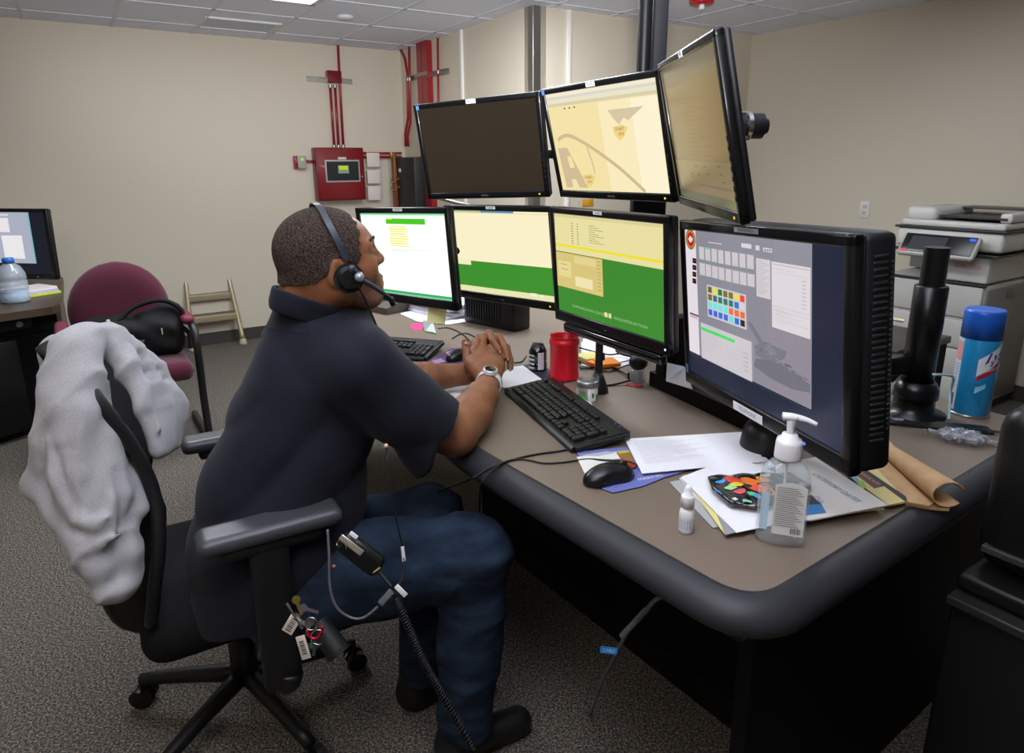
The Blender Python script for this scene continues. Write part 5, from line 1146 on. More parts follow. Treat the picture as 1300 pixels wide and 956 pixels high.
mb = MB(); mb.cyl((0, 0, .172), (0, 0, .196), .0045, .0065, m=WP, n=16); mb.tube([(-.012, 0, .1995), (0, 0, .2005), (.018, -.002, .1985), (.033, -.004, .1935)], lambda u: .0062-.0032*u, 12, WP, res=5); mb.box((-.002, 0, .2), (.022, .013, .008), WP, bev=.003); mb.build('pump_head', WP, t, False)
MB().cyl((0, 0, .012), (0, 0, .136), .0022, m=WP, n=10).build('dip_tube', WP, t, False)
LB = flat('#dededc', .5); mb = MB(); yy = -.0222
pts = [(-.014, .022), (.029, .022), (.029, .100), (.018, .106), (.004, .107), (-.014, .101)]
mb.add([(x, yy-.0002-0*abs(x), z) for x, z in pts], [tuple(range(len(pts)))], LB); mb.add([(x, yy+.0002, z) for x, z in pts][::-1], [tuple(range(len(pts)))], LB)
for k in range(19):
    z_ = .098-k*.0034; w_ = .036*(.75+.25*((k*5) % 4)/3); mb.box((-.011+w_/2, yy-.0006, z_), (w_, .0003, .0011), flat('#8b8b90', .6))
for k in range(9): mb.box((.012+k*.0016, yy-.0006, .030), (.0008 if k % 3 else .0012, .0003, .009), flat('#55555a', .6))
mb.build('label', None, t, False); MB().box((-.0255, yy+.004, .055), (.011, .0006, .06), flat('#bcd8ea', .5)).build('blue_label_edge', None, t, False)
# candy bag
BGM = mat('foil_black', '#0f0f12', .18, coat=.6, bump=.6, bscale=28, spec=.6)
ang = [(896, 607), (930, 605), (965, 605), (1000, 603), (1030, 622), (1000, 640), (960, 649), (925, 643), (903, 624)]
c = on(965, 628, DZ+.02); Mg = frame((c[0], c[1], DZ+.020), on(1000, 630, DZ+.02)-on(930, 626, DZ+.02), (0, 0, 1)); t = thing('candy_bag', 'black foil candy bag with colourful print on the papers behind the sanitizer', 'candy bag', M=Mg)
Mgi = Mg.inverted(); out = np.array([tuple((Mgi @ Vector(on(x, y, DZ+.02))))[:2] for x, y in ang])
def fcb(P):
    n_ = len(out); d = np.full(len(P), -9.0)
    for i in range(n_):
        a = out[i]; b_ = out[(i+1) % n_]; e = b_-a; nn = np.array([e[1], -e[0]])/np.linalg.norm(e); s_ = (P[:, :2]-a) @ nn
        cen = (out.mean(0)-a) @ nn; s_ = s_ if cen < 0 else -s_; d = np.maximum(d, s_)
    th = .011*np.sqrt(np.clip(-d/.03, 0, 1))+.0015+.0015*np.sin(P[:, 0]*110+P[:, 1]*60); return np.maximum(np.abs(P[:, 2]-.006)-th, d)*.7
lo = out.min(0)-.01; hi = out.max(0)+.01; mb = MB(); sdf_mb(mb, fcb, (lo[0], lo[1], -.012), (hi[0], hi[1], .026), .0026, BGM, 2); body = mb.build('bag_body', BGM, t, False)
from mathutils.bvhtree import BVHTree
bvh = BVHTree.FromPolygons([v.co.copy() for v in body.data.vertices], [tuple(p_.vertices) for p_ in body.data.polygons])
def decal(parent, Mi, bvh, pts, m, name, lift=.0006, n=None, dirv=(0, 0, -1)):
    mb = MB(); Q = []
    for (x, y) in pts:
        h_ = bvh.ray_cast(Vector((x, y, .1)), Vector(dirv)); Q.append((x, y, (h_[0].z if h_[0] else .015)+lift))
    cx = sum(q[0] for q in Q)/len(Q); cy = sum(q[1] for q in Q)/len(Q); h_ = bvh.ray_cast(Vector((cx, cy, .1)), Vector(dirv)); Q.append((cx, cy, (h_[0].z if h_[0] else .015)+lift*1.5))
    k = len(Q)-1; mb.add(Q, [(i, (i+1) % k, k) for i in range(k)], m, True); return mb
blobs = [(915, 612, 7, '#3f8fd0'), (932, 612, 14, '#d8452f'), (950, 613, 13, '#e07838'), (962, 622, 12, '#e8604a'), (928, 620, 8, '#9fd08a'), (940, 626, 8, '#d84a58'), (936, 618, 9, '#d8c83a'), (955, 630, 7, '#58b888'), (948, 636, 6, '#7fc89a'), (962, 632, 6, '#4a9ac8'), (912, 624, 5, '#2f78c0'), (970, 612, 9, '#d88a3a'), (972, 606, 7, '#e0b02f'), (976, 603, 6, '#3a9ad8')]
art = MB()
for k, (x, y, r_, cl) in enumerate(blobs):
    cc_ = Mgi @ Vector(on(x, y, DZ+.035)); rr_ = r_/850*1.2; pts = [(cc_.x+rr_*(1+.25*math.sin(3*q+k))*math.cos(q), cc_.y+.8*rr_*(1+.25*math.cos(2*q+k))*math.sin(q)) for q in [2*PI*i/14 for i in range(14)]]
    m_ = decal(None, None, bvh, pts, mat('candy_'+cl[1:], cl, .3, coat=.4), 'x', lift=.0008+k*.0001); art.add([tuple(v) for v in m_.v], m_.f, m_.mats[0], True)
cc_ = Mgi @ Vector(on(963, 620, DZ+.035)); d_ = (Mgi.to_3x3() @ Vector(on(968, 636, DZ+.03)-on(950, 605, DZ+.03))); d_.z = 0
art.text('GRAVITY', .026, frame((cc_.x+.012, cc_.y, .0215), d_, (0, 0, 1)), flat('#f0a01e', .4), .085, bold=.0006)
cc_ = Mgi @ Vector(on(933, 636, DZ+.035)); art.box((cc_.x, cc_.y, .0195), (.009, .009, .0006), flat('#e0e0e0', .5), rz=.6)
art.build('printed_art', None, t, False)
# spray can (disinfectant)
p = on(1240, 530, DZ); p = np.array([p[0], p[1]+.035, DZ]); t = thing('spray_can', 'blue disinfectant spray can with white label standing at the right', 'spray can', loc=p); r = .033
sc = 1.0; top = onV(1252, 392, (p[0], p[1], 0), (0, 1, 0))[2]-DZ; H_ = top; r = H_*.165
CANB = mat('can_blue', '#1d86bd', .3, spec=.5, coat=.3)
MB().lathe([(0, .001), (r*.95, .001), (r, .006), (r, H_*.735), (r*.97, H_*.745), (0, H_*.745)], p, 44, CANB).build('can_body', CANB, t)
MB().lathe([(r*1.01, .0), (r*1.03, .003), (r*1.01, .007)], p, 44, SIL).build('bottom_rim', SIL, t)
MB().lathe([(r*1.0, H_*.735), (r*1.0, H_*.97), (r*.95, H_*.995), (r*.85, H_), (0, H_*.998)], p, 44, mat('cap_blue', '#1a5cc0', .35, spec=.5)).build('cap', None, t)
va = math.atan2(-p[1], -p[0]); lb = MB(); R_ = r*1.004
wrap(lb, p, R_, va-1.5, va-.80, p[2]+H_*.05, p[2]+H_*.73, flat('#c9cfd8', .5)); wrap(lb, p, R_*1.003, va-1.5, va-.80, p[2]+H_*.52, p[2]+H_*.70, flat('#d89a9a', .5))
for k in range(16): wrap(lb, p, R_*1.006, va-1.4, va-.9, p[2]+H_*(.09+k*.026), p[2]+H_*(.098+k*.026), flat('#7f88a8', .5), 6)
wrap(lb, p, R_*1.006, va-1.15, va-.95, p[2]+H_*.08, p[2]+H_*.20, flat('#4a4a58', .5), 6)
def cylq(P2, rr, m):                           # polygon wrapped on the can: (angle, height) pairs
    V = [(p[0]+rr*math.cos(va+a), p[1]+rr*math.sin(va+a), p[2]+H_*z) for a, z in P2]; lb.add(V, [tuple(range(len(V)))], m)
def cylstrip(a0, a1, zb0, zb1, zt0, zt1, rr, m, n=10):
    V = []; F = []
    for i in range(n+1): u = i/n; a = a0+(a1-a0)*u; V += [(p[0]+rr*math.cos(va+a), p[1]+rr*math.sin(va+a), p[2]+H_*(zb0+(zb1-zb0)*u)), (p[0]+rr*math.cos(va+a), p[1]+rr*math.sin(va+a), p[2]+H_*(zt0+(zt1-zt0)*u))]
    for i in range(n): F.append((2*i, 2*i+2, 2*i+3, 2*i+1))
    lb.add(V, F, m, True)
cylstrip(.05, 1.2, .40, .55, .56, .71, R_*1.003, flat('#e4e6ee', .4)); cylstrip(.11, 1.2, .36, .48, .40, .54, R_*1.006, flat('#c01f30', .4)); cylstrip(.03, .33, .40, .44, .40, .60, R_*1.002, flat('#e4e6ee', .4), 4)
cylstrip(-.25, .5, .28, .10, .34, .34, R_*1.002, flat('#1a78ac', .4)); cylstrip(.1, .6, .24, .30, .30, .34, R_*1.004, flat('#8fd0ea', .4))
# brand lettering bent round the can
tm = MB().text('Lysol', .038, Matrix.Identity(4), None, shear=.35, bold=.0012)
V = []
for v in tm.v: a = 1.12+v.x/R_*.95; V.append((p[0]+R_*1.012*math.cos(va+a), p[1]+R_*1.012*math.sin(va+a), p[2]+H_*.60+v.y+v.x*.30))
lb.add(V, tm.f, flat('#2a2a8a', .4)); tm = MB().text('DISINFECTANT', .010, Matrix.Identity(4), None); V = []
for v in tm.v: a = 1.15+v.x/R_; V.append((p[0]+R_*1.012*math.cos(va+a), p[1]+R_*1.012*math.sin(va+a), p[2]+H_*.485+v.y+v.x*.22))
lb.add(V, tm.f, flat('#f0f0f4', .4)); lb.build('label', None, t)
# crumpled plastic wrap
c = on(1222, 556, DZ+.01)
def fpl(P):
    Q = P-np.array([c[0], c[1], DZ]); d = ell(Q, (0, 0, .014), (.055, .035, .016), basis((.9, -.45, 0)))
    d = smin(d, cone(Q, (.05, -.03, .010), (.075, -.05, .010), .010, .006), .01); d = smin(d, cone(Q, (-.04, .03, .014), (-.07, .035, .014), .008, .005), .01)
    return d+.006*np.sin(Q[:, 0]*190)*np.sin(Q[:, 1]*230+Q[:, 0]*80)+.004*np.abs(np.sin(Q[:, 0]*330+Q[:, 1]*270))
mb = MB(); FP = mat('crumpled_plastic', '#9a9da8', .10, alpha=.55, spec=1.0, coat=1.0, bump=1.0, bscale=60)
sdf_mb(mb, fpl, (c[0]-.1, c[1]-.08, DZ+.001), (c[0]+.1, c[1]+.08, DZ+.05), .0028, FP, 0); tag(mb.build('plastic_wrap', FP), 'crumpled clear plastic wrapper in front of the spray can', 'plastic wrapper')
# cable with blue tag hanging under the desk
GR = mat('grey_cable', '#55545a', .35)
t = thing('hanging_cable', 'grey cable hanging from the desk underside to the floor with a bright blue tag', 'cable', loc=on(770, 827, .3))
pts = [on(872, 764, .685)+np.array([.03, .02, 0]), on(850, 757, .665), on(832, 762, .64), on(818, 778, .60), on(801, 795, .54), on(790, 815, .47), on(777, 840, .38), on(765, 862, .30), on(755, 890, .2), on(750, 905, .05), on(745, 900, .006)]
MB().tube(pts, .0045, 8, GR, res=6).build('cord', GR, t); MB().cyl(on(820, 775, .605), on(790, 807, .50), .0062, m=flat('#77767c', .25)).build('strain_relief', None, t)
M = frame(on(773, 825.5, .44), WC[:, 0]*.98+WC[:, 1]*.12, -WC[:, 2]); mb = MB().box((0, 0, 0), (.036, .014, .003), flat('#2f8fe0', .4), M=M); mb.text('CABLE', .010, M @ Matrix.Translation((0, 0, .002)), flat('#cfe4f8'), .026); mb.build('blue_tag', None, t, label='bright blue tag')
# ================================================================ OFFICE CHAIR
CF = np.array([.866, .5, 0]); CL = np.array([-.5, .866, 0]); UPV = np.array([0, 0, 1.])
def cw(f, l, z): return CF*f+CL*l+UPV*z
OCF, OCL = .13, 1.68
MESHB = mat('chair_fabric', '#0f0f11', .85, bump=.3, bscale=600, spec=.25); PADM = mat('arm_pad_grey', '#3c3d42', .38, spec=.5, bump=.06, bscale=500); CPL = mat('chair_plastic', '#121214', .45)
ch = thing('office_chair', 'black office chair the man sits on with a grey sweatshirt over its back', 'chair', loc=cw(OCF, OCL, 0))
zs = [.42, .46, .54, .65, .75, .84, .95, 1.03, 1.07]; fs = [-.055, -.050, -.040, -.015, .005, -.010, -.045, -.088, -.105]; ws = [.16, .22, .255, .265, .235, .215, .215, .200, .15]
zz = np.linspace(.42, 1.07, 34)
mb = MB(); V = []; F = []; n = 16
for sd_ in (0, 1):
    for z in zz:
        f0 = np.interp(z, zs, fs); w = np.interp(z, zs, ws)
        for k in range(n+1):
            s = -1+2*k/n; V.append(tuple(cw(f0-.055*(1-s*s)-(.030*(1-.5*abs(s)) if sd_ else 0), OCL+s*w, z)))
N1 = n+1; L = len(zz)
for i in range(L-1):
    for k in range(n):
        a = i*N1+k; F.append((a, a+N1, a+N1+1, a+1)); b_ = L*N1+a; F.append((b_, b_+1, b_+N1+1, b_+N1))
for i in range(L-1): a = i*N1; b_ = L*N1+a; F.append((a, b_, b_+N1, a+N1)); a += n; b_ += n; F.append((a, a+N1, b_+N1, b_))
for k in range(n): F.append((k, k+1, L*N1+k+1, L*N1+k)); a = (L-1)*N1+k; b_ = L*N1+a; F.append((a, b_, b_+1, a+1))
mb.add(V, F, MESHB, True); mb.build('backrest', MESHB, ch)
for s in (-1, 1):
    P = [cw(np.interp(z, zs, fs)-.012, OCL+s*(np.interp(z, zs, ws)), z) for z in (.50, .60, .70, .80, .90, 1.0, 1.055)]
    MB().tube(P, .014, 10, CPL, res=4).build('back_frame', CPL, ch)
MB().tube([cw(-.12, OCL-.14, 1.055), cw(-.145, OCL, 1.06), cw(-.12, OCL+.14, 1.055)], .014, 10, CPL, res=5).build('top_rail', CPL, ch)
Q_ = Matrix(((CF[0], CL[0], 0, 0), (CF[1], CL[1], 0, 0), (0, 0, 1, 0), (0, 0, 0, 1)))
c = cw(.17, OCL, 0)
mb = MB()
def fseat(P):
    Q = np.stack([(P-c) @ CF, (P-c) @ CL, P[:, 2]], 1); d = rbox(Q, (0, 0, .435), (.255, .255, .055), .05)
    return smax(d, -(ell(Q, (0, 0, .53), (.2, .2, .055))), .03)
sdf_mb(mb, fseat, c+np.array([-.4, -.4, .36]), c+np.array([.4, .4, .54]), .013, MESHB, 2); mb.build('seat', MESHB, ch)
for s in (-1, 1):
    l = OCL+s*.30; pc_ = cw(.205, l, .675); PZ = .675
    if s < 0: pc_ = at(344, 668, 1.365); PZ = pc_[2]; l = float(pc_ @ CL)
    mb = MB()
    def farm(P):
        Q = np.stack([(P-pc_) @ CF, (P-pc_) @ CL, P[:, 2]-PZ], 1); return rbox(Q, (0, 0, 0), (.142, .043, .019), .018)
    sdf_mb(mb, farm, pc_+np.array([-.2, -.2, -.04]), pc_+np.array([.2, .2, .04]), .0065, PADM, 2); mb.build('arm_pad', PADM, ch)
    mb = MB(); mb.box((pc_ @ CF, l, PZ-.03), (.20, .06, .03), CPL, M=Q_, bev=.012); mb.build('arm_plate', CPL, ch)
    mb = MB(); mb.box((pc_ @ CF-.01, l+s*.01, (PZ+.34)/2), (.08, .035, PZ-.36), CPL, M=Q_, bev=.015); mb.build('arm_post', CPL, ch)
    mb = MB(); mb.tube([cw(.19, l+s*.01, .38), cw(.18, l-s*.02, .345), cw(.17, OCL+s*.10, .345)], .026, 12, CPL, res=4); mb.build('arm_bracket', CPL, ch)
mb = MB(); mb.box((.14, OCL, .355), (.24, .20, .06), CPL, M=Q_, bev=.02); mb.build('tilt_mechanism', CPL, ch)
mb = MB(); mb.tube([cw(.05, OCL, .35), cw(-.09, OCL, .36), cw(-.135, OCL, .45), cw(-.125, OCL, .60)], .026, 10, CPL, res=4); mb.build('back_bar', CPL, ch)
O0 = cw(OCF, OCL, 0); MB().lathe([(.034, .10), (.034, .22), (.026, .225), (.026, .33), (0, .33)], O0, 24, CPL).build('gas_column', CPL, ch)
for k in range(5):
    a = .55+k*2*PI/5; d = np.array([math.cos(a), math.sin(a), 0]); MB().tube([O0+UPV*.115+d*.02, O0+UPV*.10+d*.15, O0+UPV*.075+d*.30], lambda u: .026-.010*u, 10, CPL, res=3).build('base_leg', CPL, ch)
    w_ = O0+d*.30; nn = np.array([-d[1], d[0], 0]); mb = MB()
    for s in (-1, 1): mb.cyl(w_+UPV*.028+nn*s*.008, w_+UPV*.028+nn*s*.028, .027, m=CPL, n=18)
    mb.cyl(w_+UPV*.03, w_+UPV*.07, .008, m=CPL, n=10); mb.build('caster', CPL, ch)
# ================================================================ THE MAN
FA = math.radians(28); HF = np.array([math.cos(FA), math.sin(FA), 0]); HL = np.array([-math.sin(FA), math.cos(FA), 0])
HC = at(425, 335, 1.44)
man = thing('person', 'seated man in navy polo shirt and jeans, hands clasped, facing the screens', 'person', loc=at(345, 735, 1.53)*np.array([1, 1, 0])+np.array([0, 0, .48]))
SKIN = mat('skin', '#8a5a3e', .48, bump=.25, bscale=260, col2='#7d4f36', nscale=22, spec=.4)
STUB = mat('stubble_skin', '#5d3f30', .6, col2='#7a5140', nscale=260, bump=.4, bscale=500); HAIRM = mat('short_hair', '#241d1a', .9, bump=.9, bscale=620, col2='#5f5048', nscale=360, ramp=(.42, .72), spec=.2)
NAIL = mat('nail', '#b58a78', .3)
def hloc(P): D_ = P-HC; return np.stack([D_ @ HF, D_ @ HL, D_[:, 2]], 1)
NB = at(398, 402, 1.49)
def fhead(P, neck=True):
    Q = hloc(P); A_ = Q.copy(); A_[:, 1] = np.abs(A_[:, 1])
    d = ell(Q, (-.022, 0, .032), (.101, .077, .087)); d = smin(d, ell(Q, (.028, 0, -.005), (.060, .060, .086)), .03)
    d = smin(d, cone(A_, (-.005, .048, -.045), (.060, .026, -.076), .030, .026), .025); d = smin(d, ell(Q, (.079, 0, -.080), (.021, .026, .021)), .02)
    d = smin(d, ell(Q, (.070, 0, -.048), (.031, .034, .031)), .022); d = smin(d, ell(A_, (.052, .036, -.016), (.028, .028, .034)), .02)
    d = smin(d, cone(A_, (.070, .010, .045), (.058, .048, .040), .011, .009), .014)
    d = smax(d, -ell(A_, (.084, .031, .026), (.016, .019, .012)), .012)
    d = smin(d, ell(A_, (.0655, .030, .026), (.0145, .0165, .0125)), .004)
    d = smin(d, cone(Q, (.074, 0, .036), (.0985, 0, .004), .0085, .0118), .010); d = smin(d, ell(A_, (.088, .0125, .000), (.0115, .0085, .0085)), .007)
    d = smin(d, cone(A_, (.0985, 0, -.036), (.087, .022, -.044), .0062, .003), .006); d = smin(d, cone(A_, (.0985, 0, -.050), (.087, .021, -.047), .0078, .003), .006)
    d = smax(d, -cone(A_, (.108, 0, -.0435), (.090, .024, -.0455), .0018, .0012), .003)
    e = ell(A_, (-.016, .080, -.006), (.020, .011, .033)); e = smax(e, -ell(A_, (-.012, .091, -.004), (.010, .007, .020)), .005); d = smin(d, e, .008)
    if neck:
        nk = cone(P, HC-HF*.040+UPV*-.03, NB+np.array([0, 0, -.05])-HF*.01, .064, .070); d = smin(d, nk, .03)
        d = smin(d, cone(Q, (-.085, 0, -.040), (-.095, 0, -.075), .030, .034), .02)
    return d
def hmat(cen):
    Q = hloc(cen); r = np.zeros(len(cen)); r[(Q[:, 2] < -.022-.25*np.clip(Q[:, 0]-.05, 0, 1)*0) & (Q[:, 0] > .015) & (Q[:, 2] > -.105) & ~((np.abs(Q[:, 1]) < .02) & (Q[:, 2] > -.060) & (Q[:, 2] < -.034) & (Q[:, 0] > .09)) & (Q[:, 2] < -.02-.5*np.maximum(0, .055-np.abs(Q[:, 1])-.0)*0)] = 1
    return r, {0: SKIN, 1: STUB}
# arms and hands, one surface
NS = at(455, 458, 1.40); FS = NS+HL*.38+UPV*.0
WR = at(621, 486, 1.86); WL = at(588, 476, 2.03)
arms = [([NS, at(545, 540, 1.56), at(577, 550, 1.60)], [.058, .056, .053]), ([at(577, 550, 1.60), at(597, 527, 1.69), at(611, 505, 1.78), WR], [.053, .054, .045, .031]),
        ([FS, at(480, 480, 1.96)], [.056, .05]), ([at(480, 480, 1.96), at(540, 480, 1.99), WL], [.050, .047, .031])]
KN = [(602, 446, 1.945), (613, 442, 1.955), (625, 443, 1.96), (635, 451, 1.955)]
def hands():
    S = []
    for k, q in enumerate(KN): S.append(('p', [WR+(at(*q)-WR)*.12, at(*q)], [.024, .0150]))
    S.append(('p', [WR, at(600, 462, 1.92)], [.024, .024])); S.append(('p', [WR, at(630, 466, 1.925)], [.026, .026]))
    up = [(603, 434, 1.98), (614, 428, 1.99), (626, 430, 1.995), (637, 440, 1.99)]; dn_ = [(607, 441, 2.03), (617, 436, 2.045), (629, 438, 2.05), (639, 448, 2.045)]
    for a, b_, c_ in zip(KN, up, dn_): S.append(('f', [at(*a), at(*b_), at(*c_)], [.0125, .0112, .0098]))
    S.append(('f', [at(598, 468, 1.93), at(594, 456, 1.945), at(591.5, 444, 1.955), at(590.5, 434, 1.965)], [.020, .0145, .0128, .0105]))       # right thumb
    S.append(('p', [WL, at(618, 470, 2.05)], [.028, .034])); S.append(('p', [WL, at(612, 452, 2.055)], [.026, .026]))
    for q in ([(610, 448, 2.05), (609, 433, 2.03), (608, 429, 1.99), (604, 438, 1.95), (600, 446, 1.932)], [(620, 446, 2.06), (620, 428, 2.04), (621, 423, 1.995), (626, 433, 1.955), (633, 444, 1.935)],
              [(630, 450, 2.06), (631, 432, 2.04), (634, 428, 2.00), (641, 441, 1.955), (644, 453, 1.94)], [(636, 460, 2.05), (640, 444, 2.03), (643, 442, 2.00), (647, 456, 1.965), (648, 467, 1.955)]):
        S.append(('f', [at(*p_) for p_ in q], [.013, .0118, .0115, .0105, .0092]))
    S.append(('f', [at(600, 466, 2.02), at(597, 452, 2.0), at(599, 440, 1.985)], [.017, .013, .0105]))                                   # left thumb
    return S
HS = hands()
def farms(P, fine=True):
    d = None
    for pts, rs in arms: e = chain(P, pts, rs, .012); d = e if d is None else smin(d, e, .02) if pts[0] is not FS else np.minimum(d, e)
    if fine:
        pr = None
        for (t_, pts, rs) in HS:
            e = chain(P, pts, rs, .004)
            if t_ == 'p': d = smin(d, e, .012)
            else: pr = e if pr is None else smin(pr, e, .0022)
        d = smin(d, pr, .004)
    return d
bd = MB()
colC0 = NB+UPV*.035-HF*.018; tl0 = (UPV*.90+HF*.36)/np.linalg.norm(UPV*.90+HF*.36)
sdf_mb(bd, fhead, HC-np.array([.17, .17, .24]), HC+np.array([.17, .17, .14]), .0036, SKIN, 1, mfun=hmat, keep=lambda p: (p-colC0) @ tl0 > -.018)
lo = np.minimum.reduce([p for pts, _ in arms for p in pts])-.08; hi = np.maximum.reduce([p for pts, _ in arms for p in pts])+.08
HCn = at(615, 458, 1.97)
sdf_mb(bd, farms, lo, hi, .006, SKIN, 2, keep=lambda p: np.linalg.norm(p-HCn, axis=1) > .105)
sdf_mb(bd, farms, HCn-.118, HCn+.118, .0024, SKIN, 1, keep=lambda p: np.linalg.norm(p-HCn, axis=1) < .112)
bd.build('body', SKIN, man)
for (pt, tip_) in (((592.5, 438.5, 1.945), (591, 433, 1.955)), ):
    a = at(*pt); q = at(*tip_); M = frame((a+q)/2-WC[:, 2]*.004+WC[:, 0]*.001, q-a, -WC[:, 2]+UPV*.3); MB().sphere((0, 0, 0), (.0065, .0052, .0022), 12, NAIL, M=M).build('nail', NAIL, man)
for (x, y, dp_) in ((600, 447.5, 1.923), (635, 447, 1.928), (645, 456, 1.932), (648, 469.5, 1.947)):
    a = at(x, y, dp_); M = frame(a, WC[:, 1], -WC[:, 2]*.6+WC[:, 0]*.5); MB().sphere((0, 0, 0), (.0055, .0045, .0018), 10, NAIL, M=M).build('nail', NAIL, man)
# hair (close cropped) as a thin cap following the skull
poly = [(.034, .20), (.034, .108), (.047, .075), (.038, .050), (.040, .020), (.024, -.004), (.010, .018), (-.022, .026), (-.038, -.010), (-.060, -.030), (-.125, -.034), (-.2, -.03), (-.2, .2)]
def inpoly(x, y):
    r = np.zeros(len(x), bool); n_ = len(poly)
    for i in range(n_):
        x1, y1 = poly[i]; x2, y2 = poly[(i+1) % n_]
        if y1 == y2: continue
        c_ = ((y1 > y) != (y2 > y)) & (x < (x2-x1)*(y-y1)/(y2-y1)+x1); r ^= c_
    return r
def hkeep(p):
    Q = hloc(p); nz = .003*np.sin(Q[:, 2]*300)*np.sin(Q[:, 0]*260); back = Q[:, 0]+nz+.22*np.maximum(0, .055-np.abs(Q[:, 1])); return inpoly(Q[:, 0]*1.0+nz-.0*back, Q[:, 2]+nz)
def fhair(P):
    Q = hloc(P); return fhead(P)-.0035+.0006*np.sin(Q[:, 0]*500)*np.sin(Q[:, 2]*470+Q[:, 1]*430)
mb = MB(); sdf_mb(mb, fhair, HC-np.array([.17, .17, .06]), HC+np.array([.17, .17, .14]), .003, HAIRM, 0, keep=hkeep); mb.build('hair', HAIRM, man)
for s in (-1, 1):
    mb = MB(); c_ = HC+HF*.0655+HL*.030*s+UPV*.026; e_ = MB().sphere(c_+HF*.0060, (.0095, .0095, .0085), 16, mat('eye_white', '#d8d0c8', .2)).build('eye', None, man)
    MB().sphere(c_+HF*.0125, (.0036, .0045, .0045), 12, flat('#1a0f0a', .15)).build('iris', None, e_)
    MB().tube([HC+HF*.0845+HL*.010*s+UPV*.050, HC+HF*.080+HL*.028*s+UPV*.056, HC+HF*.064+HL*.050*s+UPV*.050], .0028, 6, HAIRM, res=5).build('eyebrow', HAIRM, man)
# polo shirt
SHIRT = mat('navy_polo', '#181a26', .8, bump=.22, bscale=900, spec=.2, sheen=.06)
Lc = at(385, 560, 1.52)
tors = [(at(341, 735, 1.60), .150), (at(350, 680, 1.60), .168), (at(361, 625, 1.59), .168), (at(383, 545, 1.56), .150), (at(402, 475, 1.52), .128), (at(400, 425, 1.505), .095)]
def squash(P, k=.88): return P-HL*(((P-Lc) @ HL)*(1-k))[:, None]
tq = [(squash(p[None])[0], r) for p, r in tors]
hemN = at(557, 552, 1.565); hemD = WC[:, 0]*.85+WC[:, 1]*.50+WC[:, 2]*.22; hemD = hemD/np.linalg.norm(hemD)
def folds(P):
    a = WC[:, 0]; b_ = -WC[:, 1]; X = P @ a; Y = P @ b_
    w1 = np.clip((1.02-P[:, 2])*5, 0, 1)
    s = (Y*1.0-X*.42)*42+2.2*np.sin(X*9+1)+1.2*np.sin(Y*7+P[:, 1]*6); f1 = np.abs(np.sin(s*.5))**.7-.35
    s2 = (Y*.8+X*.9)*30+1.5*np.sin(X*11+P[:, 1]*8); f2 = np.abs(np.sin(s2*.5))**.7-.35
    return -.015*f1*w1-.005*f2*(1-w1)
def fshirt(P):
    Q = squash(P); d = None
    for i in range(len(tq)-1): e = cone(Q, tq[i][0], tq[i+1][0], tq[i][1], tq[i+1][1]); d = e if d is None else smin(d, e, .05)
    d = d*1.0
    sh = smin(cone(P, NS+UPV*-.01, NS+HL*.19+UPV*.045-HF*.02, .074, .088), cone(P, FS+UPV*-.01, NS+HL*.19+UPV*.045-HF*.02, .080, .088), .03)
    d = smin(d, sh, .06)
    a1 = chain(P, [NS-HL*.0, at(512, 515, 1.49), at(575, 573, 1.60)], [.074, .082, .097], .02); cut = (P-hemN) @ hemD; wob = .004*np.sin(P @ WC[:, 1]*70)
    a1 = smax(a1, cut+wob, .006); d = smin(d, a1, .028)
    a2 = chain(P, [FS, at(470, 478, 1.93)], [.085, .088], .0); a2 = smax(a2, (P-at(480, 480, 1.93)) @ HF, .006); d = smin(d, a2, .03)
    # flared hem over the hips
    hm = cone(Q, tq[0][0]-UPV*.05, tq[1][0], .168, .176); d = smin(d, hm, .03)
    # neck opening
    d = smax(d, .445-P[:, 2]+.012*np.sin((P @ WC[:, 0])*30), .01)
    return d+folds(P)
pts_ = np.array([p for p, _ in tors]+[NS, FS, hemN]); mb = MB(); sdf_mb(mb, fshirt, pts_.min(0)-.26, pts_.max(0)+.24, .0085, SHIRT, 1); mb.build('polo_shirt', SHIRT, man)
nax = (HC-HF*.04)-(NB-HF*.01); nax = nax/np.linalg.norm(nax); cN = (at(395, 372, 1.44)-HC); colC = NB+UPV*.035-HF*.018
tl = UPV*.90-HF*-.36; tl = tl/np.linalg.norm(tl)
def fcol(P):
    r_ = smin(cone(P, HC-HF*.040+UPV*-.03, NB+np.array([0, 0, -.05])-HF*.01, .064, .070), cone(hloc(P), (-.085, 0, -.040), (-.095, 0, -.075), .030, .034), .03)-.005; sh_ = np.abs(r_-.003)-.0045; h_ = (P-colC) @ tl; return smax(sh_, np.abs(h_+.004)-.026, .006)
mb = MB(); sdf_mb(mb, fcol, colC-.14, colC+.14, .0042, SHIRT, 1); mb.build('collar', SHIRT, man)
# stitched seams, laid on the cloth
from mathutils.bvhtree import BVHTree as BT_
so_ = [o for o in man.children if o.name.startswith('polo_shirt')][0]; Mi_ = RM[man.name]
bs_ = BT_.FromPolygons([Mi_ @ v.co for v in so_.data.vertices], [tuple(p_.vertices) for p_ in so_.data.polygons])
SEAM = mat('seam_thread', '#10111a', .9)
for pl in ([(391, 384), (391, 404), (391, 424)], [(322, 410), (350, 418), (391, 424)], [(391, 424), (396, 450), (401, 475), (409, 502), (424, 528), (440, 545)]):
    P_ = []
    for q in spline([Vector((x, y, 0)) for x, y in pl], 8):
        h_ = bs_.ray_cast(Vector(EYE), Vector(pray(q.x, q.y)).normalized())
        if h_[0] is not None: P_.append(h_[0]+h_[1]*.0002)
    MB().tube(P_, .0011, 5, SEAM).build('seam', SEAM, man)
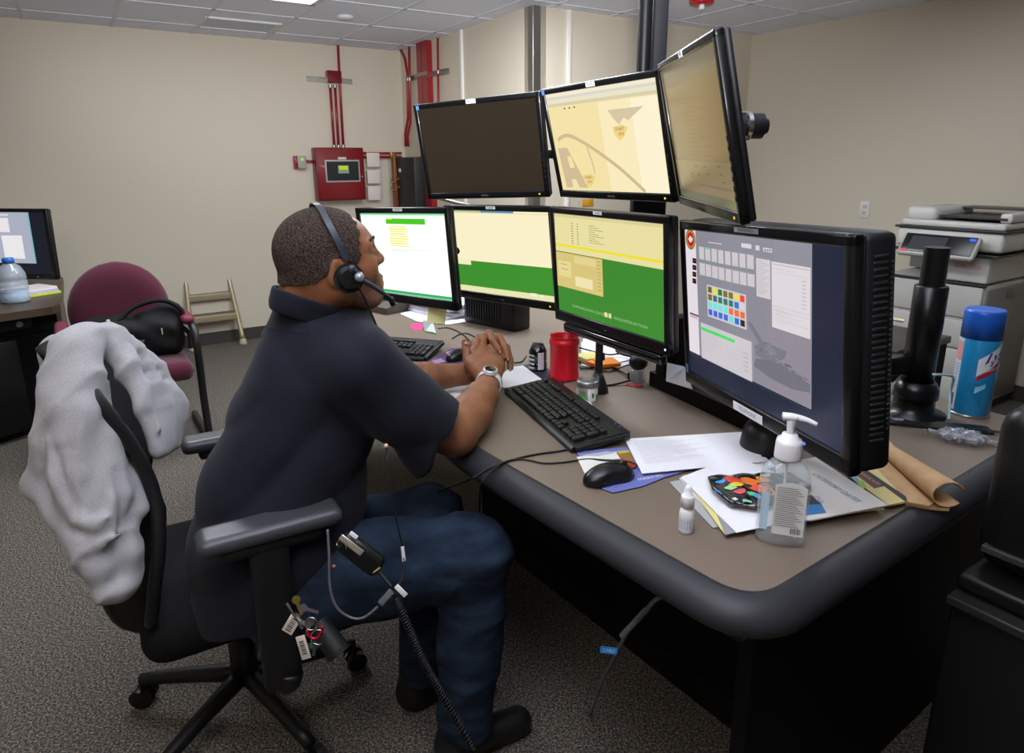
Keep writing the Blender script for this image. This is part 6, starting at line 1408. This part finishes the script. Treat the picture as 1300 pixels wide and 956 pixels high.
# jeans
JEAN = mat('denim', '#161e2b', .88, bump=.5, bscale=420, col2='#2c3c50', nscale=11, spec=.15, ramp=(.35, .75), detail=12, stretch=(1, 1, 3))
nK = at(600, 702, 1.57); fK = nK+HL*.20+np.array([-.03, 0, -.01]); nH = at(378, 738, 1.545); fH = at(385, 715, 1.74)
def jf(P):
    X = P @ WC[:, 0]; Y = -(P @ WC[:, 1]); s = (Y*.7-X*.5)*60+2*np.sin(X*14); w = np.clip((X+.30)*6, 0, 1); return -.010*((1-np.abs(np.sin(s*.5)))**2)*w
def fjean(P):
    d = None
    for H_0, K_ in ((nH, nK), (fH, fK)):
        e = chain(P, [H_0, H_0+(K_-H_0)*.5, K_, K_*np.array([1, 1, 0])+np.array([-.01, -.02, .33]), K_*np.array([1, 1, 0])+np.array([-.03, -.03, .10])], [.125, .108, .085, .074, .066], .03); d = e if d is None else smin(d, e, .02)
    d = smin(d, ell(P, (nH+fH)/2, (.17, .2, .12)), .05); d = smax(d, .09-P[:, 2], .01); return d+jf(P)
js = np.array([nH, nK, fH, fK]); lo = js.min(0)-.2; hi = js.max(0)+.16; lo[2] = .05; mb = MB(); sdf_mb(mb, fjean, lo, hi, .0095, JEAN, 1); mb.build('jeans', JEAN, man)
SHOE = mat('black_shoe', '#121213', .5)
for K_ in (nK, fK):
    a = K_*np.array([1, 1, 0])+np.array([-.03, -.03, 0])
    def fs_(P):
        Q = np.stack([(P-a) @ HF, (P-a) @ HL, P[:, 2]], 1); d = smin(cone(Q, (-.03, 0, .045), (.15, 0, .035), .042, .038), cone(Q, (-.03, 0, .05), (-.02, 0, .11), .042, .045), .03); return smax(d, .002-P[:, 2], .006)
    mb = MB(); sdf_mb(mb, fs_, a-np.array([.2, .2, .01]), a+np.array([.25, .25, .18]), .007, SHOE, 2); mb.build('shoe', SHOE, man)
# ================================================================ HEADSET, WATCH, BELT THINGS
HB = mat('headset_grey', '#3a3f47', .35, .3, spec=.5); HBK = mat('headset_black', '#131417', .4)
def hp(f, l, u): return HC+HF*(f-.014)+HL*l+UPV*u
hs = thing('headset', 'black telephone headset with boom microphone worn by the man', 'headset', loc=hp(.01, -.09, 0))
band = [hp(.018, -.090, .018), hp(.004, -.088, .055), hp(-.010, -.070, .095), hp(-.016, -.035, .122), hp(-.018, 0, .1285), hp(-.016, .035, .122), hp(-.010, .070, .095), hp(.004, .088, .055), hp(.014, .090, .01)]
P = spline(band, 6); V = []; F = []
for i, p_ in enumerate(P):
    t_ = (P[min(i+1, len(P)-1)]-P[max(i-1, 0)]).normalized(); w_ = Vector(HF)-t_*Vector(HF).dot(t_); w_.normalize(); n_ = t_.cross(w_)
    for (a_, b_) in ((-.0065, -.0015), (.0065, -.0015), (.0065, .0015), (-.0065, .0015)): V.append(p_+w_*a_+n_*b_)
for i in range(len(P)-1):
    for k in range(4): F.append((i*4+k, i*4+(k+1) % 4, i*4+4+(k+1) % 4, i*4+4+k))
MB().add(V, F+[(3, 2, 1, 0), tuple(len(V)-4+k for k in range(4))], HB, False).build('headband', HB, hs)
cc = hp(.020, -.092, -.016)
for s in (-1, 1):
    c_ = hp(.018, s*.086, -.018); n_ = HL*s
    MB().cyl(c_-n_*.004, c_+n_*.012, .029, .031, n=28, m=mat('ear_foam', '#141416', .9, bump=.6, bscale=400)).build('ear_cushion', None, hs)
    MB().cyl(c_+n_*.012, c_+n_*.022, .026, .020, n=28, m=HBK).build('ear_cap', HBK, hs)
c_ = hp(.034, -.112, -.018)
MB().cyl(hp(.034, -.106, -.016), hp(.034, -.117, -.016), .0135, .011, n=24, m=HBK).build('boom_pivot', HBK, hs); MB().sphere(tuple(hp(.034, -.117, -.014)), (.010, .010, .010), 16, mat('silver_plastic', '#8f98a2', .25, .4)).build('pivot_cap', None, hs)
MB().sphere(tuple(hp(.022, -.106, .002)), (.009, .007, .009), 14, HB).build('band_joint', HB, hs)
MB().tube([hp(.034, -.113, -.018), hp(.060, -.110, -.034), hp(.090, -.100, -.057), hp(.108, -.085, -.073), hp(.112, -.078, -.080)], lambda u: .0052-.0020*u, 10, HB, res=5).build('boom', HB, hs)
MB().tube([hp(.106, -.087, -.070), hp(.114, -.077, -.085)], .0062, 12, HBK, res=2).build('microphone', HBK, hs)
MB().tube([hp(.030, -.108, -.030), hp(.040, -.104, -.048), hp(.052, -.098, -.075), hp(.062, -.092, -.10), hp(.072, -.085, -.125)], .0022, 8, HBK, res=4).build('ear_cord', HBK, hs)
# long cord down to belt box
cord = [(491, 565, 1.42), (492, 585, 1.40), (500, 607, 1.40), (501, 640, 1.40), (504, 665, 1.40), (510, 690, 1.40), (513, 712, 1.40), (513, 730, 1.40), (505, 745, 1.39)]
MB().tube([at(*q) for q in cord], .0018, 8, HBK, res=5).build('cord', HBK, hs); MB().cyl(at(511, 694, 1.398), at(513, 712, 1.398), .0038, m=flat('#d6d6da', .3), n=12).build('cord_slider', None, hs)
MB().sphere(tuple(at(490, 566, 1.40)), .005, 10, flat('#c9b89a', .4)).build('cord_clip', None, hs)
# watch
wt = thing('wristwatch', 'round-faced watch on a white strap worn on the near wrist', 'watch', loc=at(620, 484, 1.85))
wax = (WR-at(611, 505, 1.78)); wax /= np.linalg.norm(wax); wc = WR-wax*.004
u_ = -WC[:, 2]*.72+UPV*.65+WC[:, 0]*.0; u_ = u_-wax*(u_ @ wax); u_ /= np.linalg.norm(u_); v_ = np.cross(wax, u_)
V = []; F = []; n = 40; rr = .036
for k in range(n):
    a_ = 2*PI*k/n; dd_ = u_*math.cos(a_)+v_*math.sin(a_)
    for (s_, r_) in ((-.010, rr-.002), (.010, rr-.002), (.009, rr+.0015), (-.009, rr+.0015)): V.append(tuple(wc+dd_*r_+wax*s_))
for k in range(n):
    j = (k+1) % n
    for q in range(4): F.append((k*4+q, j*4+q, j*4+(q+1) % 4, k*4+(q+1) % 4))
WS = mat('white_strap', '#d9dade', .4); MB().add(V, F, WS, True).build('strap', WS, wt)
fc = wc+u_*(rr+.000); MB().cyl(fc, fc+u_*.009, .0205, .0195, n=36, m=WS).build('case', WS, wt)
MB().cyl(fc+u_*.009, fc+u_*.0105, .0185, .0165, n=36, m=mat('watch_bezel', '#b6b8bc', .2, .8)).build('bezel', None, wt); MB().cyl(fc+u_*.0098, fc+u_*.0108, .0150, n=36, m=mat('watch_face', '#15180f', .1, coat=.6)).build('dial', None, wt)
mb = MB(); mb.tube([fc+u_*.0115, fc+u_*.0115+wax*.009], .0005, 4, flat('#8f9070', .3)); mb.build('hand', None, wt); MB().tube([fc+u_*.0115, fc+u_*.0115+v_*.007], .0006, 4, flat('#8f9070', .3)).build('hand', None, wt)
# headset amplifier clipped on the hip
def oriented(c_, ax_px, size, m, name, parent, bev=.006, nrm=None):
    a = np.array(ax_px); M = frame(c_, a, nrm if nrm is not None else -WC[:, 2]); return MB().box((0, 0, 0), size, m, M=M, bev=bev).build(name, m, parent)
DA = 1.335
axd = at(480, 722, DA)-at(430, 683, DA)
am = thing('headset_amplifier', 'black amplifier box with silver clip hanging at the man\'s hip', 'amplifier', loc=at(458, 705, DA))
oriented(at(458, 703, DA), axd, (.098, .046, .026), mat('amp_black', '#101112', .3, coat=.3), 'case', am, .010); oriented(at(446, 692, DA-.018), axd, (.055, .013, .004), mat('clip_silver', '#cfc8b8', .25, .7), 'belt_clip', am, .0015)
oriented(at(449, 679.5, DA-.012), axd, (.018, .008, .005), flat('#e2e2e6', .4), 'white_clip', am, .001); oriented(at(478, 724, DA-.014), WC[:, 0]*.8-WC[:, 1]*.6, (.018, .003, .003), flat('#a8925a', .4), 'edge_light', am, .0008)
MB().tube([at(427, 690, DA-.01), at(433, 700, DA-.01), at(440, 697, DA-.012), at(434, 684, DA-.012), at(427, 690, DA-.01)], .0012, 6, CHR, res=4).build('wire_loop', CHR, am)
MB().tube([at(480, 724, DA), at(489, 735, DA-.005), at(499, 747, DA-.01)], .0035, 8, HBK, res=3).build('lead', HBK, am)
lp = thing('cable', 'thin black cable looping down from the hip and back up to the connector', 'cable', loc=at(440, 780, DA))
MB().tube([at(416, 672, DA-.01), at(418, 710, DA-.02), at(419, 745, DA-.02), at(427, 770, DA-.02), at(445, 784, DA-.02), at(462, 784, DA-.02), at(480, 770, DA-.02)], .0028, 8, GR, res=6).build('cord', GR, lp)
oriented(at(490, 758.5, DA-.02), at(498, 750, DA)-at(482, 768, DA), (.034, .013, .011), flat('#5c5d60', .35), 'connector', lp, .002)
oriented(at(509, 750, DA-.025), at(516, 757, DA)-at(502, 743, DA), (.028, .010, .003), flat('#e6e6ea', .4), 'white_tag', lp, .0008)
MB().tube([at(505, 742, DA-.02), at(513, 728, DA-.01), at(514, 718, DA-.005), at(512, 708, DA)], .0012, 6, HBK, res=4).build('thin_lead', HBK, lp)
# coiled cord to the floor
cc0 = [Vector(at(498, 752, DA-.01)), Vector(at(505, 765, DA-.01)), Vector(at(520, 800, DA)), Vector(at(535, 835, DA+.02)), Vector(at(552, 866, DA+.05)), Vector(at(575, 905, DA+.08)), Vector(at(600, 950, DA+.1))]
S_ = spline(cc0, 40); H_ = []; prev = None
for i, p_ in enumerate(S_):
    t_ = (S_[min(i+1, len(S_)-1)]-S_[max(i-1, 0)]).normalized(); a_ = t_.orthogonal().normalized() if prev is None else (prev-t_*prev.dot(t_)).normalized(); prev = a_; b_ = t_.cross(a_)
    k = i*1.0; rad = .0066 if i > 25 else .0005
    for q in range(3): th = (k+q/3)*2*PI/3.6; H_.append(p_+(S_[min(i+1, len(S_)-1)]-p_)*(q/3)+a_*math.cos(th)*rad+b_*math.sin(th)*rad)
tag(MB().tube(H_, .0020, 6, HBK).build('coiled_cord', HBK), 'black coiled cord hanging from the amplifier toward the floor', 'cord')
# keys on the belt
ky = thing('key_bunch', 'bunch of keys with red carabiner and white tags hanging under the armrest', 'keys', loc=at(390, 800, 1.30)); DK = 1.285
def ring(c_, r, th, m, nrm, sx=1.0):
    a = Vector(nrm).normalized(); b_ = a.orthogonal().normalized(); c2 = a.cross(b_); return MB().tube([Vector(c_)+b_*math.cos(2*PI*k/24)*r*sx+c2*math.sin(2*PI*k/24)*r for k in range(25)], th, 6, m)
RCB = mat('carabiner_red', '#b81828', .25, .5); nv = -WC[:, 2]
MB().tube([at(389, 800, DK), at(394, 809, DK), at(402, 810, DK), at(408, 803, DK), at(409, 795, DK)], .0026, 8, RCB, res=5).build('carabiner', RCB, ky)
ring(at(404, 809, DK), .014, .0011, CHR, nv).build('key_ring', CHR, ky); ring(at(395, 792, DK), .012, .0010, CHR, nv).build('key_ring', CHR, ky); ring(at(387, 782, DK+.01), .010, .0010, CHR, nv+WC[:, 0]).build('key_ring', CHR, ky)
oriented(at(374, 782, DK), at(386, 800, DK)-at(366, 768, DK), (.058, .005, .003), CHR, 'bolt_hook', ky, .001)
for k, (x, y, ax_, sz) in enumerate(((370, 793, (-.3, .5), (.036, .022, .0015)), (385, 822, (.28, .95), (.046, .018, .0015)))):
    a = WC[:, 0]*ax_[0]+WC[:, 1]*ax_[1]; M = frame(at(x, y, DK-.006*k), a, nv); mb = MB().box((0, 0, 0), sz, flat('#c9c0b4', .5), M=M, bev=.0007)
    for j in range(7): mb.box((-.012+j*.004, 0, .0012), (.0014 if j % 2 else .0022, sz[1]*.5, .0003), flat('#2a2a2c', .5), M=M)
    mb.build('key_tag', None, ky)
for (x, y, a0, cl) in ((384, 790, .6, '#a9a9ac'), (391, 800, 1.9, '#8f8f92'), (380, 772, 1.2, '#b09a50'), (396, 775, .3, '#9a9aa0'), (399, 824, 1.7, '#6f7074')):
    a = WC[:, 0]*math.cos(a0)+WC[:, 1]*math.sin(a0); m_ = mat('key_metal_'+cl[1:], cl, .3, .9); M = frame(at(x, y, DK+.004), a, nv+WC[:, 0]*.3)
    mb = MB().box((0, 0, 0), (.026, .006, .0015), m_, M=M); mb.cyl((-.017, 0, -.001), (-.017, 0, .001), .008, m=m_, n=14, M=M); mb.build('key', m_, ky)
oriented(at(397, 818, DK+.006), WC[:, 1], (.016, .008, .006), flat('#1f7a4a', .5), 'green_fob', ky, .002)
fl = thing('flashlight', 'black flashlight in a holster hanging beside the keys', 'flashlight', loc=at(418, 815, 1.31))
a = at(403, 790, 1.31); b2 = at(430, 828, 1.30); MB().cyl(a, b2, .020, .024, n=24, m=mat('holster_black', '#121213', .5)).build('holster', None, fl)
ax_ = (b2-a)/np.linalg.norm(b2-a); MB().cyl(b2-ax_*.006, b2+ax_*.004, .026, n=24, m=HBK).build('bezel', HBK, fl); MB().tube([b2+ax_*.004+WC[:, 0]*-.014+WC[:, 1]*.004, b2+ax_*.005+WC[:, 1]*.014, b2+ax_*.004+WC[:, 0]*.014], .0012, 6, CHR, res=4).build('rim', CHR, fl)
tag(MB().sphere(tuple(at(424, 719, 1.315)), .0038, 12, flat('#9a5a40', .4)).build('rivet', None), 'small copper jeans rivet below the amplifier', 'rivet')
# ================================================================ GREY SWEATSHIRT OVER THE CHAIR BACK
GRY = mat('grey_jersey', '#a4a3a5', .9, bump=.3, bscale=500, col2='#98989c', nscale=400, sheen=.15, spec=.15)
HOOD = [  # chains of (x, y, depth, radius)
    [(84, 440, 1.34, .034), (110, 432, 1.36, .036), (145, 432, 1.42, .030), (168, 446, 1.46, .026)],
    [(92, 446, 1.33, .040), (76, 500, 1.31, .040), (66, 560, 1.31, .036), (50, 618, 1.33, .030)],
    [(104, 448, 1.33, .040), (98, 520, 1.30, .046), (92, 600, 1.29, .044), (104, 670, 1.30, .034)],
    [(52, 612, 1.33, .034), (72, 645, 1.31, .028), (96, 680, 1.29, .026), (112, 700, 1.28, .026)],
    [(115, 490, 1.36, .030), (128, 560, 1.33, .040), (140, 630, 1.31, .038), (128, 665, 1.29, .036)],
    [(112, 690, 1.29, .034), (124, 720, 1.29, .030), (132, 748, 1.30, .024), (150, 750, 1.31, .024)],
    [(140, 560, 1.38, .026), (160, 610, 1.36, .028), (176, 645, 1.36, .024)], [(150, 660, 1.34, .032), (160, 700, 1.33, .032), (158, 742, 1.33, .024)], [(172, 690, 1.36, .018), (170, 720, 1.35, .018)],
    [(132, 436, 1.40, .028), (158, 470, 1.40, .018), (180, 515, 1.40, .014), (196, 570, 1.42, .012)],
    [(150, 432, 1.44, .022), (186, 468, 1.47, .016), (208, 510, 1.49, .015), (214, 560, 1.49, .012)],
    [(158, 432, 1.48, .018), (205, 470, 1.53, .013), (232, 516, 1.56, .010), (233, 530, 1.56, .008)],
    [(70, 446, 1.52, .030), (90, 436, 1.50, .030), (120, 430, 1.46, .026)], [(70, 446, 1.52, .028), (72, 470, 1.42, .03)],
    [(100, 428, 1.36, .018), (136, 421, 1.42, .010), (143, 428, 1.43, .010)]]
LE = [(146, 436, 1.39), (165, 470, 1.39), (180, 510, 1.40), (192, 548, 1.41), (198, 578, 1.42)]; RE = [(156, 430, 1.48), (200, 466, 1.53), (230, 510, 1.56), (232, 536, 1.56), (224, 566, 1.54)]
LEs = spline([at(*q) for q in LE], 4); REs = spline([at(*q) for q in RE], 4)
RIDGE = [([(62, 560), (74, 618), (96, 660), (120, 668), (146, 650)], 1.264, .009), ([(100, 700), (130, 692), (152, 678)], 1.272, .008), ([(165, 440), (185, 488), (203, 545)], 1.412, .007)]
GROOVE = [([(70, 575), (82, 632), (100, 673), (124, 680), (154, 660), (174, 622)], 1.252, .010), ([(134, 505), (138, 560), (134, 620), (120, 652)], 1.268, .011), ([(104, 712), (134, 704), (164, 684)], 1.252, .009), ([(92, 520), (86, 570), (90, 620)], 1.250, .009), ([(150, 600), (158, 640), (150, 670)], 1.300, .008), ([(176, 450), (202, 500), (216, 545)], 1.440, .008)]
RIDGE = [([at(x, y, d_) for x, y in pp], r_) for pp, d_, r_ in RIDGE]; GROOVE = [([at(x, y, d_) for x, y in pp], r_) for pp, d_, r_ in GROOVE]
HCN = [([at(*q[:3]) for q in c_], [q[3] for q in c_]) for c_ in HOOD]
def fhood(P):
    d = None
    for pts, rs in HCN: e = chain(P, pts, rs, .01); d = e if d is None else smin(d, e, .018 if pts[0][0] < -.62 and pts[-1][2] < .95 else .03)
    sh_ = None
    for a_, b_ in zip(LEs, REs): e = cone(P, a_, b_, .011); sh_ = e if sh_ is None else smin(sh_, e, .012)
    d = smin(d, sh_, .014)
    for pp, r_ in GROOVE: d = smax(d, -chain(P, pp, [r_*.6]+[r_]*(len(pp)-2)+[r_*.5], .006), .014)
    for pp, r_ in RIDGE: d = smin(d, chain(P, pp, [r_*.5]+[r_]*(len(pp)-2)+[r_*.4], .006), .016)
    X = P @ WC[:, 0]; Y = P @ WC[:, 1]; Z_ = P @ WC[:, 2]
    s = (X*1.0+Y*.25)*75+2.2*np.sin(Y*16+2)+1.5*np.sin(Z_*25+X*9); s2 = (X*.5+Y*1.0)*55+2*np.sin(X*22); w = np.clip((np.sin(Y*13+X*7)+.6), 0, 1)
    return d+.0055*(np.abs(np.sin(s*.5)))-.005*(1-np.abs(np.sin(s2*.5)))**3*w-.002
al = np.array([p for pts, _ in HCN for p in pts]); mb = MB(); sdf_mb(mb, fhood, al.min(0)-.06, al.max(0)+.06, .0052, GRY, 1); hd = mb.build('sweatshirt', GRY)
tag(hd, 'light grey sweatshirt draped over the back of the office chair', 'sweatshirt')
